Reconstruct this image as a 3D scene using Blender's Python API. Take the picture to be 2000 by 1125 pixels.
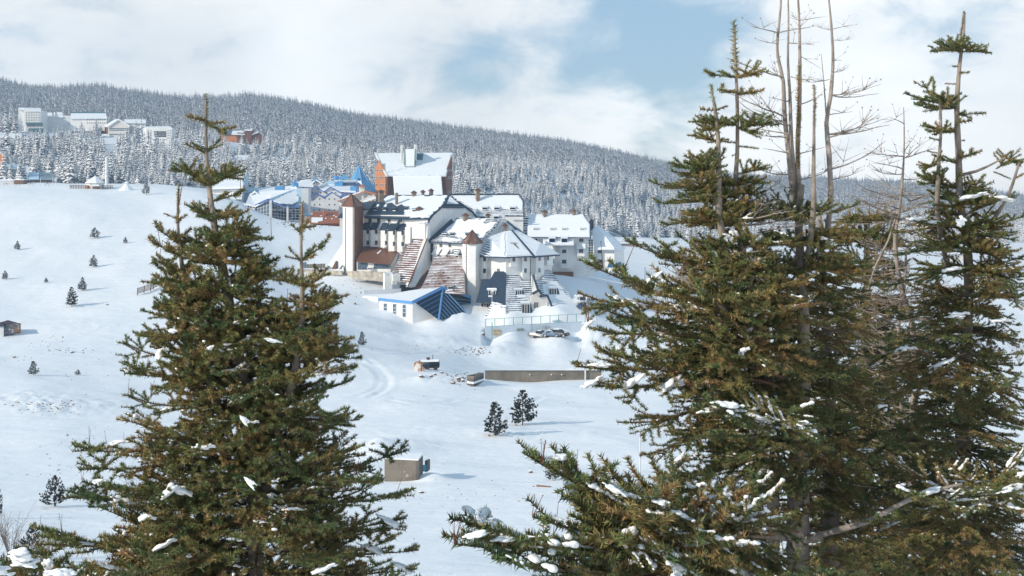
import bpy, bmesh, math, random
import numpy as np
from mathutils import Vector, Matrix

# ------------------------------------------------------------------ scene, camera, light
S = bpy.context.scene
for o in list(bpy.data.objects):
    bpy.data.objects.remove(o, do_unlink=True)
C = S.collection
random.seed(7)
rng = np.random.default_rng(7)
EYE = 46.0            # eye height above the lowest snow, metres
F = 2747.0            # focal length in photo pixels (2000 px wide)
HZ = 330.0            # row of the horizon in the photo

cam_d = bpy.data.cameras.new('camera')
cam = bpy.data.objects.new('camera', cam_d)
C.objects.link(cam)
cam.location = (0, 0, EYE)
cam.rotation_euler = (math.radians(90), 0, 0)
cam_d.sensor_width = 36.0
cam_d.lens = 36.0 * F / 2000.0
cam_d.shift_y = -(562.5 - HZ) / 2000.0
cam_d.clip_start = 0.3
cam_d.clip_end = 20000
S.camera = cam

SUN_AZ = math.radians(240.0)     # compass direction the light comes from (0 = +Y, clockwise)
SUN_EL = math.radians(25.0)
sun_vec = Vector((math.sin(SUN_AZ) * math.cos(SUN_EL), math.cos(SUN_AZ) * math.cos(SUN_EL), math.sin(SUN_EL)))
sun_d = bpy.data.lights.new('sun', 'SUN')
sun_d.energy = 4.0
sun_d.angle = math.radians(0.6)
sun_d.color = (1.0, 0.89, 0.73)
sun = bpy.data.objects.new('sun', sun_d)
sun.rotation_euler = sun_vec.to_track_quat('Z', 'Y').to_euler()
sun.location = (0, 0, 200)
C.objects.link(sun)

S.view_settings.view_transform = 'Standard'
S.view_settings.look = 'None'
S.view_settings.exposure = 0.18
S.view_settings.gamma = 1.0
S.view_settings.use_curve_mapping = False
S.render.engine = 'CYCLES'
S.cycles.use_denoising = True
S.cycles.max_bounces = 6
S.cycles.diffuse_bounces = 3
S.cycles.volume_bounces = 0
S.cycles.transparent_max_bounces = 8
S.cycles.caustics_reflective = False
S.cycles.caustics_refractive = False

def N(nt, kind, **kw):
    n = nt.nodes.new(kind)
    for k, v in kw.items():
        if k.startswith('i_'):
            key = k[2:]
            n.inputs[int(key) if key.isdigit() else key.replace('_', ' ')].default_value = v
        else:
            setattr(n, k, v)
    return n

def math_node(nt, op, a, b=None, c=None, clamp=False):
    n = nt.nodes.new('ShaderNodeMath'); n.operation = op; n.use_clamp = clamp
    for i, v in enumerate((a, b, c)):
        if v is None: continue
        if isinstance(v, (int, float)): n.inputs[i].default_value = v
        else: nt.links.new(v, n.inputs[i])
    return n.outputs[0]

def direction(px, py):
    return Vector(((px - 1000) / F, 1.0, (HZ - py) / F)).normalized()

world = bpy.data.worlds.new('World')
S.world = world
world.use_nodes = True
def build_world():
    nt = world.node_tree
    nt.nodes.clear()
    out = N(nt, 'ShaderNodeOutputWorld')
    bg = N(nt, 'ShaderNodeBackground', i_Strength=0.102)
    sky = N(nt, 'ShaderNodeTexSky', sky_type='NISHITA', sun_disc=False)
    sky.sun_elevation = SUN_EL
    sky.sun_rotation = SUN_AZ
    sky.air_density = 1.0; sky.dust_density = 0.4; sky.ozone_density = 2.0
    sky.altitude = 1900
    tc = N(nt, 'ShaderNodeTexCoord')
    mp = N(nt, 'ShaderNodeMapping')
    mp.inputs['Scale'].default_value = (1.0, 1.0, 1.9)
    nt.links.new(tc.outputs['Generated'], mp.inputs['Vector'])
    big = N(nt, 'ShaderNodeTexNoise', i_Scale=7.5, i_Detail=7.0, i_Roughness=0.56, i_Distortion=0.35)
    nt.links.new(mp.outputs[0], big.inputs['Vector'])
    fine = N(nt, 'ShaderNodeTexNoise', i_Scale=15.0, i_Detail=8.0, i_Roughness=0.6, i_Distortion=0.4)
    nt.links.new(mp.outputs[0], fine.inputs['Vector'])

    def lobe(px, py, r, amp, stretch=1.0):
        d = direction(px, py)
        v = N(nt, 'ShaderNodeVectorMath', operation='SUBTRACT')
        nt.links.new(tc.outputs['Generated'], v.inputs[0]); v.inputs[1].default_value = d
        w = N(nt, 'ShaderNodeVectorMath', operation='MULTIPLY')
        nt.links.new(v.outputs[0], w.inputs[0]); w.inputs[1].default_value = (1, 1, stretch)
        l = N(nt, 'ShaderNodeVectorMath', operation='DOT_PRODUCT')
        nt.links.new(w.outputs[0], l.inputs[0]); nt.links.new(w.outputs[0], l.inputs[1])
        s = (r / F) ** 2
        e = math_node(nt, 'EXPONENT', math_node(nt, 'MULTIPLY', l.outputs['Value'], -1.0 / s))
        return math_node(nt, 'MULTIPLY', e, amp)
    # thickness of the cloud: openings of blue sky where the photo has them
    t = math_node(nt, 'ADD', math_node(nt, 'MULTIPLY', big.outputs[0], 0.85), math_node(nt, 'MULTIPLY', fine.outputs[0], 0.85))
    t = math_node(nt, 'ADD', t, -0.36)
    for a in ((1320, 185, 95, -0.34, .6), (1225, 40, 110, -0.30, .8), (1275, 120, 80, -.2, .9), (1410, 40, 120, -.22, 1), (960, 140, 110, -.07, 1.2), (1040, 60, 100, -.07, 1.3), (1860, 70, 120, -.13, 1.8),
              (1130, 180, 90, -.08, 1.2), (590, 120, 170, .16, 1), (1560, 150, 120, .1, 1), (1060, 230, 150, .12, 1.6), (250, 90, 300, .12, 1.5), (1500, 300, 300, .18, 1.8), (1750, 220, 250, .12, 1.2)):
        t = math_node(nt, 'ADD', t, lobe(*a))
    up = N(nt, 'ShaderNodeSeparateXYZ'); nt.links.new(tc.outputs['Generated'], up.inputs[0])
    t = math_node(nt, 'ADD', t, math_node(nt, 'MULTIPLY', math_node(nt, 'MAXIMUM', math_node(nt, 'ADD', up.outputs[2], -0.10), 0.0), -1.1))
    ramp = N(nt, 'ShaderNodeMapRange', interpolation_type='SMOOTHSTEP')
    ramp.inputs['From Min'].default_value = 0.13; ramp.inputs['From Max'].default_value = 0.55
    nt.links.new(t, ramp.inputs['Value'])
    # how bright the cloud is: lit billows and grey bellies
    b = math_node(nt, 'ADD', math_node(nt, 'MULTIPLY', fine.outputs[0], 4.2), math_node(nt, 'MULTIPLY', big.outputs[0], 2.6))
    b = math_node(nt, 'ADD', b, 8.2)
    for a in ((590, 130, 130, 2.0, 1), (170, 30, 180, -0.6, 1.5), (880, 120, 140, -1.0, 1), (360, 150, 150, -.5, 1.2), (1480, 90, 130, -1.0, 1), (120, 110, 150, .5, 1.5), (1650, 240, 380, 4.6, 1.4), (1150, 240, 170, 1.5, 1.5), (700, 190, 150, 1.0, 1.3)):
        b = math_node(nt, 'ADD', b, lobe(*a))
    cc = N(nt, 'ShaderNodeCombineXYZ')
    
    for k, w in enumerate((1.0, 0.982, 0.935)): nt.links.new(math_node(nt, 'MULTIPLY', b, w), cc.inputs[k])
    thin = N(nt, 'ShaderNodeMix', data_type='RGBA'); thin.inputs[0].default_value = 0.42
    nt.links.new(sky.outputs[0], thin.inputs[6]); thin.inputs[7].default_value = (5.2, 7.6, 9.2, 1)
    mix = N(nt, 'ShaderNodeMix', data_type='RGBA')
    nt.links.new(ramp.outputs[0], mix.inputs[0]); nt.links.new(thin.outputs[2], mix.inputs[6]); nt.links.new(cc.outputs[0], mix.inputs[7])
    nt.links.new(mix.outputs[2], bg.inputs['Color'])
    nt.links.new(bg.outputs[0], out.inputs[0])
build_world()

# ------------------------------------------------------------------ helpers
def P(px, py, D):
    """a point of the place, D metres down the valley, on the sight line of a photo pixel"""
    return Vector(((px - 1000) / F * D, D, EYE + (HZ - py) / F * D))

WL = {}
def thing(name, label, cat, loc, group=None):
    o = bpy.data.objects.new(name, None)
    o.location = loc; o.empty_display_size = 0.3
    C.objects.link(o)
    o['label'] = label; o['category'] = cat
    o['kind'] = 'thing'
    if group: o['group'] = group
    WL[o.name] = Vector(loc)
    return o

def tag(o, label, cat, group=None):
    o['label'] = label; o['category'] = cat
    if group: o['group'] = group
    return o

class MB:
    """collects faces for one mesh object"""
    def __init__(self): self.v = []; self.f = []; self.m = []
    def add(self, vs, fs, mi=0):
        k = len(self.v)
        self.v += [tuple(p) for p in vs]
        for f in fs:
            self.f.append(tuple(i + k for i in f)); self.m.append(mi)
        return self
    def slab(self, pts, thick, mi=0, nrm=None):
        """polygon with thickness, extruded away from its outer side"""
        pts = [Vector(p) for p in pts]
        n = Vector((0, 0, 0))
        for i in range(len(pts)):
            a, b = pts[i], pts[(i + 1) % len(pts)]
            n += Vector(((a.y - b.y) * (a.z + b.z), (a.z - b.z) * (a.x + b.x), (a.x - b.x) * (a.y + b.y)))
        n.normalize()
        cen = sum(pts, Vector()) / len(pts)
        want = nrm if nrm is not None else (Vector((0, 0, EYE)) - cen)
        if n.dot(want) < 0:
            n = -n; pts.reverse()
        k = len(pts)
        back = [p - n * thick for p in pts]
        fs = [tuple(range(k)), tuple(range(2 * k - 1, k - 1, -1))]
        for i in range(k):
            j = (i + 1) % k
            fs.append((i, i + k, j + k, j))
        return self.add(pts + back, fs, mi)
    def box(self, lo, hi, mi=0, M=None):
        x0, y0, z0 = lo; x1, y1, z1 = hi
        vs = [Vector(p) for p in ((x0, y0, z0), (x1, y0, z0), (x1, y1, z0), (x0, y1, z0), (x0, y0, z1), (x1, y0, z1), (x1, y1, z1), (x0, y1, z1))]
        if M is not None: vs = [M @ p for p in vs]
        return self.add(vs, [(0, 3, 2, 1), (4, 5, 6, 7), (0, 1, 5, 4), (1, 2, 6, 5), (2, 3, 7, 6), (3, 0, 4, 7)], mi)
    def prism(self, plan, z0, z1, mi=0, top=True):
        """vertical prism on a plan polygon of (x, y)"""
        a = sum(plan[i][0] * plan[(i + 1) % len(plan)][1] - plan[(i + 1) % len(plan)][0] * plan[i][1] for i in range(len(plan)))
        if a < 0: plan = plan[::-1]
        k = len(plan)
        vs = [(x, y, z0) for x, y in plan] + [(x, y, z1) for x, y in plan]
        fs = [(i, (i + 1) % k, k + (i + 1) % k, k + i) for i in range(k)]
        fs += [tuple(range(k - 1, -1, -1)), tuple(range(k, 2 * k))]
        return self.add(vs, fs, mi)
    def pyramid(self, base, apex, mi=0):
        k = len(base)
        return self.add(list(base) + [apex], [(i, (i + 1) % k, k) for i in range(k)] + [tuple(range(k - 1, -1, -1))], mi)
    def tube(self, pts, radii, n=6, mi=0, cap=True):
        pts = [Vector(p) for p in pts]
        if not hasattr(radii, '__len__'): radii = [radii] * len(pts)
        rings = []; vs = []
        for i, p in enumerate(pts):
            t = (pts[min(i + 1, len(pts) - 1)] - pts[max(i - 1, 0)])
            t = t.normalized() if t.length > 1e-9 else Vector((0, 0, 1))
            a = t.cross(Vector((0.31, 0.93, 0.2)) if abs(t.y) < .9 else Vector((1, 0, 0.1))).normalized(); b = t.cross(a)
            for j in range(n):
                w = 2 * math.pi * j / n
                vs.append(p + (a * math.cos(w) + b * math.sin(w)) * radii[i])
        fs = []
        for i in range(len(pts) - 1):
            for j in range(n):
                fs.append((i * n + j, i * n + (j + 1) % n, (i + 1) * n + (j + 1) % n, (i + 1) * n + j))
        if cap:
            fs.append(tuple(range(n - 1, -1, -1))); fs.append(tuple(range((len(pts) - 1) * n, len(pts) * n)))
        return self.add(vs, fs, mi)
    def lathe(self, c, prof, n=16, mi=0):
        vs = []
        for r, z in prof:
            for j in range(n):
                w = 2 * math.pi * j / n
                vs.append((c[0] + r * math.cos(w), c[1] + r * math.sin(w), c[2] + z))
        fs = []
        for i in range(len(prof) - 1):
            for j in range(n):
                fs.append((i * n + j, i * n + (j + 1) % n, (i + 1) * n + (j + 1) % n, (i + 1) * n + j))
        fs.append(tuple(range(n - 1, -1, -1))); fs.append(tuple(range((len(prof) - 1) * n, len(prof) * n)))
        return self.add(vs, fs, mi)

def auto_uv(me):
    """metres along the level of each face (u) and down its slope (v)"""
    uv = me.uv_layers.new(name='UVMap')
    vs = me.vertices
    for p in me.polygons:
        n = p.normal
        if abs(n.z) > 0.9995: h = Vector((1, 0, 0)); d = Vector((0, 1, 0))
        else:
            h = n.cross(Vector((0, 0, 1))).normalized(); d = h.cross(n)
        for li in p.loop_indices:
            co = vs[me.loops[li].vertex_index].co
            uv.data[li].uv = (co.dot(h), co.dot(d))

def obj(name, mb, mats, parent=None, smooth=False, uv=True, loc=None):
    """link the collected faces (given in place coordinates) as ONE mesh object"""
    if not isinstance(mats, (list, tuple)): mats = [mats]
    me = bpy.data.meshes.new(name)
    off = WL[parent.name] if parent is not None else (Vector(loc) if loc is not None else (Vector(mb.v[0]) if mb.v else Vector()))
    me.from_pydata([(p[0] - off.x, p[1] - off.y, p[2] - off.z) for p in mb.v], [], mb.f)
    for m in mats: me.materials.append(m)
    if len(mats) > 1: me.polygons.foreach_set('material_index', mb.m)
    if smooth: me.polygons.foreach_set('use_smooth', [True] * len(me.polygons))
    me.update()
    if uv: auto_uv(me)
    o = bpy.data.objects.new(name, me)
    C.objects.link(o)
    if parent is not None: o.parent = parent
    else: o.location = off
    WL[o.name] = off
    return o

def place(name, me, parent, M):
    """an object of shared mesh data at a place matrix under its thing"""
    o = bpy.data.objects.new(name, me)
    C.objects.link(o)
    if parent is not None:
        o.parent = parent
        M = Matrix.Translation(-WL[parent.name]) @ M
    o.matrix_local = M
    return o

def big_mesh(name, verts, quads=None, tris=None, midx=None, mats=(), smooth=True):
    """mesh from numpy arrays"""
    me = bpy.data.meshes.new(name)
    nv = len(verts); nq = 0 if quads is None else len(quads); ntr = 0 if tris is None else len(tris)
    me.vertices.add(nv); me.vertices.foreach_set('co', np.asarray(verts, dtype=np.float32).ravel())
    loops = []
    if nq: loops.append(np.asarray(quads, dtype=np.int32).ravel())
    if ntr: loops.append(np.asarray(tris, dtype=np.int32).ravel())
    loops = np.concatenate(loops)
    me.loops.add(len(loops)); me.loops.foreach_set('vertex_index', loops)
    st = np.concatenate([np.arange(nq) * 4, nq * 4 + np.arange(ntr) * 3]).astype(np.int32)
    me.polygons.add(nq + ntr); me.polygons.foreach_set('loop_start', st)
    for m in mats: me.materials.append(m)
    if midx is not None: me.polygons.foreach_set('material_index', np.asarray(midx, dtype=np.int32))
    if smooth: me.polygons.foreach_set('use_smooth', np.ones(nq + ntr, dtype=bool))
    me.update(calc_edges=True); me.validate()
    return me

# ------------------------------------------------------------------ materials
MATS = {}
def mat(name, col, rough=0.7, var=0.12, scale=1.5, bump=0.0, metal=0.0, col2=None, spec=0.3):
    if name in MATS: return MATS[name]
    m = bpy.data.materials.new(name); m.use_nodes = True
    nt = m.node_tree; b = nt.nodes['Principled BSDF']
    b.inputs['Roughness'].default_value = rough; b.inputs['Metallic'].default_value = metal
    b.inputs['Specular IOR Level'].default_value = spec
    tc = N(nt, 'ShaderNodeTexCoord')
    no = N(nt, 'ShaderNodeTexNoise', i_Scale=scale, i_Detail=6.0, i_Roughness=0.6)
    nt.links.new(tc.outputs['Object'], no.inputs['Vector'])
    mx = N(nt, 'ShaderNodeMix', data_type='RGBA')
    c2 = col2 if col2 else tuple(max(0, c * (1 - 2.2 * var)) for c in col)
    c1 = tuple(min(1, c * (1 + var)) for c in col) if not col2 else col
    mx.inputs[6].default_value = (*c1, 1); mx.inputs[7].default_value = (*c2, 1)
    mr = N(nt, 'ShaderNodeMapRange'); mr.inputs['From Min'].default_value = 0.35; mr.inputs['From Max'].default_value = 0.7
    nt.links.new(no.outputs[0], mr.inputs['Value']); nt.links.new(mr.outputs[0], mx.inputs[0])
    nt.links.new(mx.outputs[2], b.inputs['Base Color'])
    if bump:
        bp = N(nt, 'ShaderNodeBump', i_Strength=bump, i_Distance=0.05)
        nt.links.new(no.outputs[0], bp.inputs['Height']); nt.links.new(bp.outputs[0], b.inputs['Normal'])
    MATS[name] = m
    return m

SNOW_C = (0.84, 0.87, 0.91)
def roof_mat(name, tile, cover, stripe=0.35, row=0.42, patch=0.35, blotch=1.1):
    """tile courses with old snow lying in them: cover 0 bare .. 1 white"""
    if name in MATS: return MATS[name]
    m = bpy.data.materials.new(name); m.use_nodes = True
    nt = m.node_tree; b = nt.nodes['Principled BSDF']
    b.inputs['Specular IOR Level'].default_value = 0.25
    uv = N(nt, 'ShaderNodeTexCoord')
    sx = N(nt, 'ShaderNodeSeparateXYZ'); nt.links.new(uv.outputs['UV'], sx.inputs[0])
    fr = math_node(nt, 'FRACT', math_node(nt, 'DIVIDE', sx.outputs[1], row))
    mp = N(nt, 'ShaderNodeMapping'); mp.inputs['Scale'].default_value = (patch, patch * 1.3, 1)
    nt.links.new(uv.outputs['UV'], mp.inputs[0])
    n1 = N(nt, 'ShaderNodeTexNoise', i_Scale=1.0, i_Detail=5.0, i_Roughness=0.6); nt.links.new(mp.outputs[0], n1.inputs['Vector'])
    mp2 = N(nt, 'ShaderNodeMapping'); mp2.inputs['Scale'].default_value = (1.3, 1.0 / row * 0.55, 1)
    nt.links.new(uv.outputs['UV'], mp2.inputs[0])
    n2 = N(nt, 'ShaderNodeTexNoise', i_Scale=1.0, i_Detail=4.0, i_Roughness=0.65); nt.links.new(mp2.outputs[0], n2.inputs['Vector'])
    # snow thinnest just above each course's lower edge
    s = math_node(nt, 'MULTIPLY', fr, -stripe)
    v = math_node(nt, 'ADD', s, math_node(nt, 'MULTIPLY', math_node(nt, 'ADD', n1.outputs[0], -0.5), blotch))
    v = math_node(nt, 'ADD', v, math_node(nt, 'MULTIPLY', math_node(nt, 'ADD', n2.outputs[0], -0.5), 0.75))
    v = math_node(nt, 'ADD', v, cover + stripe * 0.5)
    mr = N(nt, 'ShaderNodeMapRange', interpolation_type='SMOOTHSTEP'); mr.inputs['From Min'].default_value = 0.47; mr.inputs['From Max'].default_value = 0.56
    nt.links.new(v, mr.inputs['Value'])
    n3 = N(nt, 'ShaderNodeTexNoise', i_Scale=0.9, i_Detail=5.0); nt.links.new(uv.outputs['UV'], n3.inputs['Vector'])
    tl = N(nt, 'ShaderNodeMix', data_type='RGBA'); tl.inputs[6].default_value = (*[c * 1.25 for c in tile], 1); tl.inputs[7].default_value = (*[c * 0.65 for c in tile], 1)
    nt.links.new(n3.outputs[0], tl.inputs[0])
    mx = N(nt, 'ShaderNodeMix', data_type='RGBA'); mx.inputs[7].default_value = (*SNOW_C, 1)
    nt.links.new(tl.outputs[2], mx.inputs[6]); nt.links.new(mr.outputs[0], mx.inputs[0])
    nt.links.new(mx.outputs[2], b.inputs['Base Color'])
    rr = N(nt, 'ShaderNodeMapRange'); rr.inputs['To Min'].default_value = 0.45; rr.inputs['To Max'].default_value = 0.8
    nt.links.new(mr.outputs[0], rr.inputs['Value']); nt.links.new(rr.outputs[0], b.inputs['Roughness'])
    h = math_node(nt, 'ADD', math_node(nt, 'MULTIPLY', fr, -0.6), math_node(nt, 'MULTIPLY', mr.outputs[0], 0.8))
    bp = N(nt, 'ShaderNodeBump', i_Strength=0.5, i_Distance=0.06); nt.links.new(h, bp.inputs['Height'])
    nt.links.new(bp.outputs[0], b.inputs['Normal'])
    MATS[name] = m
    return m

def snow_mat(name='snow_clean', scale=0.5, strength=0.25, tint=SNOW_C, dist=0.25):
    if name in MATS: return MATS[name]
    m = bpy.data.materials.new(name); m.use_nodes = True
    nt = m.node_tree; b = nt.nodes['Principled BSDF']
    b.inputs['Base Color'].default_value = (*tint, 1); b.inputs['Roughness'].default_value = 0.7
    b.inputs['Specular IOR Level'].default_value = 0.2
    tc = N(nt, 'ShaderNodeTexCoord')
    a = N(nt, 'ShaderNodeTexNoise', i_Scale=scale, i_Detail=9.0, i_Roughness=0.55); nt.links.new(tc.outputs['Object'], a.inputs['Vector'])
    mx = N(nt, 'ShaderNodeMix', data_type='RGBA'); mx.inputs[6].default_value = (*[c * 0.965 for c in tint], 1); mx.inputs[7].default_value = (*[min(1, c * 1.03) for c in tint], 1)
    nt.links.new(a.outputs[0], mx.inputs[0]); nt.links.new(mx.outputs[2], b.inputs['Base Color'])
    bp = N(nt, 'ShaderNodeBump', i_Strength=strength, i_Distance=dist); nt.links.new(a.outputs[0], bp.inputs['Height'])
    nt.links.new(bp.outputs[0], b.inputs['Normal'])
    MATS[name] = m
    return m

def ground_mat():
    m = bpy.data.materials.new('wind_blown_snow'); m.use_nodes = True
    nt = m.node_tree; b = nt.nodes['Principled BSDF']
    b.inputs['Roughness'].default_value = 0.75; b.inputs['Specular IOR Level'].default_value = 0.15
    tc = N(nt, 'ShaderNodeTexCoord')
    mp = N(nt, 'ShaderNodeMapping'); mp.inputs['Scale'].default_value = (0.06, 0.16, 0.1); mp.inputs['Rotation'].default_value = (0, 0, 0.35)
    nt.links.new(tc.outputs['Object'], mp.inputs[0])
    rip = N(nt, 'ShaderNodeTexNoise', i_Scale=1.0, i_Detail=10.0, i_Roughness=0.62, i_Distortion=0.6); nt.links.new(mp.outputs[0], rip.inputs['Vector'])
    fin = N(nt, 'ShaderNodeTexNoise', i_Scale=0.55, i_Detail=8.0, i_Roughness=0.6); nt.links.new(tc.outputs['Object'], fin.inputs['Vector'])
    h = math_node(nt, 'ADD', math_node(nt, 'MULTIPLY', rip.outputs[0], 1.0), math_node(nt, 'MULTIPLY', fin.outputs[0], 0.35))
    bp = N(nt, 'ShaderNodeBump', i_Strength=0.55, i_Distance=0.7); nt.links.new(h, bp.inputs['Height']); nt.links.new(bp.outputs[0], b.inputs['Normal'])
    # stems of frozen grass poking through in patches
    big = N(nt, 'ShaderNodeTexNoise', i_Scale=0.028, i_Detail=4.0); nt.links.new(tc.outputs['Object'], big.inputs['Vector'])
    gr = N(nt, 'ShaderNodeTexNoise', i_Scale=1.3, i_Detail=3.0, i_Roughness=0.8); nt.links.new(tc.outputs['Object'], gr.inputs['Vector'])
    k = math_node(nt, 'ADD', math_node(nt, 'MULTIPLY', big.outputs[0], 0.5), gr.outputs[0])
    mr = N(nt, 'ShaderNodeMapRange', interpolation_type='SMOOTHSTEP'); mr.inputs['From Min'].default_value = .97; mr.inputs['From Max'].default_value = 1.07
    nt.links.new(k, mr.inputs['Value'])
    mx = N(nt, 'ShaderNodeMix', data_type='RGBA'); mx.inputs[6].default_value = (*SNOW_C, 1); mx.inputs[7].default_value = (0.42, 0.41, 0.42, 1)
    nt.links.new(mr.outputs[0], mx.inputs[0]); nt.links.new(mx.outputs[2], b.inputs['Base Color'])
    return m
# ------------------------------------------------------------------ the lie of the land
CTRL = []
def cp(px, py, D): CTRL.append((px / 1000.0, math.log(D), (HZ - py) / F * D))
def cz(px, D, z): CTRL.append((px / 1000.0, math.log(D), z))
for px in (-900, 0, 1000, 2000, 2900):
    cz(px, 1.5, -4.2); cz(px, 6, -5.0); cz(px, 15, -7.4); cz(px, 30, -11.5)
for px, py, D in (
    (-700, 1125, 52), (0, 1125, 56), (450, 1125, 58), (850, 1125, 60), (1250, 1125, 60), (1700, 1125, 58), (2000, 1125, 56), (2700, 1125, 52),
    (-700, 920, 120), (0, 930, 125), (450, 930, 130), (850, 930, 130), (1250, 930, 132), (1700, 930, 132), (2100, 930, 130), (2700, 925, 125),
    (-700, 830, 160), (0, 835, 162), (450, 845, 165), (900, 850, 165), (1250, 850, 168), (1700, 845, 170), (2100, 840, 168), (2800, 830, 165),
    (-700, 720, 225), (0, 725, 225), (300, 735, 226), (650, 750, 228), (900, 752, 230), (1150, 755, 232), (1500, 745, 236), (2000, 735, 236), (2800, 730, 236),
    (-700, 640, 285), (0, 655, 276), (300, 660, 272), (600, 690, 262), (850, 715, 262), (1150, 712, 275), (1500, 690, 290), (2000, 680, 295), (2800, 680, 300),
    (-700, 560, 340), (0, 575, 325), (300, 590, 312), (500, 600, 310), (600, 610, 316), (700, 632, 322), (850, 660, 322), (950, 662, 328), (1040, 662, 329), (1130, 660, 331), (1200, 664, 332), (1500, 640, 340), (2000, 620, 360),
    (-700, 470, 400), (0, 480, 385), (300, 490, 372), (480, 500, 372), (600, 540, 374), (700, 546, 374), (740, 596, 350), (770, 600, 346), (800, 632, 337), (860, 629, 335), (905, 618, 340), (940, 616, 343), (1000, 625, 334), (1090, 614, 337), (1145, 611, 343), (1240, 610, 362), (1500, 575, 410), (2000, 560, 430), (2800, 560, 430),
    (-700, 405, 460), (0, 408, 445), (300, 410, 440), (430, 415, 432), (520, 450, 420), (600, 470, 410), (680, 500, 395), (760, 540, 382),
    (-700, 368, 500), (0, 371, 485), (150, 371, 485), (300, 376, 478), (400, 384, 468), (460, 399, 458), (520, 427, 446), (560, 439, 440), (640, 450, 432), (700, 456, 428), (850, 500, 425), (1000, 535, 400), (1150, 535, 405), (1240, 545, 430),
    (-700, 358, 560), (0, 360, 535), (200, 361, 535), (320, 364, 530), (440, 380, 520), (540, 426, 490), (640, 432, 500), (740, 432, 520), (860, 440, 540), (1000, 470, 540), (1150, 486, 560), (1240, 490, 580), (1400, 488, 600), (1600, 498, 580), (2000, 505, 560), (2800, 505, 560),
    (-700, 352, 640), (0, 352, 640), (320, 356, 640), (600, 392, 640), (860, 418, 650), (1150, 460, 700), (1300, 468, 720), (1600, 476, 740), (2000, 480, 740), (2800, 480, 740),
    (-700, 352, 800), (0, 352, 800), (600, 385, 800), (1150, 445, 850), (1600, 462, 880), (2000, 462, 880), (2800, 462, 880)):
    cp(px, py, D)

class TPS:
    def __init__(s, pts, smooth=0.0):
        A = np.array(pts); s.c = A[:, :2] * np.array([1.0, 0.9]); n = len(A)
        d = np.linalg.norm(s.c[:, None] - s.c[None], axis=2)
        K = np.where(d > 0, d * d * np.log(d + 1e-12), 0) + np.eye(n) * smooth
        Q = np.c_[np.ones(n), s.c]
        M = np.block([[K, Q], [Q.T, np.zeros((3, 3))]])
        s.w = np.linalg.solve(M, np.r_[A[:, 2], 0, 0, 0])
    def __call__(s, u, lv):
        q = np.c_[np.ravel(u), np.ravel(lv)] * np.array([1.0, 0.9])
        out = np.empty(len(q))
        for i in range(0, len(q), 20000):
            b = q[i:i + 20000]
            d2 = ((b[:, None] - s.c[None]) ** 2).sum(2)
            K = np.where(d2 > 0, 0.5 * d2 * np.log(d2 + 1e-24), 0)
            out[i:i + 20000] = K @ s.w[:-3] + np.c_[np.ones(len(b)), b] @ s.w[-3:]
        return out.reshape(np.shape(u))
LAND = TPS(CTRL, 1e-4)

def hash_noise(x, y, seed=0):
    """smooth value noise on a lattice"""
    xi = np.floor(x).astype(np.int64); yi = np.floor(y).astype(np.int64)
    fx = x - xi; fy = y - yi
    fx = fx * fx * (3 - 2 * fx); fy = fy * fy * (3 - 2 * fy)
    def h(a, b):
        k = (a * 374761393 + b * 668265263 + seed * 1442695041) & 0xFFFFFFFF
        k = ((k ^ (k >> 13)) * 1274126177) & 0xFFFFFFFF
        return ((k ^ (k >> 16)) & 0xFFFF) / 65535.0
    return (h(xi, yi) * (1 - fx) + h(xi + 1, yi) * fx) * (1 - fy) + (h(xi, yi + 1) * (1 - fx) + h(xi + 1, yi + 1) * fx) * fy - 0.5

BUMPS = []       # drifts, heaps and hollows: px, py, radius across (px), radius down (px), height m
def land_z(px, D):
    """height of the snow"""
    px = np.asarray(px, float); D = np.asarray(D, float)
    z = LAND(px / 1000.0, np.log(D)) + EYE
    x = (px - 1000) / F * D; y = D
    z = z + 0.8 * hash_noise(x / 26, y / 34, 1) * np.clip(D / 150, .2, 1) * np.clip(1.3 - np.abs(D - 338) / 40 * 0 - np.exp(-((x) / 30) ** 2 - ((y - 340) / 30) ** 2), .1, 1) + 0.45 * hash_noise(x / 9 + .2 * y / 9, y / 15, 2) + 0.16 * hash_noise(x / 3.1, y / 4.6, 3)
    # the sports court is cut into the slope below its wall
    wd = 331 + (px - 948) / 188.0 * 5.0 - D
    z = z - 2.0 * np.clip(1 - wd / 13.0, 0, 1) * np.clip((wd + 2.6) / .8, 0, 1) * np.clip((px - 942) / 8, 0, 1) * np.clip((1150 - px) / 25, 0, 1)
    for (cx, cy, r1, r2, h, sharp) in BUMPS:
        q = ((x - cx) / r1) ** 2 + ((y - cy) / r2) ** 2
        k = np.exp(-q)
        n = 1 + sharp * (1.4 * hash_noise(x / 1.3, y / 1.6, 5) + 1.0 * hash_noise(x / .55, y / .6, 6))
        z = z + h * k * n
    return z

GRID = None
def land_fast(px, D):
    if GRID is None: return land_z(px, D)
    u = (np.asarray(px, float) + 1000) / 8.0; v = (np.log(np.asarray(D, float)) - GLO) / GST
    i = np.clip(u.astype(int), 0, GRID.shape[1] - 2); j = np.clip(v.astype(int), 0, GRID.shape[0] - 2)
    a = np.clip(u - i, 0, 1); b = np.clip(v - j, 0, 1)
    return (GRID[j, i] * (1 - a) + GRID[j, i + 1] * a) * (1 - b) + (GRID[j + 1, i] * (1 - a) + GRID[j + 1, i + 1] * a) * b

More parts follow.
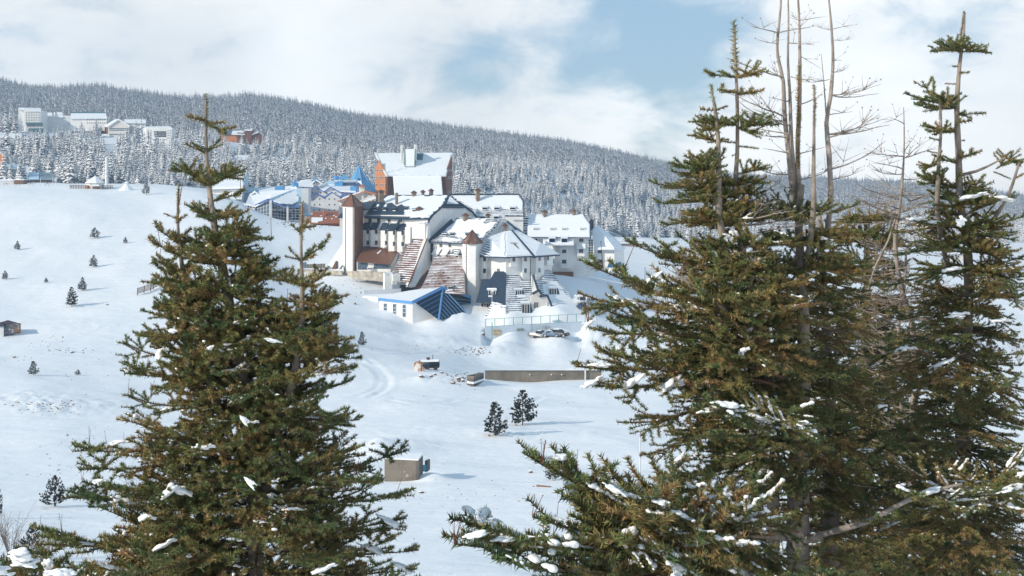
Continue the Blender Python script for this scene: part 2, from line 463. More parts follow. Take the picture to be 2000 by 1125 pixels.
def land_hit(px, py, d0=20.0, d1=1000.0):
    """where the sight line of a pixel meets the snow"""
    Ds = np.exp(np.linspace(math.log(d0), math.log(d1), 700))
    zz = land_fast(np.full_like(Ds, px), Ds); ray = EYE + (HZ - py) / F * Ds
    k = int(np.argmax(ray < zz))
    if k == 0: k = len(Ds) - 1
    a, b = Ds[k - 1], Ds[k]; fa, fb = ray[k - 1] - zz[k - 1], ray[k] - zz[k]
    m = a + (b - a) * (fa / (fa - fb) if fa != fb else .5)
    return P(px, py, float(m))

def ground_at(x, y):
    return float(land_z(np.array([x / y * F + 1000]), np.array([y]))[0])

def heap(px, py, rx, ry, h, sharp=0.25):
    p = land_hit(px, py)
    BUMPS.append((p.x, p.y, rx, ry, h, sharp))
# heaps of ploughed snow and wind drifts seen in the photograph
for a in ((985, 674, 3.0, 1.5, .4, .5), (1010, 678, 6, 2.5, .25, .6), (1060, 680, 7, 2.2, .2, .6), (1120, 676, 7, 2.2, .3, .5), (1160, 655, 4, 3, 1.3, .4), (1190, 676, 9, 3, .6, .6), (960, 690, 5, 5, .8, .3),
          (905, 676, 8, 6, .6, .3), (838, 631, 2.2, 1.5, .8, .4), (885, 622, 4.0, 1.3, .9, .5), (910, 617, 3, 1.2, .9, .4),
          (1085, 742, 3.2, 1.6, 1.1, .1), (945, 752, 2.5, 2.0, .8, .3), (1030, 760, 2.5, 2.0, .4, .2), (735, 885, 4.0, 4.0, 1.3, .25), (780, 868, 4.5, 4, .6, .15), (840, 938, 1.6, 1.1, .7, .1),
          (760, 655, 14, 5, .8, .2), (660, 585, 12, 8, 1.0, .15), (690, 620, 12, 4, .7, .2), (830, 745, 5, 3, .5, .5), (870, 740, 5, 3, .6, .6), (120, 800, 8, 8, .45, .5), (70, 780, 10, 8, .45, .5), (100, 560, 10, 6, .5, .2),
          (200, 640, 14, 8, .6, .2), (1000, 850, 20, 8, .7, .15), (1150, 900, 18, 7, -.8, .1), (700, 800, 14, 6, .5, .15), (1080, 800, 6, 3, .5, .1)):
    heap(*a)

def track(x, y):
    """wheel ruts that swing up from the lower left towards the tank"""
    d = np.zeros_like(x)
    for c in RUTS:
        dist = np.full_like(x, 1e9)
        for (ax, ay), (bx, by) in zip(c[:-1], c[1:]):
            vx, vy = bx - ax, by - ay; L = vx * vx + vy * vy
            t = np.clip(((x - ax) * vx + (y - ay) * vy) / L, 0, 1)
            dist = np.minimum(dist, np.hypot(x - ax - t * vx, y - ay - t * vy))
        d += -0.15 * np.exp(-(dist / 0.55) ** 2) + 0.06 * np.exp(-((dist - 1.0) / .5) ** 2)
    return d
RUTS = []
for line in (((700, 772), (725, 765), (740, 752), (742, 738), (730, 722), (712, 710), (690, 698)),
             ((722, 776), (748, 765), (760, 752), (760, 738), (748, 724), (734, 712), (716, 700)),
             ((735, 768), (752, 752), (752, 738), (740, 724), (722, 710)),
             ((760, 715), (740, 716), (715, 716), (690, 712)),
             ((905, 703), (980, 711), (1060, 712), (1170, 704)), ((915, 707), (985, 715), (1065, 716), (1180, 708)), ((640, 702), (760, 692), (860, 686), (960, 684)), ((1000, 800), (1060, 775), (1130, 765), (1220, 770)), ((760, 782), (800, 790), (840, 788), (890, 782)), ((765, 776), (810, 782), (850, 780))):
    RUTS.append([(land_hit(*q).x, land_hit(*q).y) for q in line])

GLO = math.log(20.0); GST = (math.log(1000.0) - GLO) / 700
_u, _v = np.meshgrid(np.arange(-1000, 3001, 8.0), np.exp(GLO + GST * np.arange(701)))
GRID = land_z(_u, _v)
def build_land():
    nx, ny = 520, 560
    u = np.concatenate([np.linspace(-1000, -60, 50, endpoint=False), np.linspace(-60, 2060, nx - 100), np.linspace(2060, 3000, 51)[1:]])
    u = np.unique(u); nx = len(u)
    lv = np.concatenate([np.linspace(math.log(1.5), math.log(50), 50, endpoint=False), np.linspace(math.log(50), math.log(560), ny - 100, endpoint=False), np.linspace(math.log(560), math.log(900), 50)])
    ny = len(lv)
    U, L = np.meshgrid(u, lv)
    D = np.exp(L); Z = land_z(U, D); X = (U - 1000) / F * D
    m = (D > 180) & (D < 330) & (U > 620) & (U < 1240)
    Z[m] += track(X[m], D[m])
    V = np.stack([X, D, Z], -1).reshape(-1, 3)
    i = np.arange((ny - 1) * nx).reshape(ny - 1, nx)[:, :-1].ravel()
    q = np.stack([i, i + 1, i + nx + 1, i + nx], 1)
    me = big_mesh('snow_ground', V, quads=q, mats=[ground_mat()])
    o = bpy.data.objects.new('snow_ground', me); C.objects.link(o); o['kind'] = 'structure'
build_land()

# ------------------------------------------------------------------ wooded hills
def curve(pts):
    xs = np.array([p[0] for p in pts], float); ys = np.array([p[1] for p in pts], float)
    return lambda x: np.interp(x, xs, ys)
A_BASE = curve([(-1200, 356), (0, 358), (330, 362), (450, 372), (600, 384), (750, 400), (900, 424), (1100, 452), (1300, 472), (1500, 478), (2000, 482), (3200, 482)])
A_BD = curve([(-1200, 560), (330, 560), (600, 600), (900, 660), (1150, 720), (1300, 760), (2000, 780), (3200, 780)])
A_TOP = curve([(-1200, 240), (0, 250), (200, 262), (350, 268), (440, 276), (560, 290), (720, 312), (860, 322), (980, 324), (1080, 328), (1180, 348), (1290, 390), (1400, 420), (1600, 440), (2000, 448), (3200, 440)])
A_TD = curve([(-1200, 800), (400, 800), (900, 880), (1300, 950), (3200, 980)])
B_TOP = curve([(-1200, 120), (-300, 156), (0, 168), (60, 181), (110, 180), (200, 179), (280, 192), (330, 199), (370, 201), (420, 200), (480, 196), (540, 202), (620, 217), (700, 236), (800, 247), (900, 260), (1000, 272), (1100, 285), (1200, 305), (1280, 323), (1340, 338), (1420, 348), (1600, 356), (1750, 362), (1850, 369), (1950, 382), (2100, 405), (2600, 430), (3200, 440)])
B_TD = curve([(-1200, 1500), (600, 1600), (1200, 1800), (2000, 2100), (3200, 2200)])

def hill_a(px, t):
    D = A_BD(px) + t * (A_TD(px) - A_BD(px))
    tt = np.clip(t, -1, 1)
    py = A_BASE(px) + (A_TOP(px) - A_BASE(px)) * (tt * 1.12 - 0.12 * tt * np.abs(tt))
    z = EYE + (HZ - py) / F * D - np.clip(t - 1, 0, 9) * 40
    x = (px - 1000) / F * D
    z = z + 5.0 * hash_noise(x / 70, D / 70, 11) * np.clip(t * 3, 0, 1)
    return D, z
def hill_b(px, t):
    D0 = A_TD(px) + 15; D = D0 + t * (B_TD(px) - D0)
    p0 = A_TOP(px) + 26
    tt = np.clip(t, -1, 1)
    py = p0 + (B_TOP(px) - p0) * (0.35 * tt + 0.65 * np.sin(np.clip(tt, -1, 1) * math.pi / 2))
    z = EYE + (HZ - py) / F * D - np.clip(t - 1, 0, 9) * 160
    x = (px - 1000) / F * D
    z = z + 12.0 * hash_noise(x / 160, D / 160, 12) * np.clip(t * 2, 0, 1) * (1 - np.clip(t, 0, 1) ** 2)
    return D, z
def hill_mesh(name, fn, t0, t1, nt_, m):
    u = np.linspace(-1100, 3100, 260); t = np.linspace(t0, t1, nt_)
    U, T = np.meshgrid(u, t); D, Z = fn(U, T); X = (U - 1000) / F * D
    V = np.stack([X, D, Z], -1).reshape(-1, 3); nx = len(u); ny = len(t)
    i = np.arange((ny - 1) * nx).reshape(ny - 1, nx)[:, :-1].ravel()
    me = big_mesh(name, V, quads=np.stack([i, i + 1, i + nx + 1, i + nx], 1), mats=[m])
    o = bpy.data.objects.new(name, me); C.objects.link(o); o['kind'] = 'structure'
m_hill = mat('hill_snow', (0.80, 0.83, 0.88), .8, .1, .08, .5)
hill_mesh('near_hill', hill_a, -0.2, 1.3, 60, m_hill)
hill_mesh('far_hill', hill_b, -0.1, 1.5, 70, m_hill)

def hill_a_hit(px, py):
    a, b = 0.0, 1.0
    for _ in range(30):
        m = .5 * (a + b); D, z = hill_a(np.array([px * 1.0]), np.array([m]))
        yy = HZ - (z[0] - EYE) / D[0] * F
        if yy > py: a = m
        else: b = m
    D, z = hill_a(np.array([px * 1.0]), np.array([a]))
    return P(px, py, float(D[0]))

# ------------------------------------------------------------------ snowy forest
m_fir_dark = mat('fir_rime_far', (0.34, 0.355, 0.39), .8, .1, .35, 0, 0, (0.10, 0.11, 0.135))
m_fir_snow = mat('fir_snow_far', (0.90, 0.91, 0.93), .8, .03, .8)
m_bark_far = mat('bark_far', (0.10, 0.08, 0.07), .9, .2, 2)

def far_fir(seed, h, w, snow, tiers=11):
    r = np.random.default_rng(seed); mb = MB()
    mb.tube([(0, 0, -1.5), (0, 0, h * .5), (0, 0, h)], [.14, .09, .02], 4, 2, False)
    for i in range(tiers):
        s = i / (tiers - 1)
        z = h * (0.10 + 0.86 * s); R = w * (1 - s) ** 0.85 * .5 + .12
        n = 8 if s < .6 else 6
        ph = r.uniform(0, 6.3)
        for k in range(n):
            a = ph + 2 * math.pi * k / n + r.normal(0, .22); L = R * r.uniform(.65, 1.2)
            dz = -L * r.uniform(.25, .6); wd = L * r.uniform(.24, .38) + .08
            d = Vector((math.cos(a), math.sin(a), 0)); q = Vector((-d.y, d.x, 0))
            zb = z + r.uniform(-.25, .25)
            b0 = Vector((0, 0, zb)); tip = d * L + Vector((0, 0, zb + dz)); mid = d * L * .6 + Vector((0, 0, zb + dz * .35))
            mb.add([b0, mid + q * wd + Vector((0, 0, -.2 * wd - .08)), tip, mid - q * wd + Vector((0, 0, -.2 * wd - .08)), mid], [(0, 1, 4), (1, 2, 4), (2, 3, 4), (3, 0, 4)], 0)
            if r.random() < snow:
                e = r.uniform(.86, 1.16); u = Vector((0, 0, .09 + .03 * L)); wd2 = wd * e * 1.1
                m2 = d * L * .6 + Vector((0, 0, zb + dz * .35)) + u * 1.5
                mb.add([d * L * .08 + Vector((0, 0, zb)) + u, mid + q * wd2 + u * .6 - Vector((0, 0, .18 * wd + .06)), d * L * e + Vector((0, 0, zb + dz * e)) + u * .5, mid - q * wd2 + u * .6 - Vector((0, 0, .18 * wd + .06)), m2],
                       [(0, 1, 4), (1, 2, 4), (2, 3, 4), (3, 0, 4)], 1)
    return mb
fir_meshes = []; far_meshes = []
for k, (h, w, sn) in enumerate(((9.0, 4.0, .90), (11.5, 4.2, .80), (7.0, 3.6, .95), (9.0, 3.0, .72), (5.4, 3.0, .92), (10.0, 4.8, .97), (9.5, 4.2, .5), (11.5, 4.6, .4), (7.5, 3.8, .6))):
    mb = far_fir(40 + k, h, w, sn)
    me = bpy.data.meshes.new('snowy_fir'); me.from_pydata([tuple(p) for p in mb.v], [], mb.f)
    for m in (m_fir_dark, m_fir_snow, m_bark_far): me.materials.append(m)
    me.polygons.foreach_set('material_index', mb.m); me.update()
    (fir_meshes if k < 6 else far_meshes).append(me)

CLEAR_A = [  # ellipses of the photograph where the wooded hill is open: px, py, rx, ry
    (215, 300, 13, 30), (222, 275, 60, 7), (160, 276, 70, 6), (340, 289, 40, 9), (290, 279, 50, 6), (510, 324, 60, 6), (470, 325, 30, 7), (545, 316, 25, 6), (20, 288, 50, 6), (70, 268, 50, 10),
    (110, 252, 90, 12), (60, 258, 30, 10), (230, 262, 40, 10), (310, 275, 35, 10), (20, 275, 28, 10), (470, 281, 42, 16), (475, 322, 24, 13), (535, 326, 34, 9), (308, 284, 32, 12), (225, 272, 32, 14), (160, 256, 52, 8), (66, 262, 22, 16), (262, 262, 30, 6), (905, 326, 12, 5), (20, 340, 45, 16), (80, 352, 34, 14)]
def scatter():
    pos = []; kind = []; scl = []
    r = np.random.default_rng(3)
    # lower hill, denser
    n = 19000
    px = r.uniform(-650, 2650, n); t = r.uniform(-0.02, 1.25, n)
    D, z = hill_a(px, t); py = HZ - (z - EYE) / D * F
    keep = np.ones(n, bool)
    for (cx, cy, rx, ry) in CLEAR_A: keep &= ((px - cx) / rx) ** 2 + ((py - cy) / ry) ** 2 > 1
    keep &= r.random(n) < (0.55 + 0.9 * (hash_noise(px / 60, t * 9, 21) + .3)).clip(.35, 1)
    x = (px - 1000) / F * D
    a = np.stack([x, D, z], 1)[keep]; sa = ((r.uniform(.5, 1.0, n) + .3 * r.random(n) ** 3) * (1 + .55 * hash_noise(x / 28, D / 40, 33)))[keep]
    pos.append(a); scl.append(sa)
    # far hill
    n = 42000
    px = r.uniform(-650, 2650, n); t = np.sqrt(r.uniform(0, 1.12, n)) - .1 * (r.random(n) < .12)
    D, z = hill_b(px, t)
    keep = np.ones(n, bool)
    py = HZ - (z - EYE) / D * F
    for (cx, cy, rx, ry) in ((420, 213, 18, 4), (462, 214, 14, 4), (115, 180, 14, 4), (80, 204, 16, 5), (1210, 320, 12, 3)): keep &= ((px - cx) / rx) ** 2 + ((py - cy) / ry) ** 2 > 1
    x = (px - 1000) / F * D
    b = np.stack([x, D, z], 1)[keep]; sb = r.uniform(.7, 1.25, n)[keep]
    pos.append(b); scl.append(sb)
    return np.concatenate(pos), np.concatenate(scl), len(a)
T_POS, T_SCL, N_NEAR = scatter()

def gn_forest(name, pts, scl, meshes_objs, seed):
    """a wood too thick to count: one object that stands a fir on each of its points"""
    me = bpy.data.meshes.new(name)
    me.vertices.add(len(pts)); me.vertices.foreach_set('co', np.asarray(pts, np.float32).ravel())
    at = me.attributes.new('scl', 'FLOAT', 'POINT'); at.data.foreach_set('value', np.asarray(scl, np.float32))
    ro = me.attributes.new('rot', 'FLOAT', 'POINT'); ro.data.foreach_set('value', np.random.default_rng(seed).uniform(0, 6.28, len(pts)).astype(np.float32))
    me.update()
    o = bpy.data.objects.new(name, me); C.objects.link(o); o['kind'] = 'stuff'
    g = bpy.data.node_groups.new(name, 'GeometryNodeTree')
    g.interface.new_socket(name='Geometry', in_out='INPUT', socket_type='NodeSocketGeometry')
    g.interface.new_socket(name='Geometry', in_out='OUTPUT', socket_type='NodeSocketGeometry')
    i = g.nodes.new('NodeGroupInput'); out = g.nodes.new('NodeGroupOutput')
    inst = g.nodes.new('GeometryNodeInstanceOnPoints')
    m2p = g.nodes.new('GeometryNodeMeshToPoints')
    join = g.nodes.new('GeometryNodeJoinGeometry')
    g.links.new(i.outputs[0], m2p.inputs[0])
    info = g.nodes.new('GeometryNodeObjectInfo'); info.inputs['Object'].default_value = meshes_objs; info.inputs['As Instance'].default_value = True
    info.transform_space = 'ORIGINAL'
    g.links.new(m2p.outputs[0], inst.inputs['Points']); g.links.new(info.outputs['Geometry'], inst.inputs['Instance'])
    na = g.nodes.new('GeometryNodeInputNamedAttribute'); na.data_type = 'FLOAT'; na.inputs[0].default_value = 'scl'
    nr = g.nodes.new('GeometryNodeInputNamedAttribute'); nr.data_type = 'FLOAT'; nr.inputs[0].default_value = 'rot'
    cx = g.nodes.new('ShaderNodeCombineXYZ'); g.links.new(nr.outputs[0], cx.inputs[2])
    g.links.new(cx.outputs[0], inst.inputs['Rotation']); g.links.new(na.outputs[0], inst.inputs['Scale'])
    g.links.new(inst.outputs[0], out.inputs[0])
    md = o.modifiers.new('firs', 'NODES'); md.node_group = g
    return o

def build_forest():
    pos, scl = T_POS, T_SCL
    px = pos[:, 0] / pos[:, 1] * F + 1000
    order = np.argsort(np.where((px > -30) & (px < 1330) & (np.arange(len(pos)) < N_NEAR), pos[:, 1] / scl, 1e9))
    ind = order[:296]; rest = np.ones(len(pos), bool); rest[ind] = False
    r = np.random.default_rng(9)
    protos = [None] * len(fir_meshes)
    for n, k in enumerate(ind):
        v = n % len(fir_meshes)
        o = bpy.data.objects.new('snowy_fir', fir_meshes[v]); C.objects.link(o)
        o.location = pos[k]; o.scale = (scl[k],) * 3; o.rotation_euler.z = r.uniform(0, 6.28)
        tag(o, 'snow covered fir at the foot of the wooded hill behind the resort', 'tree', 'firs along the foot of the wooded hill')
        if protos[v] is None: protos[v] = o
    idx = np.where(rest)[0]; v = r.integers(0, len(fir_meshes), len(idx))
    near = idx < N_NEAR
    for k in range(len(fir_meshes)):
        q = idx[(v == k) & near]
        gn_forest('forest', pos[q], scl[q], protos[k], k)
    far = idx[~near]; fpx = pos[far, 0] / pos[far, 1] * F + 1000; vf = r.integers(0, 3, len(far))
    for k in range(3):
        q = far[vf == k]; c = (700, 900, 1100)[k]; n = q[np.argmin(np.abs(pos[q, 0] / pos[q, 1] * F + 1000 - c) + .2 * np.abs(pos[q, 1] - 1500))]
        o = bpy.data.objects.new('frosted_fir', far_meshes[k]); C.objects.link(o); o.location = pos[n]; o.scale = (scl[n],) * 3
        tag(o, 'frosted fir on the bluish far hillside among many like it', 'tree', 'firs of the far hillside')
        q = q[q != n]
        gn_forest('far_forest', pos[q], scl[q], o, 20 + k)
build_forest()
# ------------------------------------------------------------------ building helpers
class Plane:
    """a plane of a building; .at() gives the point of it seen at a photo pixel"""
    def __init__(s, a, b, c=None):
        s.a = a; s.b = b
        if c is None: s.n = (b - a).cross(Vector((0, 0, 1)))
        else: s.n = (b - a).cross(c - a)
        s.n.normalize()
        if s.n.dot(Vector((0, 0, EYE)) - a) < 0: s.n = -s.n
    def at(s, px, py, out=0.0):
        d = Vector(((px - 1000) / F, 1.0, (HZ - py) / F)); o = Vector((0, 0, EYE))
        q = s.a + s.n * out
        return o + d * ((q - o).dot(s.n) / d.dot(s.n))
    def poly(s, pts, out=0.0): return [s.at(x, y, out) for x, y in pts]
def wall_plane(x0, d0, x1, d1): return Plane(P(x0, 500, d0), P(x1, 500, d1))
def roof_plane(x0, y0, d0, x1, y1, d1, xr, yr, dr): return Plane(P(x0, y0, d0), P(x1, y1, d1), P(xr, yr, dr))

m_white = mat('white_render', (0.80, 0.80, 0.79), .85, .05, .35, .05)
m_cream = mat('cream_render', (0.68, 0.66, 0.62), .85, .05, .3, .05)
m_brown = mat('brown_cladding', (0.20, 0.088, 0.048), .6, .12, .5, .1)
m_slate = roof_mat('slate_bare', (0.028, 0.050, 0.085), 0.08, .2)
m_slate_half = roof_mat('slate_half_snowed', (0.028, 0.050, 0.085), 0.43, .8, .7, .25, 1.6)
m_slate_rows = roof_mat('slate_snow_rows', (0.028, 0.050, 0.085), 0.60, .9, .7, .25, 1.4)
m_slate_most = roof_mat('slate_under_snow', (0.035, 0.055, 0.090), 0.80, .30)
m_tile = roof_mat('brown_tile_bare', (0.19, 0.082, 0.044), 0.06, .2)
m_tile_half = roof_mat('brown_tile_half_snowed', (0.16, 0.06, 0.032), 0.40, 1.0, .8, .2, 2.0)
m_tile_some = roof_mat('brown_tile_some_snow', (0.17, 0.075, 0.042), 0.20, .5)
m_trim = mat('dark_blue_trim', (0.030, 0.050, 0.085), .5, .1, 1)
m_frame = mat('window_frame_white', (0.70, 0.70, 0.70), .5, .04, 2)
m_frame_d = mat('window_frame_brown', (0.10, 0.05, 0.035), .5, .1, 2)
m_chim = mat('chimney_render', (0.26, 0.20, 0.155), .85, .15, 1.2, .1)
m_cap = mat('chimney_cap', (0.16, 0.085, 0.055), .7, .15, 1.2)
m_stone = mat('stone_base', (0.50, 0.45, 0.38), .9, .18, 1.1, .3)
m_snow = snow_mat('snow_clean')
m_snow_lump = snow_mat('snow_lump', 9.0, .25, (0.86, 0.88, 0.91), 0.02)
def glass(name, col, rough=0.08):
    if name in MATS: return MATS[name]
    m = bpy.data.materials.new(name); m.use_nodes = True
    nt = m.node_tree; b = nt.nodes['Principled BSDF']
    tc = N(nt, 'ShaderNodeTexCoord'); no = N(nt, 'ShaderNodeTexNoise', i_Scale=0.7, i_Detail=2.0)
    nt.links.new(tc.outputs['Object'], no.inputs['Vector'])
    mx = N(nt, 'ShaderNodeMix', data_type='RGBA'); mx.inputs[6].default_value = (*[c * 1.5 for c in col], 1); mx.inputs[7].default_value = (*[c * .55 for c in col], 1)
    nt.links.new(no.outputs[0], mx.inputs[0]); nt.links.new(mx.outputs[2], b.inputs['Base Color'])
    b.inputs['Roughness'].default_value = rough; b.inputs['Specular IOR Level'].default_value = 0.18
    MATS[name] = m; return m
g_grey = glass('glass_grey', (0.050, 0.058, 0.070)); g_dark = glass('glass_dark', (0.03, 0.035, 0.045)); g_blue = glass('glass_blue', (0.003, 0.022, 0.058), .3)
g_blue.node_tree.nodes['Principled BSDF'].inputs['Specular IOR Level'].default_value = .08
g_red = glass('glass_curtained', (0.12, 0.05, 0.045)); g_tan = glass('glass_blind', (0.15, 0.13, 0.11)); g_pale = glass('glass_pale', (0.10, 0.15, 0.21))

def wall(parent, pl, pts, m=None, thick=.35, out=0.0, name='wall'):
    return obj(name, MB().slab(pl.poly(pts, out), thick, 0, pl.n), m or m_white, parent)
def roof(parent, pl, pts, m, thick=.3, out=0.0, name='roof'):
    return obj(name, MB().slab(pl.poly(pts, out), thick, 0, pl.n), m, parent)

def snow_sheet(parent, pl, pts, thick=.16, jag=.5, out=0.17, name='snow'):
    """a sheet of lying snow with a ragged edge"""
    q = pl.poly(pts, out); res = []
    for i in range(len(q)):
        a, b = q[i], q[(i + 1) % len(q)]
        k = max(1, int((b - a).length / 0.9))
        for j in range(k):
            p = a.lerp(b, j / k)
            if j: p = p + Vector((random.uniform(-1, 1), random.uniform(-1, 1), 0)) * jag * .35 + (b - a).normalized().cross(pl.n) * random.uniform(-jag, jag) * .6
            dd = (p - q[0]).dot(pl.n) - 0
            res.append(p - pl.n * dd)
    return obj(name, MB().slab(res, thick, 0, pl.n), m_snow, parent)

def window(parent, pl, px, py, w, h, g=None, fr=None, bars=1, out=0.0, plain=False):
    """framed window standing on a wall plane; w, h in photo pixels"""
    fr = fr or m_frame; g = g or g_grey
    w *= 1.12; h *= 1.06
    a, b, c, d = (pl.at(px + sx * w / 2, py + sy * h / 2, out) for sx, sy in ((-1, 1), (1, 1), (1, -1), (-1, -1)))
    n = pl.n; e = (b - a).normalized(); u = Vector((0, 0, 1)); t = min(.08, (b - a).length * .09)
    mb = MB()
    def bar(p, q, wd, dep=.12):
        ax = (q - p).normalized(); s = ax.cross(n).normalized() * wd / 2
        mb.slab([p - s + n * dep, q - s + n * dep, q + s + n * dep, p + s + n * dep], dep + .02, 0, n)
    bar(a - e * t / 2, a.lerp(d, 1) - e * t / 2, t); bar(b + e * t / 2, c + e * t / 2, t)
    bar(d - e * t, c + e * t, t, .125); bar(a - e * t * 1.6, b + e * t * 1.6, t * 1.2, .2)
    for k in range(bars):
        f = (k + 1) / (bars + 1)
        bar(a.lerp(b, f), d.lerp(c, f), t * .6, .09)
    o = obj('window', mb, fr, parent, uv=False)
    obj('pane', MB().slab([p + n * .045 for p in (a, b, c, d)], .05, 0, n), g, o, uv=False)
    return o

def bay(parent, pl, x0, x1, y0, y1, deep=1.1, m=None, roofm=None, ry=None, lean=10, name='bay'):
    """boxed-out bay of a facade, with a little pent roof above it when ry is given"""
    a, b, c, d = pl.at(x0, y1), pl.at(x1, y1), pl.at(x1, y0), pl.at(x0, y0)
    f = pl.n * deep
    o = obj(name, MB().slab([p + f for p in (a, b, c, d)], deep - .01, 0, pl.n), m or m_white, parent)
    fp = Plane(a + f, b + f)
    if roofm is not None:
        e = (b - a).normalized() * .25; h = Vector((0, 0, ry))
        q = [d + f * 1.25 - e - Vector((0, 0, .15)), c + f * 1.25 + e - Vector((0, 0, .15)), c + h + e - f * .0, d + h - e]
        obj('bay_roof', MB().slab(q, .16, 0, pl.n + Vector((0, 0, 1))), roofm, o)
    return fp

def dormer(parent, pl, px, py, w, h, roofm, snow=True, g=None):
    """small dormer standing out of a roof plane; w, h in photo pixels"""
    bl, br = pl.at(px - w / 2, py + h / 2), pl.at(px + w / 2, py + h / 2)
    D = bl.y; up = Vector((0, 0, h / F * D * 0.95)); fw = Vector((0, -.25, 0))
    tl, tr = bl + up + fw, br + up + fw
    kl, kr = pl.at(px - w * .55, py - h * 1.05), pl.at(px + w * .55, py - h * 1.05)
    mb = MB()
    e = (br - bl).normalized() * .2
    mb.slab([tl - e + fw, tr + e + fw, kr + e, kl - e], .14, 0, Vector((0, -.4, 1)))
    mb.add([bl, tl, kl], [(0, 1, 2)], 0); mb.add([br, kr, tr], [(0, 1, 2)], 0)
    o = obj('dormer', mb, roofm, parent)
    fp = Plane(bl + fw, br + fw)
    obj('pane', MB().slab([bl + fw * .7, br + fw * .7, tr + fw * .2, tl + fw * .2], .06, 0, fp.n), g or g_dark, o, uv=False)
    if snow:
        obj('snow', MB().slab([bl + fw * 2 + Vector((0, -.3, .02)), br + fw * 2 + Vector((0, -.3, .02)), br + Vector((0, 0, .25 * up.z)), bl + Vector((0, 0, .25 * up.z))], .12, 0, Vector((0, -.5, 1))), m_snow, o)
    return o

def chimney(parent, px, y0, y1, w, D, capm=None, slim=False, capw=1.35, m=None):
    p = P(px, y1, D); hw = w / F * D / 2; h = (y1 - y0) / F * D
    mb = MB(); dp = max(hw, .55)
    Mx = Matrix.Translation(p) @ Matrix.Rotation(.35, 4, 'Z')
    mb.box((-hw * .8, -dp, -1.2), (hw * .8, dp, h), 0, Mx)
    o = obj('chimney', mb, m or m_chim, parent)
    if not slim:
        cb = MB(); k = hw * capw * .8; kd = dp * 1.3
        cb.box((-k, -kd, h - .05), (k, kd, h + .22), 0, Mx)
        cb.pyramid([Mx @ Vector(q) for q in ((-k, -kd, h + .2), (k, -kd, h + .2), (k, kd, h + .2), (-k, kd, h + .2))], Mx @ Vector((0, 0, h + .75)), 0)
        obj('cap', cb, capm or m_cap, o)
    return o

def fascia(parent, pts, r=.2, m=None, name='fascia'):
    mb = MB()
    for a, b in zip(pts[:-1], pts[1:]):
        d = (b - a).normalized(); s = d.cross(Vector((0, 1, 0)))
        if s.length < .01: s = Vector((1, 0, 0))
        s = s.normalized() * r; q = Vector((0, -.12, 0))
        vs = [a - s + q, a + s + q, b + s + q, b - s + q]
        mb.slab(vs, .3, 0, Vector((0, -1, 0)))
    return obj(name, mb, m or m_trim, parent)

HOTEL = 'wings and towers of the slate roofed hotel'
# ------------------------------------------------------------------ stair tower with brown cap
def stair_tower(label, plan, ytop, ybase, apex, faces, eave_out, cap_m, slit, dref):
    """plan: list of (px, D); faces: material index per side"""
    base = [P(x, ybase, d) for x, d in plan]
    t = thing('stair_tower', label, 'tower', base[0], HOTEL)
    zt = P(plan[1][0], ytop, plan[1][1]).z; zb = base[0].z - 4
    for k in range(len(plan)):
        a, b = base[k], base[(k + 1) % len(plan)]
        pl = Plane(a, b); n = (b - a).cross(Vector((0, 0, 1))).normalized()
        cen = sum(base, Vector()) / len(base)
        if n.dot(a - cen) < 0: n = -n
        q = [Vector((a.x, a.y, zb)), Vector((b.x, b.y, zb)), Vector((b.x, b.y, zt)), Vector((a.x, a.y, zt))]
        obj('wall', MB().slab(q, .3, 0, n), faces[k], t)
    cen = sum(base, Vector()) / len(base)
    ring = [Vector((cen.x + (p.x - cen.x) * eave_out, cen.y + (p.y - cen.y) * eave_out, zt - .25)) for p in base]
    top = P(*apex)
    cap = MB().pyramid(ring, top)
    ro = obj('roof', cap, cap_m, t)
    mb = MB()
    for k, p in enumerate(ring):
        mb.tube([p + Vector((0, 0, .08)), top + Vector((0, 0, .1))], .1, 4)
    obj('ridge_tile', mb, m_cap, ro)
    # slit of small glass blocks, one above another
    pl = Plane(base[slit[0]], base[slit[0] + 1])
    n = int((slit[3] - slit[2]) / 3.0)
    for k in range(n):
        y = slit[2] + (slit[3] - slit[2]) * (k + .5) / n
        q = [pl.at(slit[1] + sx * .85, y + sy * 1.15, .05) for sx, sy in ((-1, 1), (1, 1), (1, -1), (-1, -1))]
        obj('glass_block', MB().slab(q, .1, 0, pl.n), g_dark, t, uv=False)
    return t

t1 = stair_tower('tall stair tower with one white side, brown cladding and brown pyramid cap', [(669.5, 380), (690, 375), (698, 376), (709.5, 382), (704, 389), (676, 389)], 402, 531, (686.5, 379, 381),
                 [m_white, m_brown, m_brown, m_brown, m_white, m_white], 1.14, m_tile, (0, 674.5, 406, 527), 376)
obj('plinth', MB().slab([P(668, 530, 379.2), P(690.5, 529, 374.2), P(690.5, 546, 374.2), P(668, 546, 379.2)], .4).slab([P(690.5, 529, 374.2), P(711, 531, 381.6), P(711, 546, 381.6), P(690.5, 546, 374.2)], .4), m_stone, t1)

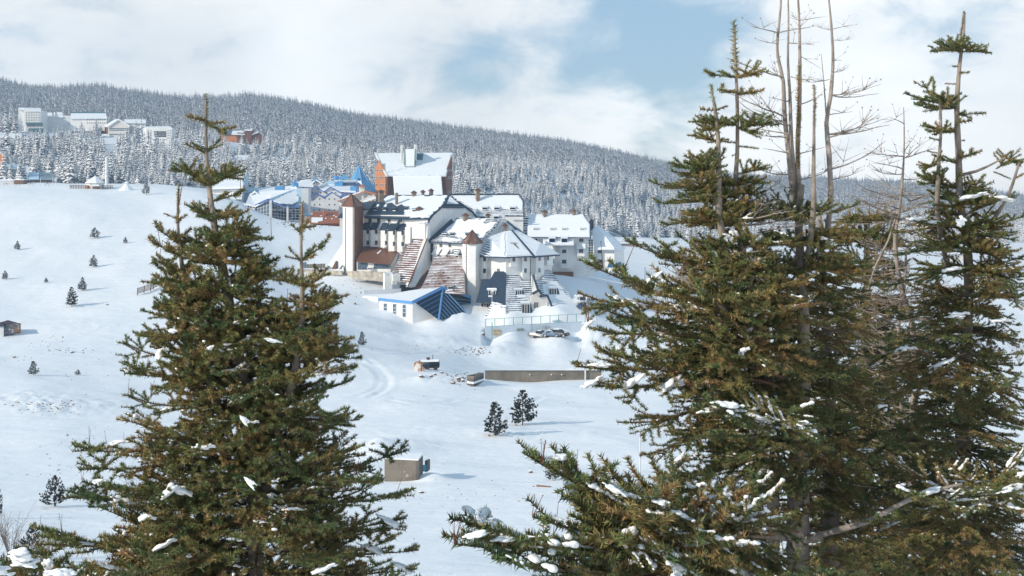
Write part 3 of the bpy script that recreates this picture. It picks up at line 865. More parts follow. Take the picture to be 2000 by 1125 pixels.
# ------------------------------------------------------------------ main wing
mw = thing('hotel_wing', 'largest hotel wing with dark slate roof, curved gable and pent roofed bays', 'building', P(770, 530, 378), HOTEL)
fac = wall_plane(711, 383, 835, 371)
gab = wall_plane(835, 371, 935, 391)
wall(mw, fac, [(711, 420), (836, 420), (835, 500), (780, 540), (711, 530)])
wall(mw, gab, [(835.5, 436), (845, 420), (858, 410), (864, 404.5), (907, 404.5), (922, 414), (932, 426), (932, 475), (838, 560), (835, 540)], m_white, .3, -.05)
mroof = roof_plane(711, 423, 382, 835, 424, 371, 800, 380.5, 392)
roof(mw, mroof, [(711, 424.5), (716, 417), (732, 393), (755, 380.5), (879, 380.5), (869, 396), (858, 408), (846, 419), (840, 426.5), (790, 427)], m_slate)
low = roof_plane(790, 448, 375, 835, 437, 368.5, 846, 419, 372.5)
roof(mw, low, [(783, 426), (843, 421.5), (837.5, 431), (835, 437.5), (809, 436.5), (804, 442), (797, 443.5), (793, 451), (781, 450), (777, 446)], m_slate_half, .3)
snow_sheet(mw, mroof, [(751, 395), (757, 383), (772, 382), (874, 382), (866, 396), (856, 408), (842, 419), (838, 424), (800, 425), (792, 414), (800, 402), (785, 398), (776, 402), (768, 397)], .15, .9)
snow_sheet(mw, low, [(796, 427), (840, 424), (836, 431), (834, 435), (808, 434), (800, 439), (794, 442), (790, 436)], .1, .4, .1)
for x in (737, 752): snow_sheet(mw, mroof, [(x - 6, 407), (x + 1, 398), (x + 4, 400), (x - 2, 409)], .08, .25, .1)
hip = roof_plane(863, 404, 386, 908, 404, 389, 879, 380, 393)
roof(mw, hip, [(862, 405), (872, 390), (879, 380), (890, 390), (909, 405)], m_slate, .25)
snow_sheet(mw, hip, [(872, 398), (879, 383), (896, 398)], .1, .2, .1)
fascia(mw, [P(835, 438, 369.5), P(838, 430, 369.8), P(846, 419, 371.5), (P(858, 409, 375)), P(865, 401, 377)], .26)
fascia(mw, [P(862, 404.5, 375.5), P(909, 404.5, 385)], .3)
fascia(mw, [P(897, 395.5, 384), P(909, 404, 385.5), P(923, 414, 387), P(932, 426, 389)], .26)
fascia(mw, [P(711, 425, 381.5), P(790, 427.5, 374.4)], .18)
roof(mw, roof_plane(705, 408, 384, 735, 404, 384, 715, 394, 392), [(704, 408), (706, 395), (732, 394), (722, 408)], m_slate)
wall(mw, wall_plane(706, 385, 722, 385), [(706, 407), (722, 407), (712, 424), (706, 424)])
for x, g in ((723, g_red), (740, g_red), (760.5, g_grey), (783, g_dark)): window(mw, fac, x, 431, 4.6, 8, g, m_frame_d if g is g_red else m_frame)
bays = ((712.5, 727, 447, 480.5), (729, 743.5, 447, 482), (749, 763, 447.5, 483), (764, 779, 449, 490.5), (781, 795, 449.5, 491.5))
for (x0, x1, y0, y1), g in zip(bays, (g_dark, g_red, g_grey, g_grey, g_grey)):
    fp = bay(mw, fac, x0, x1 - 3.5, y0, y1, 1.2, None, m_slate, 1.75)
    xm = (x0 + x1 - 3.5) / 2 + .9
    window(mw, fp, xm, y0 + 5.5, 5, 8.4, g, None, 0); window(mw, fp, xm, y0 + 27, 5, 8.4, g, None, 0)
fp = bay(mw, fac, 797, 807, 443, 476, 1.3); fp = bay(mw, fac, 809.5, 834.5, 437, 466, 1.0)
# cross gable above the fourth bay
cg = roof_plane(765, 444, 375.5, 779, 440, 375.5, 774, 425, 380)
roof(mw, cg, [(762, 443), (774, 425.5), (783, 425.5), (776, 444), (770, 447)], m_slate, .2)
wall(mw, wall_plane(774, 374.5, 788, 374.5), [(772, 440), (780, 427), (781, 438)], m_trim, .4)
for x, y in ((733, 408), (751, 408.5), (770, 409), (793, 408)): dormer(mw, mroof, x, y, 6, 5, m_slate)
dormer(mw, mroof, 808, 411, 5, 5, m_slate_half)
chimney(mw, 774.7, 376.5, 398, 5, 386, slim=True); chimney(mw, 808.5, 377, 388, 9, 390); chimney(mw, 826, 375.5, 380, 5, 391, capw=2); chimney(mw, 842, 373, 381, 8, 392)
chimney(mw, 819, 408, 420.5, 11, 377.5); chimney(mw, 744, 375, 386, 11, 389)
window(mw, gab, 826 + 18, 506 - 10, 0.1, 0.1, g_dark) if False else None

# low brown pavilion at its foot
pv = thing('pavilion', 'low pavilion with plain brown roof between the tall tower and the striped roofs', 'building', P(730, 528, 369))
pvw = wall_plane(697, 371, 763, 368)
wall(pv, pvw, [(697, 507), (763, 513), (763, 534), (697, 530)])
pvr = roof_plane(697, 508.5, 370, 763, 514, 367, 720, 483, 380.5)
roof(pv, pvr, [(696, 509.5), (711, 480), (714, 479), (779, 487), (776, 493), (763, 515)], m_tile, .3)
snow_sheet(pv, pvr, [(736, 494), (744, 488), (744.5, 490), (738, 496)], .08, .05, .1)
wall(pv, wall_plane(763, 368, 779, 377), [(763, 514), (778, 492), (770, 532), (763, 534)])
wall(pv, wall_plane(697, 370.6, 770, 367), [(688, 529), (770, 532), (770, 552), (688, 544)], m_stone, .5, 0, 'plinth')
for x0, x1, n in ((699, 718, 4), (731, 762.5, 7)):
    for k in range(n):
        w = (x1 - x0) / n
        y0 = 511 if x0 < 720 else 514
        window(pv, pvw, x0 + w * (k + .5), (y0 + 527 - (1 if x0 < 720 else 3)) / 2, w - .8, 14 if x0 < 720 else 10, g_pale, m_frame_d, 0)
ac = MB(); ac.slab(pvw.poly([(717, 521), (728, 522), (728, 527), (717, 526)], 1.0), 1.0, 0)
aco = obj('cooler', ac, m_frame, pv)
for k in range(3): obj('vent', MB().slab(pvw.poly([(718 + k * 3.3, 523.2), (720.6 + k * 3.3, 523.4), (720.6 + k * 3.3, 526), (718 + k * 3.3, 525.8)], 1.03), .05, 0), g_dark, aco)

# great lean-to roofs of brown tiles
lt = thing('lean_to_wing', 'steep brown tiled lean-to with rows of snow below the main wing', 'building', P(800, 548, 366), HOTEL)
lr = roof_plane(782, 549, 360, 802, 551, 358, 820, 465, 372)
roof(lt, lr, [(809, 464), (834.5, 465.5), (802, 552), (782, 550), (778.5, 530), (797, 476), (806, 474.5)], m_tile_half)
lr2 = roof_plane(766, 532, 364, 779, 533, 364, 792, 490, 373)
roof(lt, lr2, [(786, 491), (793.5, 490), (797, 480), (779, 534), (765, 533)], m_tile_half)
but = wall_plane(833, 368.6, 841, 371)
bp = Plane(P(798, 558, 357.5), P(812, 559, 358.5), P(838, 470, 371.5))
obj('buttress', MB().slab([P(798, 559, 357), P(811, 560, 358), P(822, 540, 361), P(841, 524, 370.8), P(840, 437, 371.2), P(835.2, 437, 370.4), P(834.3, 466, 370.2)], 1.2, 0), m_white, lt)
fascia(lt, [P(834.4, 465, 369.6), P(797.5, 558, 356.6)], .16, m_brown, 'verge_board')
br_ = Plane(P(810, 560, 358), P(822, 561, 359), P(836, 527, 367))
roof(lt, br_, [(810, 561), (823, 540.5), (836, 526.5), (838, 530), (829, 549), (822, 562)], m_tile, .4)
obj('vent', MB().slab([P(820, 515, 363.8), P(822.5, 515, 364.2), P(822.5, 517, 364.2), P(820, 517, 363.8)], .3), g_dark, lt)
obj('vent', MB().slab([P(821.5, 523, 363.2), P(824, 523, 363.6), P(824, 527.5, 363.6), P(821.5, 527.5, 363.2)], .3), g_dark, lt)

# ------------------------------------------------------------------ second wing
sw = thing('hotel_wing', 'middle hotel wing with snowy slate roof between the two stair towers', 'building', P(870, 560, 362), HOTEL)
sf = wall_plane(839, 372, 908, 363)
wall(sw, sf, [(846, 470), (908, 470), (908, 560), (846, 530)])
sr = roof_plane(839, 471, 371, 902, 475, 362.5, 900, 424.5, 378)
roof(sw, sr, [(838.5, 472), (883, 431), (893, 424.5), (977, 427.5), (969, 440), (944, 466), (935, 476), (898, 475.5)], m_slate_half)
snow_sheet(sw, sr, [(869, 452), (880, 440), (893, 427), (950, 429), (944, 436), (972, 433), (960, 446), (940, 464), (922, 463), (900, 463), (880, 459)], .14, .8)
snow_sheet(sw, sr, [(862, 469), (866, 463), (900, 466), (899, 470), (880, 471)], .1, .5, .1)
fascia(sw, [P(838.5, 472, 370.5), P(884, 430, 376.5)], .55)
fascia(sw, [P(838.5, 472, 370.5), P(900, 476, 362)], .16)
fascia(sw, [P(977, 427.5, 377), P(969, 440, 371), P(943, 467, 361)], .3)
wall(sw, wall_plane(930, 362, 978, 377), [(932, 474), (944, 466), (968, 440), (977, 429), (985, 440), (985, 470), (940, 500)], m_white, .3)
chimney(sw, 909.5, 421, 434.5, 11, 375); chimney(sw, 953, 421, 433, 6, 375.5, capw=1.9)
for x, y in ((868, 458), (883, 458), (913, 458), (928, 460)): dormer(sw, sr, x, y, 8, 5, m_slate_half)
# glazed stair slot
for r in range(9):
    for c in range(2):
        q = sf.poly([(841 + c * 2.6, 476 + r * 3.7), (843 + c * 2.6, 476 + r * 3.7), (843 + c * 2.6, 479 + r * 3.7), (841 + c * 2.6, 479 + r * 3.7)], .06)
        obj('pane', MB().slab(q, .1, 0, sf.n), g_blue, sw, uv=False)
wall(sw, sf, [(839, 472), (847, 472), (847, 530), (839, 530)], m_frame, .3, -.05)
for x in (861.5, 879): window(sw, sf, x, 479, 4.4, 7, g_grey)
for (x0, x1, y0, y1), g, rm in (((851, 865, 495, 512), g_grey, m_slate_most), ((868, 881, 496, 514), g_tan, m_slate_most), ((886, 902, 498, 537), g_red, m_slate_rows)):
    fp = bay(sw, sf, x0, x1 - 3, y0, y1, 1.2, None, rm, 1.5)
    window(sw, fp, (x0 + x1) / 2 - 1, y0 + 5.3, 5, 8, g, None, 0)
    if y1 > 530: window(sw, fp, (x0 + x1) / 2 - 1, 527, 4.6, 8, g_grey)
roof(sw, roof_plane(885, 497, 364, 900, 497, 363.5, 897, 474, 368), [(881, 492), (894, 474), (905, 475), (903, 496), (888, 498)], m_slate_half, .2)
s2 = roof_plane(824, 566, 349, 906, 572, 345, 880, 503, 363)
roof(sw, s2, [(847, 503), (854, 500), (906, 503), (908, 574), (822, 567), (832, 545)], m_tile_half, .35)

dormer(sw, s2, 880, 562, 9, 7, m_tile_half)

t2 = stair_tower('shorter stair tower, all white with half snowed brown cap, beside the blue glass pyramid', [(903.5, 357), (914.5, 352.5), (929, 352), (940.5, 357), (934, 363), (909, 363)], 475, 613, (922.4, 449.5, 357),
                 [m_white, m_white, m_white, m_white, m_white, m_white], 1.13, m_tile_some, (0, 910.6, 478, 600), 354)

# ------------------------------------------------------------------ fan-roofed block
fb = thing('hotel_wing', 'fan roofed hotel block with steep slate skirts at the right of the shorter tower', 'building', P(1000, 615, 345), HOTEL)
fl = wall_plane(941, 357, 988, 350); fr_ = wall_plane(988, 350, 1042, 353); fr2 = wall_plane(1042, 353, 1080, 359)
wall(fb, fl, [(941, 497), (988, 497), (988, 560), (941, 560)]); wall(fb, fr_, [(988, 496), (1040, 496), (1040, 560), (988, 560)]); wall(fb, fr2, [(1040, 494), (1078, 494), (1078, 555), (1040, 560)])
ap = P(988.5, 450, 366)
def facet(pts, m, thick=.25, name='roof'):
    return obj(name, MB().slab(pts, thick, 0, Vector((0, -1, .8))), m, fb)
e0, e1, e2, e3, e4 = P(932, 499, 357), P(956.5, 501, 350.5), P(988.5, 502, 347.5), P(1040, 499.5, 350), P(1094, 497, 360)
facet([e0, e1, P(956.5, 462, 361), P(950, 472, 362)], m_slate_rows); facet([e1, e2, ap, P(956.5, 462, 361)], m_slate_most)
facet([e2, e3, P(998, 450, 366), ap], m_slate_most); facet([P(1044, 500, 350.5), e4, P(1056, 474, 361), P(1010, 449, 369), P(1001, 450, 367)], m_slate_most)
def onto(pts): return pts
fp1 = Plane(e2, e3, ap); snow_sheet(fb, fp1, [(990, 499), (990, 453), (997, 452.5), (1036, 497)], .12, .2)
fp2 = Plane(P(1044, 500, 350.5), e4, P(1010, 449, 369)); snow_sheet(fb, fp2, [(1047, 498), (1006, 452), (1012, 452), (1056, 476), (1088, 496)], .12, .2)
fp3 = Plane(e1, e2, ap); snow_sheet(fb, fp3, [(960, 498), (958, 464), (986, 453), (986, 499)], .12, .25)
obj('valley_gutter', MB().slab([P(997, 449, 366.5), P(1001, 449, 366.5), P(1046, 500.5, 350), P(1040, 500.5, 350)], .5, 0), m_trim, fb)
for a, b in ((e0, e1), (e1, e2), (e2, e3), (P(1044, 500.5, 350.3), e4)): fascia(fb, [a + Vector((0, 0, -.15)), b + Vector((0, 0, -.15))], .17)
# higher roof behind it
hb = roof_plane(985, 466, 366, 1035, 466, 372, 1000, 440, 378)
roof(fb, hb, [(978, 452), (984, 436), (992, 432), (1008, 440), (1032, 463), (1038, 478), (1011, 449)], m_slate_rows)
fascia(fb, [P(990, 432, 375), P(1008, 447, 370.5), P(1032, 463, 370)], .3)
chimney(fb, 986, 441, 452, 7, 366, capw=1.5)
for (x0, y0, x1, y1) in ((999, 474, 1014, 487), (1039, 473, 1053, 485)):
    q = fp1 if x0 < 1020 else fp2
    o = obj('skylight', MB().slab(q.poly([(x0, y0), (x0 + 7, y0), (x1 + 2, y1), (x1 - 2, y1)], .2), .15, 0), m_frame, fb)
    obj('pane', MB().slab(q.poly([(x0 + 2, y0 + 1), (x0 + 6.5, y0 + 1), (x1 - .5, y1 - 2), (x1 - 3, y1 - 3)], .26), .1, 0), g_tan, o)
    dormer(fb, q, x0 + 3.5, y0 + 1.5, 9, 3, m_slate_half, False)
# piers, bays and windows
for pl, x0, x1, y0, y1, dp in ((fl, 941.5, 953, 503, 545, 1.3), (fr_, 994, 1008, 502, 521, 1.2), (fr_, 1017, 1032, 501, 548, 1.0), (fr2, 1041, 1057, 501, 547, 1.0), (fr2, 1062, 1074, 499, 518, 1.1)):
    fp = bay(fb, pl, x0, x1, y0, y1, dp)
    if x0 < 945: window(fb, fp, 947, 506, 5, 8.4, g_dark, None, 0); window(fb, fp, 947, 529, 5, 8.4, g_dark, None, 0)
    elif x0 < 1000: window(fb, fp, 1003.5, 506.5, 5, 8.4, g_tan, None, 0)
    elif x0 < 1020: window(fb, fp, 1026, 506, 5, 8.4, g_tan, None, 0); window(fb, fp, 1026, 528.5, 5, 8.4, g_pale, None, 0)
    elif x0 < 1050: window(fb, fp, 1053.5, 505, 4, 8, g_tan); window(fb, fp, 1053, 528, 4, 8, g_pale)
    else: window(fb, fp, 1069.5, 504.5, 4.4, 8, g_tan)
window(fb, fl, 974, 529, 4.6, 8.5, g_pale)
for r in range(13):
    q = fr_.poly([(1033.5, 502 + r * 3.6), (1037, 502 + r * 3.6), (1037, 504.8 + r * 3.6), (1033.5, 504.8 + r * 3.6)], .06)
    obj('pane', MB().slab(q, .1, 0, fr_.n), g_dark, fb, uv=False)
# steep skirts
k1 = Plane(P(930, 590, 345), P(988, 597, 341.5), P(975, 530, 351))
roof(fb, k1, [(941.5, 545), (958, 545), (966, 530), (988.2, 530), (988.2, 597), (960, 590), (929.5, 589.5)], m_slate, .35)
k2 = Plane(P(949, 622, 340.5), P(989, 623, 337), P(975, 588, 342.5))
roof(fb, k2, [(961, 588), (988.2, 596), (988.8, 634), (940, 634)], m_slate_rows, .35)
snow_sheet(fb, k2, [(962, 596), (986, 602), (986, 622), (951, 622)], .1, .3, .1)
k3 = Plane(P(989, 622, 337), P(1044, 611, 341), P(1005, 530, 352))
roof(fb, k3, [(988.2, 530), (1009.5, 530), (1019, 548), (1036, 549.5), (1041, 567), (1035, 578), (1046, 618), (988.8, 634)], m_slate_rows, .35)

k4 = Plane(P(1083, 611, 341), P(1141, 610, 346), P(1065, 530, 356))
roof(fb, k4, [(1046, 549), (1060, 547), (1060, 529), (1075, 527), (1081, 536), (1147, 617), (1083, 619), (1057, 572)], m_slate_rows, .35)
snow_sheet(fb, k4, [(1060, 556), (1086, 548), (1136, 609), (1086, 610), (1062, 574)], .12, .6, .1)
obj('pier', MB().slab([P(1037.5, 536, 349.5), P(1043, 536, 350), P(1051, 566, 345), P(1041, 574, 344)], 1.0), m_white, fb)
fascia(fb, [P(1041, 536, 348.8), P(1051, 567, 344.4)], .26)
wp = wall_plane(1036, 343, 1084, 344)
wall(fb, wp, [(1037, 578), (1052, 570), (1056, 567), (1058, 577), (1068, 576), (1087, 620), (1036, 620)], m_cream, 1.0)
fascia(fb, [P(1040, 574, 342.3), P(1053, 566.5, 342.3), P(1058, 575, 342.3)], .3); fascia(fb, [P(1054, 579, 342), P(1069, 576.5, 342), P(1083, 611, 342)], .28)
window(fb, wp, 1047, 598, 7.5, 15, g_tan, None, 1)
def bigdormer(pl, x0, x1, y0, y1, m, n):
    """deep cut-in window of a skirt roof: dark reveal, frame, panes"""
    q = pl.poly([(x0, y1), (x1, y1), (x1 - (y1 - y0) * .28, y0), (x0 - (y1 - y0) * .18, y0)], .12)
    o = obj('roof_window', MB().slab(q, .2, 0), m_trim, fb)
    w = (x1 - x0) * .72 / n
    for k in range(n):
        xa = x0 - (y1 - y0) * .02 + k * w
        pq = pl.poly([(xa + .4, y1 - 1.5), (xa + w - .4, y1 - 1.5), (xa + w - .6, y0 + 1.5), (xa + .2, y0 + 1.5)], .2)
        obj('pane', MB().slab(pq, .1, 0), g_tan if k % 2 else g_dark, o, uv=False)
    mb = MB()
    for k in range(n + 1):
        xa = x0 - (y1 - y0) * .02 + k * w
        mb.slab(pl.poly([(xa - .35, y1), (xa + .35, y1), (xa + .35, y0 + .5), (xa - .35, y0 + .5)], .32), .2, 0)
    obj('frame', mb, m_frame, o, uv=False)
    hood = pl.poly([(x0 - 4, y0 + 1), (x1 - (y1 - y0) * .25, y0 + 1), (x1 - (y1 - y0) * .35, y0 - 1.5), (x0 - 3, y0 - 1.5)], .7)
    obj('hood', MB().slab(hood, .5, 0), m_slate_most, o)
bigdormer(k1, 954.5, 973, 564, 574.5, m_slate, 3); bigdormer(k3, 1007, 1024, 564, 574.5, m_slate, 3); bigdormer(k3, 1020, 1041, 591, 611, m_slate, 3)
bigdormer(k4, 1073, 1093, 560.5, 574.5, m_slate, 3); bigdormer(k4, 1086, 1106, 587, 607, m_slate, 3)
snow_sheet(fb, k3, [(1010, 575), (1024, 575), (1029, 581), (1012, 581)], .2, .1, .15)
gd = wall_plane(938, 349, 965, 346.5)
wall(fb, gd, [(936, 585), (966, 588), (962, 614), (936, 612)], m_cream, .4)
for k in range(4): window(fb, gd, 942.5 + k * 5, 601, 4, 17, (g_dark, g_tan, g_dark, g_dark)[k], m_frame, 0)

# ------------------------------------------------------------------ wing at the back
bw = thing('hotel_wing', 'rear hotel wing whose snow covered roof rises behind the fan roof', 'building', P(950, 450, 396), HOTEL)
brf = roof_plane(931, 433, 392, 1022, 432, 392, 950, 379, 404)
roof(bw, brf, [(879, 379.5), (1014, 379.5), (1022.5, 393.5), (1022.5, 422), (987, 422), (987, 434), (930, 434), (922, 414), (897, 394)], m_slate_rows)
snow_sheet(bw, brf, [(884, 382), (1012, 382), (1020.5, 395), (1020.5, 409), (975, 409), (928, 409), (912, 399), (896, 390)], .16, .25)
fascia(bw, [P(879, 379.3, 403.5), P(1014, 379.3, 403.5), P(1023, 393, 400.5), P(1023.5, 422, 394)], .18)
for x in (947, 970, 1001): dormer(bw, brf, x, 407, 10, 6, m_slate_most)
for x in (943, 969): dormer(bw, brf, x, 424, 9, 5, m_slate_most, False)
bwl = wall_plane(930, 393, 1023, 393)
wall(bw, bwl, [(930, 430), (987, 430), (987, 421), (1021.5, 421), (1021.5, 500), (930, 500)])
wall(bw, wall_plane(1021.5, 393, 1024, 404), [(1021.7, 421), (1023.6, 400), (1023.6, 500), (1021.7, 500)], m_white)
fascia(bw, [P(987, 422, 391.5), P(1022, 422, 391.5)], .16)
chimney(bw, 933, 372, 386, 8, 401, capw=1.6)
wall(bw, wall_plane(1021, 397, 1032, 397), [(1021, 424), (1033, 424), (1033, 500), (1021, 500)], m_slate_rows)

# ------------------------------------------------------------------ right block
rb = thing('hotel_wing', 'right hand hotel block under one broad smooth snow roof with four slit dormers', 'building', P(1090, 535, 388), HOTEL)
rf = wall_plane(1030, 390, 1153, 388)
wall(rb, rf, [(1031, 460), (1152, 460), (1152, 540), (1031, 540)])
rr = roof_plane(1030, 463, 388.5, 1152, 463.5, 386.5, 1080, 418.5, 399)
roof(rb, rr, [(1030, 464), (1031, 418.5), (1138.5, 418.5), (1152, 438), (1152.5, 464)], m_slate_most)
snow_sheet(rb, rr, [(1031.5, 462), (1032, 420), (1138, 420), (1150.5, 439), (1151, 462)], .3, .12)
fascia(rb, [P(1030, 464, 387.7), P(1152.5, 464.5, 385.8)], .14)
fascia(rb, [P(1138.5, 418, 398.5), P(1153, 438, 393), P(1153.5, 465, 386.5)], .16)
for x in (1046, 1079, 1102, 1137): dormer(rb, rr, x, 447, 9, 3.6, m_slate_most)
chimney(rb, 1064, 414, 420, 8, 398); chimney(rb, 1121, 412.5, 419, 7, 398)
rr2 = roof_plane(1061, 477.5, 385, 1120, 477.5, 384.5, 1090, 461, 388.5)
roof(rb, rr2, [(1060, 478), (1061, 462), (1120, 462), (1120.5, 478)], m_slate_most, .25)
for x in (1078, 1102): dormer(rb, rr2, x, 468.5, 11, 8.5, m_slate_most, False, g_blue)
for (x0, x1, y0, y1, ws) in ((1072, 1084, 485, 524, (511,)), (1095, 1109, 485, 524, (490.5, 511)), (1128, 1142, 484, 500, (490,))):
    fp = bay(rb, rf, x0, x1, y0, y1, 1.2, None, m_slate_most, 1.5)
    for y in ws: window(rb, fp, (x0 + x1) / 2, y, 7, 7.5, g_dark)
window(rb, rf, 1045.7, 468, 7, 7, g_blue); window(rb, rf, 1135.5, 468.5, 7, 7.5, g_dark); window(rb, rf, 1066, 511, 6, 7.5, g_blue)
wall(rb, wall_plane(1080, 386, 1122, 386), [(1079, 531), (1120, 531), (1120, 540), (1079, 540)], m_brown, 1.0, 0, 'plinth')
for r in range(8):
    for c in range(2):
        q = rf.poly([(1150 + c * 4.6, 468 + r * 4.8), (1153.4 + c * 4.6, 468 + r * 4.8), (1153.4 + c * 4.6, 471.6 + r * 4.8), (1150 + c * 4.6, 471.6 + r * 4.8)], .1)
        obj('pane', MB().slab(q, .15, 0, rf.n), g_dark, rb, uv=False)
wall(rb, rf, [(1148, 466), (1160, 466), (1160, 540), (1148, 540)], m_white, .3, .02)
sl = Plane(P(1080, 540, 382), P(1150, 610, 352), P(1150, 545, 376))

# ------------------------------------------------------------------ end wing
ew = thing('hotel_wing', 'small hipped hotel wing at the far right end with a blue awning', 'building', P(1190, 525, 389), HOTEL)
ef = wall_plane(1159, 391, 1200, 388.5); ef2 = wall_plane(1200, 388.5, 1220, 394)
wall(ew, ef, [(1159, 484), (1200, 484), (1200, 530), (1159, 530)]); wall(ew, ef2, [(1200, 484), (1219, 484), (1219, 530), (1200, 530)])
ea = P(1163, 441, 398)
def ewroof(pts, m): return obj('roof', MB().slab(pts, .25, 0, Vector((0, -1, .8))), m, ew)
ewroof([P(1157.5, 487, 389), P(1200, 487, 386.5), ea, P(1157.5, 447, 398)], m_slate_most)
ewroof([P(1200, 487, 386.5), P(1221, 486, 393), P(1201, 464, 398), P(1170, 441, 402), ea], m_slate_most)
ep = Plane(P(1157.5, 487, 389), P(1200, 487, 386.5), ea); snow_sheet(ew, ep, [(1159, 485), (1196, 485), (1164, 446), (1159, 450)], .2, .1)
ep2 = Plane(P(1200, 487, 386.5), P(1221, 486, 393), ea); snow_sheet(ew, ep2, [(1199, 484), (1217, 484), (1198, 465), (1168, 443)], .2, .1)
for x, y in ((1172, 490.8), (1172, 510.5)): window(ew, ef, x, y, 7, 7, g_dark)
window(ew, ef, 1194, 510.5, 7, 7, g_dark)
aw = Plane(P(1187, 521, 385), P(1217, 521, 389), P(1190, 512, 388.5))
obj('awning', MB().slab(aw.poly([(1186, 522), (1217, 522), (1212, 511), (1190, 511)]), .12, 0), mat('awning_blue', (.03, .16, .30), .6, .08), ew)
chimney(ew, 1155.5, 432, 441, 6, 399, capw=1.2, m=m_trim)

# ------------------------------------------------------------------ swimming hall with the blue glass pyramid
ph = thing('swimming_hall', 'low white hall with blue edged snow roof and three tall windows', 'building', P(800, 630, 337))
pf = wall_plane(739.5, 345, 805.6, 337); pr = wall_plane(805.6, 337, 860, 340)
wall(ph, pf, [(740.5, 585), (805.6, 591), (805.6, 640), (740.5, 636)], m_white); wall(ph, pr, [(805.6, 590), (812.5, 588.5), (857, 623), (857, 640), (805.6, 640)], m_white)
prf = Plane(P(739, 583, 345), P(805.6, 590, 336.5), P(864, 562, 350))
roof(ph, prf, [(738.5, 583.5), (805.6, 590.5), (865.5, 562.5), (842, 562), (790, 570), (742, 579)], m_slate_most, .5)
snow_sheet(ph, prf, [(740, 581.5), (805, 588), (860, 562), (842, 561), (790, 569), (744, 578)], .3, .1, .3)
m_blue = mat('bright_blue_metal', (0.12, 0.32, 0.64), .45, .06, .5)
m_mull = mat('pale_blue_mullion', (0.16, 0.34, 0.58), .45, .05, .5)
apx = P(865, 562.5, 348); pb0 = P(811, 590, 337.3); pb1 = P(857, 624, 334.5); pb2 = P(914, 615, 341); pb3 = P(919.5, 580, 351); pb4 = P(919.5, 614, 351)
def gable_bar(a, b, r, m, name, par): return obj(name, MB().tube([a, b], r, 6), m, par)
pyr = thing('glass_pyramid', 'dark blue glass pyramid with light blue ribs leaning on the swimming hall', 'glass roof', P(857, 625, 335))
def glazing(tri, fan):
    """fan of panes between the apex and an edge, ribs between them"""
    a, b, c = tri
    n = (b - a).cross(c - a).normalized()
    if n.dot(Vector((0, 0, EYE)) - a) < 0: n = -n
    pts = [b.lerp(c, k / fan) for k in range(fan + 1)]
    for k in range(fan):
        o = obj('pane', MB().slab([a, pts[k], pts[k + 1]], .12, 0, n), g_blue, pyr, uv=False)
    for k in range(1, fan): gable_bar(a + n * .08, pts[k] + n * .08, .07, m_mull, 'rib', pyr)
def glazing_par(a, b, c, k_, frm):
    """panes parted by ribs that rise from the foot edge b-c to the hip a-frm"""
    n = (b - a).cross(c - a).normalized()
    if n.dot(Vector((0, 0, EYE)) - a) < 0: n = -n
    for k in range(k_):
        p0, p1 = b.lerp(c, k / k_), b.lerp(c, (k + 1) / k_)
        h0, h1 = b.lerp(a, k / k_), b.lerp(a, (k + 1) / k_)
        obj('pane', MB().slab([p0, p1, h1, h0] if k else [p0, p1, h1], .12, 0, n), g_blue, pyr, uv=False)
        if k: gable_bar(p0 + n * .08, h0 + n * .08, .05, m_mull, 'rib', pyr)
glazing_par(apx, pb1, pb0, 6, None); glazing_par(apx, pb1, pb2, 8, None); glazing_par(apx, pb4, pb2, 3, None)
nn = Vector((0, -1, .3)).normalized()
obj('pane', MB().slab([apx, pb3, pb4], .12, 0), g_dark, pyr, uv=False)
gable_bar(apx, pb1, .26, m_blue, 'hip_rib', pyr); gable_bar(apx, pb2, .12, m_mull, 'hip_rib', pyr)
for k in range(1, 5): gable_bar(apx.lerp(pb2, .25 + k * .15) + nn * .1, pb3.lerp(pb4, k / 5) + nn * .1, .06, m_mull, 'rib', pyr)
gable_bar(pb3, pb4, .1, m_mull, 'hip_rib', pyr)
fascia(ph, [P(738.5, 584, 344.6), P(805.6, 591, 336.2)], .32, m_blue); fascia(ph, [P(805.6, 590.6, 336.2), P(865, 561.5, 347.4)], .36, m_blue); fascia(ph, [P(864, 561.5, 347.4), P(920, 580.5, 350.4)], .34, m_blue)
for x, y in ((753, 604.5), (771, 605.5), (790, 607)):
    a = [pf.at(x + sx * 2.9, y + sy * 11.3, .06) for sx, sy in ((-1, 1), (1, 1), (1, -1), (-1, -1))]
    o = window(ph, pf, x, y, 5.6, 22.5, g_pale, m_frame, 0)
    for f in (.34, .67): obj('transom', MB().slab([a[0].lerp(a[3], f), a[1].lerp(a[2], f), a[1].lerp(a[2], f + .04), a[0].lerp(a[3], f + .04)], .1, 0, pf.n), m_frame, o, uv=False)
obj('step', MB().slab(pr.poly([(853, 625), (879, 626), (879, 632), (853, 632)], 1.5), 1.2, 0), m_stone, ph)

# plant room and vent shaft behind the hall
pr_ = thing('plant_room', 'long low white plant room with grey parapet left of the swimming hall', 'building', P(711, 594, 353))
w1 = wall_plane(708, 357, 783, 355)
wall(pr_, w1, [(711, 567.5), (783, 563.5), (783, 574), (711, 578)], mat('grey_parapet', (.40, .44, .50), .8, .06, .5), .4, 0, 'parapet')
w2 = wall_plane(708, 354, 740, 351)
wall(pr_, w2, [(709, 578), (738.5, 580), (738, 600), (709, 598)], m_white, 3)
obj('roof', MB().slab([P(708.5, 578.5, 353.6), P(742, 581, 350.6), P(785, 572, 356), P(711, 575, 357)], .4, 0, Vector((0, -.2, 1))), m_snow, pr_)
wall(pr_, wall_plane(782, 356.6, 824, 360), [(782, 556), (810, 558), (824, 560), (812, 568), (782, 574)], g_dark, .4, 0, 'opening')
vs = thing('vent_shaft', 'white boxy ventilation shaft standing above the low plant room', 'shaft', P(765, 560, 358))
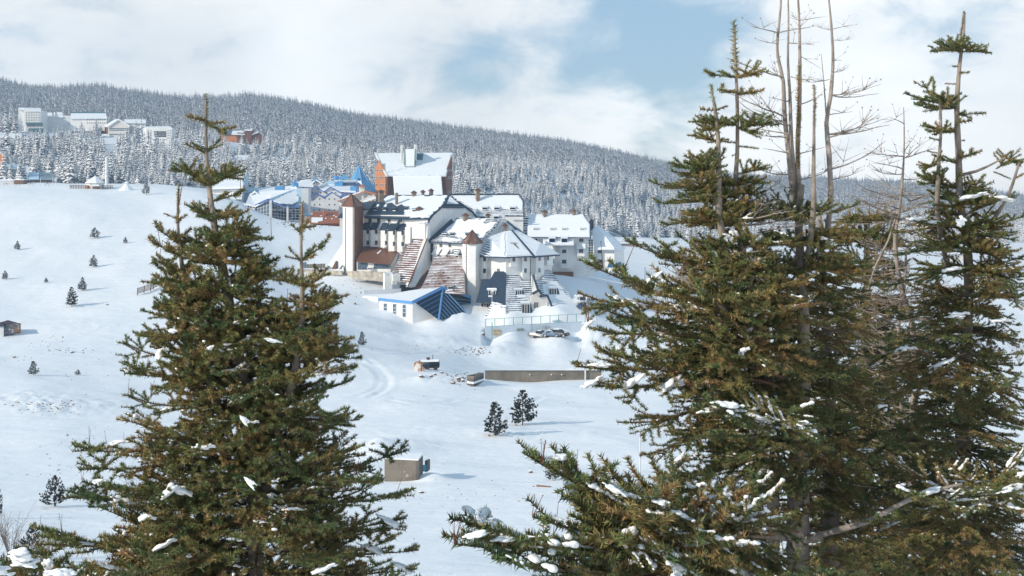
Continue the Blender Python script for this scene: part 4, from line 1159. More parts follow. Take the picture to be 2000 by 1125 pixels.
def pbox(par, name, x0, x1, y0, y1, D, dep, m, rot=.3):
    """upright box whose front shows at these photo pixels"""
    p = P((x0 + x1) / 2, y1, D); hw = (x1 - x0) / F * D / 2; h = (y1 - y0) / F * D
    return obj(name, MB().box((-hw, 0, -.5), (hw, dep, h), 0, Matrix.Translation(p) @ Matrix.Rotation(rot, 4, 'Z')), m, par)
pbox(vs, 'shaft', 751.5, 767, 534, 567, 360, 2.2, m_white); pbox(vs, 'hood', 767, 782, 535.5, 549, 359.6, 2.6, m_white); pbox(vs, 'louvre_box', 766.5, 776, 549, 555.5, 358.6, 1.6, m_cream); pbox(vs, 'foot', 766, 782, 555.5, 566, 358.4, 2.4, mat('grey_parapet', (.4, .44, .5)))
obj('snow', MB().slab([P(752, 534, 359.4), P(767, 534, 360.6), P(766, 531.5, 362.5), P(754, 531.5, 361.5)], .3, 0, Vector((0, -.1, 1))), m_snow, vs)

# terrace screen and ramp left of the tall tower
ts = thing('terrace_screen', 'glazed terrace windbreak of framed panels on a stone footing left of the tall tower', 'windbreak', P(610, 531, 379))
tw = wall_plane(588, 379, 640, 377)
x = 588.5
for k in range(9):
    w = 5.2; y0 = 512.5 + (4 if k > 1 else 0) - k * .2 + (0 if k < 2 else 0)
    o = obj('panel', MB().slab(tw.poly([(x + .3, 524.5), (x + w - .3, 524.5), (x + w - .3, y0), (x + .3, y0)]), .1, 0), g_pale if k < 2 else g_tan, ts, uv=False)
    mb = MB()
    for xx in (x, x + w): mb.slab(tw.poly([(xx - .25, 529), (xx + .25, 529), (xx + .25, y0 - .6), (xx - .25, y0 - .6)], .08), .2, 0)
    mb.slab(tw.poly([(x, 525), (x + w, 525), (x + w, 524), (x, 524)], .12), .2, 0)
    obj('frame', mb, m_frame, o, uv=False)
    x += w
obj('footing', MB().slab(tw.poly([(588, 526), (668, 529), (668, 538), (588, 533)], -.1), .5, 0), m_stone, ts)
rp = thing('lean_to_wing', 'white snow striped lean-to roof sloping down left of the tall tower', 'building', P(650, 528, 379), HOTEL)
rpp = Plane(P(636, 526, 378), P(669, 529, 377), P(669, 476, 389))
roof(rp, rpp, [(635, 527), (671, 530), (671, 474), (668, 477)], m_slate_most, .4)
obj('reveal', MB().slab(rpp.poly([(648, 525), (656, 509), (657, 509), (657, 525)], .12), .2, 0), m_brown, rp)
obj('door', MB().slab(rpp.poly([(657, 524), (657, 510), (660, 510), (660, 524)], .15), .1, 0), g_grey, rp)
obj('verge_board', MB().slab(rpp.poly([(663, 525), (668, 518), (670, 518), (666, 525)], .12), .2, 0), m_brown, rp)
# ------------------------------------------------------------------ village behind the hotel and buildings on the wooded hill
m_orange = mat('orange_render', (0.52, 0.22, 0.10), .85, .08, .3, .05)
m_terra = mat('terracotta_sheet', (0.42, 0.16, 0.085), .7, .1, .5)
m_mauve = mat('brown_and_eave_shade', (0.19, 0.085, 0.055), .8, .1, .5)
m_green = mat('green_metal', (0.20, 0.30, 0.26), .5, .1, .5)
m_teal = mat('teal_roofing', (0.06, 0.17, 0.20), .5, .1, .5)
m_skyblue = mat('sky_blue_cladding', (0.10, 0.33, 0.62), .5, .08, .3)
m_paleblue = mat('pale_blue_sheet', (0.42, 0.60, 0.74), .5, .08, .2)
m_bluetrim = mat('blue_trim', (0.10, 0.17, 0.42), .5, .08, .5)
m_wgrey = mat('grey_white_wall', (0.62, 0.63, 0.65), .85, .05, .3)
m_wood = mat('weathered_wood', (0.20, 0.12, 0.08), .85, .2, 2.0, .2)
m_wood_o = mat('orange_wood', (0.42, 0.17, 0.06), .8, .15, 1.5, .1)

def cwall(par, x0, x1, y0, y1, D, D1=None, m=None, thick=.5, name='wall', pts=None):
    pl = wall_plane(x0, D, x1, D1 or D)
    wall(par, pl, pts or [(x0, y0), (x1, y0), (x1, y1), (x0, y1)], m or m_white, thick, 0, name)
    return pl
def sl(par, pts, m, thick=.5, name='roof', up=1.0):
    """roof slab through photo pixels with their own distances: (px, py, D)"""
    return obj(name, MB().slab([P(*p) for p in pts], thick, 0, Vector((0, -1, up))), m, par)
def fwin(par, pl, px, py, w, h, g=None):
    """window of a far building: frame and pane in one"""
    q = [pl.at(px + sx * w / 2, py + sy * h / 2, .1) for sx, sy in ((-1, 1), (1, 1), (1, -1), (-1, -1))]
    q2 = [pl.at(px + sx * w * .34, py + sy * h * .36, .16) for sx, sy in ((-1, 1), (1, 1), (1, -1), (-1, -1))]
    mb = MB(); mb.slab(q, .15, 0, pl.n); mb.slab(q2, .1, 1, pl.n)
    return obj('window', mb, [m_frame, g or g_dark], par, uv=False)
def boxb(par, x0, x1, y0, y1, D, dep, m, name='wall', rot=0.0, below=3.0):
    p = P((x0 + x1) / 2, y1, D); hw = (x1 - x0) / F * D / 2; h = (y1 - y0) / F * D
    return obj(name, MB().box((-hw, 0, -below), (hw, dep, h), 0, Matrix.Translation(p) @ Matrix.Rotation(rot, 4, 'Z')), m, par)
def flat_letters(par, text, pl, px, py, hpx, m, out=.12, name='lettering'):
    cu = bpy.data.curves.new(name, 'FONT'); cu.body = text; cu.extrude = .01; cu.align_x = 'CENTER'; cu.align_y = 'CENTER'
    c = pl.at(px, py, out); cu.size = hpx / F * c.y * 1.35
    tmp = bpy.data.objects.new(name, cu); C.objects.link(tmp)
    dg = bpy.context.evaluated_depsgraph_get(); me = bpy.data.meshes.new_from_object(tmp.evaluated_get(dg))
    bpy.data.objects.remove(tmp)
    me.materials.clear(); me.materials.append(m)
    z = pl.n; y = Vector((0, 0, 1)); x = y.cross(z).normalized()
    return place(name, me, par, Matrix(((x.x, y.x, z.x, c.x), (x.y, y.y, z.y, c.y), (x.z, y.z, z.z, c.z), (0, 0, 0, 1))))

# --- orange hotel with huge two-stage snow roof
oh = thing('orange_hotel', 'tall orange hotel with huge sloping snow roof and a rooftop dormer tower', 'building', P(800, 395, 540))
lw = wall_plane(733, 548, 755, 538)
wall(oh, lw, [(733, 323), (738.5, 322), (739, 313), (755, 341), (755, 402), (733, 402)], m_orange, .5)
wall(oh, wall_plane(755, 538, 770, 541), [(754.7, 341), (768, 341), (773, 402), (754.7, 402)], m_mauve, .5)  # recessed face: shade under the overhang is put into its brown colour
wall(oh, wall_plane(768, 537, 776, 537.5), [(768, 342), (769, 342), (778, 402), (772.5, 402)], m_orange, .5)
wall(oh, wall_plane(872, 540, 884, 548), [(871, 341), (883, 305), (883, 402), (873, 402)], m_mauve, .5)
wall(oh, wall_plane(860, 541, 872, 540), [(860, 342), (871.5, 342), (872, 402), (864, 402)], m_mauve, .5)  # right-hand return, the same shade painted in brown
r1 = roof_plane(755, 341, 537, 871, 341, 537, 800, 298.5, 557)
roof(oh, r1, [(733, 299), (883, 298), (871, 342), (756, 342)], roof_mat('green_sheet_some_snow', (.22, .28, .22), .74, .2), .6)
r2 = roof_plane(771, 395, 525, 865, 395, 525, 800, 341, 537.5)
roof(oh, r2, [(767, 340.5), (861.5, 341), (867, 402), (772, 402)], m_slate_most, .6)
snow_sheet(oh, r2, [(769, 342), (861, 342.5), (865.5, 400), (773, 400)], .3, .1)
snow_sheet(oh, r1, [(828, 300), (881, 300), (870, 341), (800, 341), (774, 337), (800, 330), (822, 330)], .3, .5)
snow_sheet(oh, r1, [(739, 303), (785, 308), (792, 329), (765, 334), (756, 336)], .12, 1.0)
roof(oh, r1, [(813, 299), (827, 299), (825, 312), (813, 312)], m_teal, .3, .1, 'roof_sheet')
roof(oh, r1, [(732, 298), (734.5, 298), (757, 342.5), (754, 342.5)], m_white, .7, .3, 'verge')
dm = boxb(oh, 789, 811, 291, 331, 545, 9, m_green, 'dormer_tower', 0, 1)
sl(dm, [(792, 291, 544.5), (810, 291, 544.5), (809, 325, 544), (793, 325, 544)], m_snow, .4, 'snow', .2)
obj('ledge', MB().slab([P(788, 325, 543.6), P(812, 325, 543.6), P(811, 331, 543.4), P(791, 331, 543.4)], .6), m_green, dm)
for x in (785.5, 812): boxb(oh, x - 2, x + 2, 283, 303, 546, 1.0, m_white, 'mast', .3, 2)
for y, xs in ((333, (736, 742.5, 746.5)), (347, (735.5, 742.5, 746.5, 752)), (361, (735.5, 742.5, 746.5, 752)), (375.5, (735.5, 752))):
    for x in xs: fwin(oh, lw, x, y, 2.0, 4.2)
rw = wall_plane(872, 540, 884, 548)
for y in (333, 347, 375):
    for x in (876, 878.8, 881.5): fwin(oh, rw, x, y, 1.5, 4.2)

# --- blue cone roof
bc = thing('blue_pyramid_building', 'building with bright blue many sided tent roof among low snowy roofs', 'building', P(706, 375, 545))
bcen = P(703, 365, 556); ap2 = P(700, 321, 556)
ring = []
for k in range(8):
    a = 2 * math.pi * k / 8 + .25; ring.append(Vector((bcen.x + 3.9 * math.cos(a), bcen.y + 3.9 * math.sin(a), P(700, 353, 556).z)))
for k in range(8):
    q = [ring[k], ring[(k + 1) % 8], ap2]
    n = (q[1] - q[0]).cross(q[2] - q[0]); cc = sum(q, Vector()) / 3 - bcen
    if n.dot(cc) < 0: n = -n
    o = obj('roof', MB().slab(q, .25, 0, n), m_skyblue, bc)
    obj('ridge_tile', MB().tube([ring[k], ap2], .14, 4), m_paleblue, o)
skirt = []
for k in range(8):
    a = 2 * math.pi * k / 8 + .25; skirt.append(Vector((bcen.x + 7.5 * math.cos(a), bcen.y + 7.5 * math.sin(a), P(700, 374, 556).z)))
for k in range(8):
    q = [skirt[k], skirt[(k + 1) % 8], ring[(k + 1) % 8], ring[k]]
    n = (q[1] - q[0]).cross(q[2] - q[0]); cc = sum(q, Vector()) / 4 - bcen
    if n.dot(cc) < 0: n = -n
    obj('roof', MB().slab(q, .25, 0, n), m_skyblue if k in (6, 7, 0) else m_snow, bc)
obj('finial', MB().lathe(ap2 - Vector((0, 0, .6)), [(.4, 0), (.45, .5), (.1, 1.2)], 8), m_bluetrim, bc)
obj('wall', MB().prism([(p.x, p.y) for p in skirt], skirt[0].z - 6, skirt[0].z - .2), m_wgrey, bc)
obj('window', MB().slab([P(698.5, 348.5, 548), P(704, 348.5, 548), P(704, 351.5, 548), P(698.5, 351.5, 548)], .2), g_dark, bc)
# --- blue blocks and snowy roofs round it
bb = thing('blue_trimmed_hall', 'low hall with sky blue walls and small blue pyramid roof left of the tent roof', 'building', P(668, 365, 530))
boxb(bb, 653, 669, 353.5, 363, 526, 10, m_skyblue); boxb(bb, 669, 694, 354, 366, 532, 8, m_paleblue); boxb(bb, 655, 663, 343.5, 352, 540, 4, m_skyblue, 'turret', .3)
boxb(bb, 684, 695, 364, 374, 514, 5, m_skyblue); boxb(bb, 635, 655, 354, 362, 534, 6, m_paleblue)
b4 = [P(663, 350, 536), P(681.5, 350, 536), P(681.5, 349, 542), P(663, 349, 542)]
obj('roof', MB().pyramid(b4, P(672, 338.5, 539)), m_skyblue, bb)
sl(bb, [(652, 353.5, 525), (696, 354, 531), (696, 351, 545), (655, 351, 545)], m_snow)
sl(bb, [(630, 370, 515), (695, 374, 512), (690, 363, 528), (640, 361, 530)], m_snow)
boxb(bb, 632, 696, 369, 392, 516, 8, m_wgrey)
gp = cwall(bb, 692, 707, 358, 375, 528, 528, m_wgrey, .5, 'gable', [(693, 363), (700, 356.5), (707, 363), (707, 378), (693, 378)])
sl(bb, [(691.5, 364.5, 527), (700, 356, 527), (700, 355.5, 534), (692, 363, 534)], m_bluetrim, .4); sl(bb, [(708.5, 364.5, 527), (700, 356, 527), (700, 355.5, 534), (708, 363, 534)], m_bluetrim, .4)

# --- chapel-like cream building with terracotta ridge
ch = thing('cream_lodge', 'cream lodge with terracotta edged snow roof and little cupola in front of the tent roof', 'building', P(700, 410, 488))
cpl = cwall(ch, 661, 733, 373, 420, 490, 486, m_cream, .6, 'wall', [(662, 392), (712, 374), (733, 379), (733, 410), (728, 420), (662, 430)])
sl(ch, [(660, 393, 488), (712, 373.5, 486), (713, 371, 498), (672, 384, 500)], m_snow, .5); sl(ch, [(712, 373.5, 486), (735, 379, 484), (735, 376, 496), (713, 371, 498)], m_terra, .5)
fascia(ch, [P(660, 393.5, 487.6), P(712, 374, 485.4), P(735, 379.5, 483.6)], .22, m_terra)
boxb(ch, 703, 712.5, 364, 375, 490, 2.2, m_cream, 'cupola', .2, 1)
obj('cupola_roof', MB().pyramid([P(701.5, 365, 489), P(714.5, 365, 489), P(714.5, 364, 493), P(701.5, 364, 493)], P(708, 359.5, 491)), m_terra, ch)
for x in (709, 721, 730): boxb(ch, x - 1.6, x + 1.6, 382 - (2 if x == 730 else 0), 392, 483, .8, m_cream, 'chimney', .3, 2)
fwin(ch, cpl, 710, 383.5, 4, 2)
sl(ch, [(700, 397, 480), (733, 385, 480), (733, 383, 484), (700, 394, 486)], m_snow, .5); boxb(ch, 702, 733, 393, 420, 481, 4, m_orange)

# --- cream guest house with zigzag gables
cg_ = thing('gabled_guest_house', 'grey white guest house with a zigzag of blue edged gables', 'building', P(630, 425, 500))
gp = cwall(cg_, 601, 664, 376, 432, 500, 498, m_wgrey, .6, 'wall', [(601.5, 388), (617, 377), (633, 386), (648, 376.5), (662.5, 386), (664, 386), (664, 434), (601.5, 434)])
wall(cg_, wall_plane(601.3, 500, 603, 515), [(601.4, 388), (603, 384), (603, 432), (601.4, 434)], m_wgrey, .3)
for a, b in (((600.5, 388.5), (617, 376.5)), ((617, 376.5), (633, 386.5)), ((633, 386.5), (648, 376)), ((648, 376), (663, 386.5)), ((662.5, 386), (675, 377)), ((675, 377), (684, 384))):
    fascia(cg_, [P(a[0], a[1], 499), P(b[0], b[1], 498.6)], .28, m_bluetrim)
    sl(cg_, [(a[0], a[1], 499.2), (b[0], b[1], 499.2), (b[0], b[1] - 1, 512), (a[0], a[1] - 1, 512)], m_snow, .3)
cwall(cg_, 662, 684, 378, 400, 500, 499, m_wgrey, .5, 'wall', [(663, 386), (675, 377.5), (684, 385), (684, 400), (663, 400)])
g2 = cwall(cg_, 603, 668, 365, 388, 514, 512, m_wgrey, .6, 'wall', [(603, 375), (617, 366), (632.5, 375), (646, 366), (667, 378), (667, 392), (603, 392)])
for a, b in (((602, 375.5), (617, 365.5)), ((617, 365.5), (632.5, 375)), ((632.5, 375), (646, 365.5)), ((646, 365.5), (668, 378.5))):
    fascia(cg_, [P(a[0], a[1], 513), P(b[0], b[1], 511.5)], .22, m_bluetrim)
    sl(cg_, [(a[0], a[1], 513), (b[0], b[1], 512), (b[0], b[1] - 1.5, 526), (a[0], a[1] - 1.5, 526)], m_snow, .3)
sl(cg_, [(604, 374, 516), (690, 378, 514), (684, 366, 530), (650, 358, 536), (612, 360, 534)], m_snow, .4)
for y in (388.5, 399.5, 410.2):
    for x in (613.5, 624, 642.5, 653): fwin(cg_, gp, x, y, 2.6, 3.6, g_red if (x == 624 and y < 390) else g_grey)
for x in (625.5, 637.5, 610, 655): fwin(cg_, g2, x, 376.3, 2.6, 3.2, g_grey)
cu = cwall(cg_, 609, 630, 352, 362, 524, 524, m_wgrey, .5, 'gable', [(610, 356.5), (617, 351), (628, 357), (628, 363), (610, 363)])
sl(cg_, [(608, 357.5, 523), (617, 350.5, 523), (618, 349, 532), (611, 355, 532)], m_snow, .4); sl(cg_, [(630, 358.5, 523), (617, 350.5, 523), (618, 349, 532), (629, 356, 532)], m_snow, .4)
for x in (614, 618.5, 622): fwin(cg_, cu, x, 356.5, 2.4, 5)
boxb(cg_, 614.5, 617.5, 345, 352, 523, .6, m_skyblue, 'finial', .2, .5); boxb(cg_, 612, 620, 347, 349, 523, .6, m_skyblue, 'finial', 0, .2)

# --- glass fronted hotel
gh = thing('glass_fronted_hotel', 'hotel with tall glass gable, white pillars and a pale blue snow roof', 'building', P(550, 435, 470))
ga = wall_plane(498, 474, 527, 468); gb = wall_plane(530, 468, 560, 471); gc = wall_plane(562, 469, 592, 471)
for pl, xs, top, bot in ((ga, np.linspace(498, 526, 6), lambda x: 402.5 - (x - 498) * .36, 432), (gb, np.linspace(531.5, 560, 6), lambda x: 395.5 + (x - 531) * .24, 430), (gc, np.linspace(563.5, 591.5, 5), lambda x: 404, 430)):
    rows = 5
    for a, b in zip(xs[:-1], xs[1:]):
        for r in range(rows):
            ya0, yb0 = top(a), top(b)
            q = [(a + .2, ya0 + (bot - ya0) * (r + 1) / rows - .3), (b - .2, yb0 + (bot - yb0) * (r + 1) / rows - .3), (b - .2, yb0 + (bot - yb0) * r / rows + .3), (a + .2, ya0 + (bot - ya0) * r / rows + .3)]
            obj('pane', MB().slab(pl.poly(q), .15, 0, pl.n), (g_pale, g_blue, g_grey)[(r * 7 + int(a)) % 3] if pl is not ga else g_pale, gh, uv=False)
    fr = MB()
    for a in xs: fr.slab(pl.poly([(a - .3, bot), (a + .3, bot), (a + .3, top(a)), (a - .3, top(a))], .05), .3, 0, pl.n)
    for r in range(rows + 1): fr.slab(pl.poly([(xs[0], top(xs[0]) + (bot - top(xs[0])) * r / rows + .25), (xs[-1], top(xs[-1]) + (bot - top(xs[-1])) * r / rows + .25), (xs[-1], top(xs[-1]) + (bot - top(xs[-1])) * r / rows - .25), (xs[0], top(xs[0]) + (bot - top(xs[0])) * r / rows - .25)], .06), .3, 0, pl.n)
    obj('glazing_bars', fr, m_frame, gh, uv=False)
for x0, x1, y0 in ((526, 530.8, 391), (559.5, 563, 402)): boxb(gh, x0, x1, y0, 431, 466.5, 1.2, m_wgrey, 'pillar')
sl(gh, [(523, 389.5, 467), (555, 402.5, 468), (594.5, 401.5, 468), (590, 384, 482), (581, 368, 490), (572, 370, 490)], m_paleblue, .6)
ghp = Plane(P(523, 389.5, 467), P(594.5, 401.5, 468), P(581, 368, 490))
snow_sheet(gh, ghp, [(534, 391), (575, 371), (579, 370), (583, 390), (572, 398), (545, 396)], .25, .6)
fascia(gh, [P(497, 402, 473), P(523, 389.5, 466.5), P(555, 402.5, 467.5), P(594.5, 402, 467.5)], .3, m_bluetrim)
sl(gh, [(480, 397.5, 474), (497.5, 402, 472.5), (523, 389.5, 467), (575, 370, 490), (530, 372, 495), (488, 378, 495)], m_snow, .5)
cwall(gh, 476, 498.5, 396, 430, 474.5, 473, m_wgrey, .5, 'wall', [(476, 397), (498, 402.5), (498, 432), (476, 425)])
for x in (480, 485, 490, 495): fwin(gh, wall_plane(476, 474.5, 498.5, 473), x, 403.5, 4.4, 6, g_blue)
boxb(gh, 588.5, 602.5, 368, 420, 474, 6, m_wgrey, 'slab_tower', 0, 6); boxb(gh, 580, 588, 367, 384, 480, 3, m_paleblue, 'block')
m_letter = mat('white_lettering', (.85, .85, .85), .5, .02)
flat_letters(gh, 'bof hotels', gb, 545, 409, 5, m_letter, .35); flat_letters(gh, 'bof hotels', gc, 576, 409.5, 4, m_letter, .35)
boxb(gh, 594, 606, 421, 432, 468, 4, mat('kiosk_stone', (.36, .28, .22), .9, .2, 1), 'porch'); sl(gh, [(592.5, 417, 467), (600, 418.5, 467), (606, 422, 467), (606, 420, 472), (594, 416, 472)], m_skyblue, .2)

# small snowy roofs left of it
vh = thing('snowy_annex', 'row of low snow roofed annexes with sky blue wall pieces beside the glass front', 'building', P(515, 392, 500))
boxb(vh, 537, 552, 363.5, 377, 505, 5, m_skyblue); boxb(vh, 510, 518, 376.5, 386, 496, 4, m_skyblue)
boxb(vh, 489, 506, 380, 392, 492, 5, m_white, 'wall', 0, 2)
sl(vh, [(487.5, 381, 491), (497.5, 373, 491), (497.5, 372, 498), (489, 380, 498)], m_snow, .4); sl(vh, [(507.5, 381, 491), (497.5, 373, 491), (497.5, 372, 498), (507, 380, 498)], m_snow, .4)
obj('gable', MB().slab([P(489, 381, 492), P(506, 381, 492), P(497.5, 374, 492)], .4), m_white, vh)
sl(vh, [(505, 375, 500), (538, 377, 500), (536, 364, 520), (508, 366, 520)], m_snow, .5); sl(vh, [(550, 376, 505), (582, 368, 500), (576, 362, 520), (552, 364, 520)], m_snow, .5); boxb(vh, 505, 540, 374, 395, 503, 6, m_wgrey)
sl(vh, [(466, 375, 508), (506, 374, 508), (502, 366, 524), (470, 367, 524)], m_paleblue, .5); boxb(vh, 466, 500, 374, 400, 509, 6, m_wgrey)
sl(vh, [(572, 362, 520), (612, 363, 520), (606, 350, 545), (588, 352, 545)], m_snow, .5); boxb(vh, 576, 612, 362, 380, 522, 6, m_wgrey)
boxb(vh, 573, 583, 357, 368, 515, 3, m_skyblue, 'turret', .3); boxb(vh, 574.5, 579, 351, 358, 515, 1.5, m_skyblue, 'turret', .3)

# --- big white hotel with sloping roof, half hidden by the near fir
dw = thing('white_roofed_hotel', 'white hotel with tall sloping snow roof partly hidden by the near left fir', 'building', P(445, 400, 505))
dwp = cwall(dw, 408, 474, 364, 396, 503, 500, m_white, .5)
sl(dw, [(404, 366, 501), (474, 364, 498), (481, 338, 520), (420, 340, 522)], m_snow, .8)
wall(dw, wall_plane(474, 500, 485, 520), [(474, 364), (481, 339), (485, 339), (486, 396), (474, 396)], m_paleblue, .5)
for k in range(16): fwin(dw, dwp, 414 + k * 3.7, 368.5, 2.2, 4.2, g_grey if k % 3 else g_dark)
sl(dw, [(402, 388, 494), (472, 386, 492), (474, 377, 501), (406, 378, 503)], m_snow, .6)
boxb(dw, 402, 470, 388, 400, 495, 4, m_wgrey)
boxb(dw, 446, 452, 327, 340, 520, 3, m_white, 'turret', .3, 1)

# --- terracotta sheet-roofed building
tb = thing('terracotta_building', 'low building with corrugated terracotta roof carrying one snow patch', 'building', P(635, 449, 450))
tbr = Plane(P(606, 436, 449), P(664, 435, 449), P(630, 412.5, 460))
roof(tb, tbr, [(606, 436), (608, 413), (661, 412.5), (665, 435)], m_terra, .3)
mb = MB()
for k in range(27): mb.slab(tbr.poly([(607 + k * 2.1 + .3, 435.5), (607.9 + k * 2.1 + .3, 435.5), (608.9 + k * 2.0 + .3, 413), (608.1 + k * 2.0 + .3, 413)], .08), .1, 0)
obj('corrugation', mb, m_terra, tb)
snow_sheet(tb, tbr, [(608, 434), (609, 424.5), (631, 424.5), (630, 431), (622, 432), (620, 434.5)], .2, .2, .2)
for (x, y) in ((609, 417), (627, 421), (648, 427), (656, 423), (652, 420.5), (636, 426)): snow_sheet(tb, tbr, [(x - 1.5, y + .8), (x + 1.5, y + .8), (x + 2, y - .7), (x - 1, y - .7)], .1, .1, .15)
cwall(tb, 609, 664, 434, 458, 450.5, 450.5, m_terra); wall(tb, wall_plane(664, 450, 668, 462), [(664, 435), (667, 428), (667, 458), (664, 458)], m_terra, .4)
boxb(tb, 632, 636.5, 409, 418, 455, 1.4, m_terra, 'chimney', .3, 1.5)
# odd dark eave seen left of the tower
eb = thing('snack_hut', 'small hut with dark blue pent roof squeezed beside the tall brown tower', 'hut', P(665, 446, 440))
sl(eb, [(660, 424, 436), (671, 424, 436), (671, 415.5, 440), (666, 416, 440)], m_trim, .3); boxb(eb, 663.5, 670, 424, 452, 437.5, 3, m_cream)

# ---------------------------------------------------------------- on the wooded hill
def hp(px, py, dy=0): return hill_a_hit(px, py)
def hill_house(name, label, px, py, cat='building'):
    p = hill_a_hit(px, py); t = thing(name, label, cat, p); return t, p.y
a, D = hill_house('white_tower_hotel', 'tall white hotel block with five rows of windows above the trees', 60, 257)
boxb(a, 36, 47, 212, 258, D + 1, 10, m_white, 'wall', 0, 8); boxb(a, 46.5, 79, 216, 258, D, 12, m_white, 'wall', 0, 8)
sl(a, [(35.5, 212.5, D), (80, 216.5, D - .5), (80, 211, D + 12), (37, 210, D + 12)], m_snow, .6)
pl = wall_plane(47, D - .1, 79, D - .1)
for r in range(5):
    for k in range(6): fwin(a, pl, 51 + k * 5, 219.5 + r * 5, 2.2, 2.4)
sl(a, [(50, 241.5, D - 4), (84, 241.5, D - 4), (83, 239, D), (51, 239, D)], m_teal, .4); boxb(a, 51, 84, 242, 250, D - 3, 3, m_wgrey, 'veranda', 0, 6)
for k in range(10): fwin(a, wall_plane(51, D - 3.1, 84, D - 3.1), 53 + k * 3.2, 245.5, 2.2, 4)
sl(a, [(55, 256, D - 7), (86, 256, D - 7), (85, 250.5, D - 3), (56, 250.5, D - 3)], m_teal, .4)
b, D = hill_house('long_white_hotel', 'long white hotel with teal ridged snow roof among the firs on the hill', 160, 252)
boxb(b, 86, 138, 226, 252, D + 6, 10, m_white, 'wall', 0, 8); sl(b, [(85, 228, D + 5), (123, 228, D + 5), (121, 219, D + 16), (88, 220, D + 16)], m_snow, .5)
pl = cwall(b, 138, 208, 230, 256, D, D, m_white); sl(b, [(137, 231, D - 1), (209, 230, D - 1), (206, 219.5, D + 12), (139, 219.5, D + 12)], m_snow, .5); sl(b, [(138.5, 221, D + 10), (207, 221, D + 10), (206, 218.5, D + 13), (139, 218.5, D + 13)], m_teal, .6)
for r in range(2):
    for k in range(9): fwin(b, pl, 171 + k * 4.2, 234 + r * 6, 2.0, 2.6)
for x in (103, 109): boxb(b, x - .8, x + .8, 219, 225, D + 8, .6, m_mauve, 'chimney')
c, D = hill_house('gable_roofed_hall', 'broad gabled hall with a brown side wall and blue window bands on the hill', 225, 267)
pl = cwall(c, 211, 252, 233, 272, D, D, m_cream, .6, 'wall', [(211, 245), (231, 233), (252, 244), (252, 276), (211, 276)])
wall(c, wall_plane(197, D + 14, 211, D), [(197, 247), (211, 246), (211, 274), (197, 270)], m_mauve, .5)
sl(c, [(195, 248, D + 14), (210, 246.5, D - 1), (231.5, 232, D - 1), (222, 233.5, D + 16)], m_snow, .6); sl(c, [(254, 245.5, D - 1), (231.5, 232, D - 1), (229, 232.5, D + 16), (250, 243, D + 16)], m_snow, .6)
for y in (251, 254, 262.5): obj('window', MB().slab(pl.poly([(213, y + 1), (251, y + 1), (251, y - .7), (213, y - .7)], .1), .2, 0), g_pale, c)
sl(c, [(196, 266, D - 6), (215, 266.5, D - 6), (213, 261.5, D - 1), (200, 261.5, D - 1)], m_snow, .3); boxb(c, 199, 213, 266, 269, D - 5, 4, m_wgrey, 'porch')
d, D = hill_house('white_annex', 'low white annex with flat snow roof between the hall and the grid fronted block', 262, 258)
pl = cwall(d, 244, 284, 238, 262, D, D, m_white); sl(d, [(243, 239, D - 1), (285, 239, D - 1), (284, 233, D + 10), (243, 233, D + 10)], m_snow, .6)
for k in range(5): fwin(d, pl, 264 + k * 4, 244, 2, 2.4)
sl(d, [(262, 259, D - 8), (283, 257, D - 8), (282, 251, D - 1), (270, 252, D - 1)], m_snow, .5)
e, D = hill_house('grid_fronted_block', 'white hotel block whose front carries a dark square grid of windows', 308, 279)
pl = cwall(e, 285, 335, 250, 285, D, D, m_white, 8); wall(e, wall_plane(280, D + 9, 286, D + 1), [(280, 250), (286, 250), (286, 282), (280, 279)], m_white, .5)
sl(e, [(280, 251, D + 4), (336, 250.5, D - .5), (333, 246.5, D + 10), (284, 247, D + 12)], m_snow, .5)
for r in range(4):
    for k in range(9): obj('pane', MB().slab(pl.poly([(301 + k * 2.7, 258.6 + r * 3), (303.1 + k * 2.7, 258.6 + r * 3), (303.1 + k * 2.7, 256.2 + r * 3), (301 + k * 2.7, 256.2 + r * 3)], .1), .15, 0), g_dark, e)
for r in range(4):
    for x in (289, 294.5, 328, 332): fwin(e, pl, x, 255.5 + r * 4.6, 2.2, 2.4)
for k in range(8): fwin(e, pl, 298 + k * 3.8, 272.5, 2, 2.2)
f_, D = hill_house('long_shed', 'long low grey shed with snow roof at the left edge of the hill', 18, 279)
pl = cwall(f_, -8, 40, 266, 284, D, D, m_wgrey); sl(f_, [(-10, 267, D - 1), (42, 266.5, D - 1), (40, 259.5, D + 12), (-8, 260, D + 12)], m_snow, .7)
for k in range(4): fwin(f_, pl, 2 + k * 10, 270, 2.6, 2)
g, D = hill_house('orange_lodge', 'orange and dark brick lodge with a square chimney tower above the trees', 470, 275)
cwall(g, 434, 463, 261, 280, D, D, m_orange); sl(g, [(432, 262, D - 1), (462, 261, D - 1), (458, 255, D + 9), (436, 255, D + 9)], mat('lead_roof', (.10, .13, .19), .6, .1), .5)
sl(g, [(452, 261.5, D - 2), (478, 262, D - 2), (474, 255, D + 8), (454, 255.5, D + 8)], m_snow, .5)
m_brick = mat('dark_brick', (.16, .07, .055), .85, .15, 1)
cwall(g, 463, 480, 259, 282, D - 1, D - 1, m_brick); boxb(g, 478, 492, 254, 282, D - 2, 6, m_brick, 'tower'); sl(g, [(477.5, 254, D - 2.3), (492.5, 254, D - 2.3), (492, 252.5, D + 4), (478, 252.5, D + 4)], m_snow, .4)
cwall(g, 492, 510, 258, 284, D - 1, D - 1, m_brick, .5, 'gable', [(492, 262), (505, 258), (511, 265), (511, 284), (492, 284)]); sl(g, [(491, 262.5, D - 2), (505, 257.5, D - 2), (505, 256.5, D + 6), (492, 260, D + 6)], m_snow, .4)
h, D = hill_house('small_shed', 'small brown shed under a flat snow cap in the clearing below the orange lodge', 474, 320)
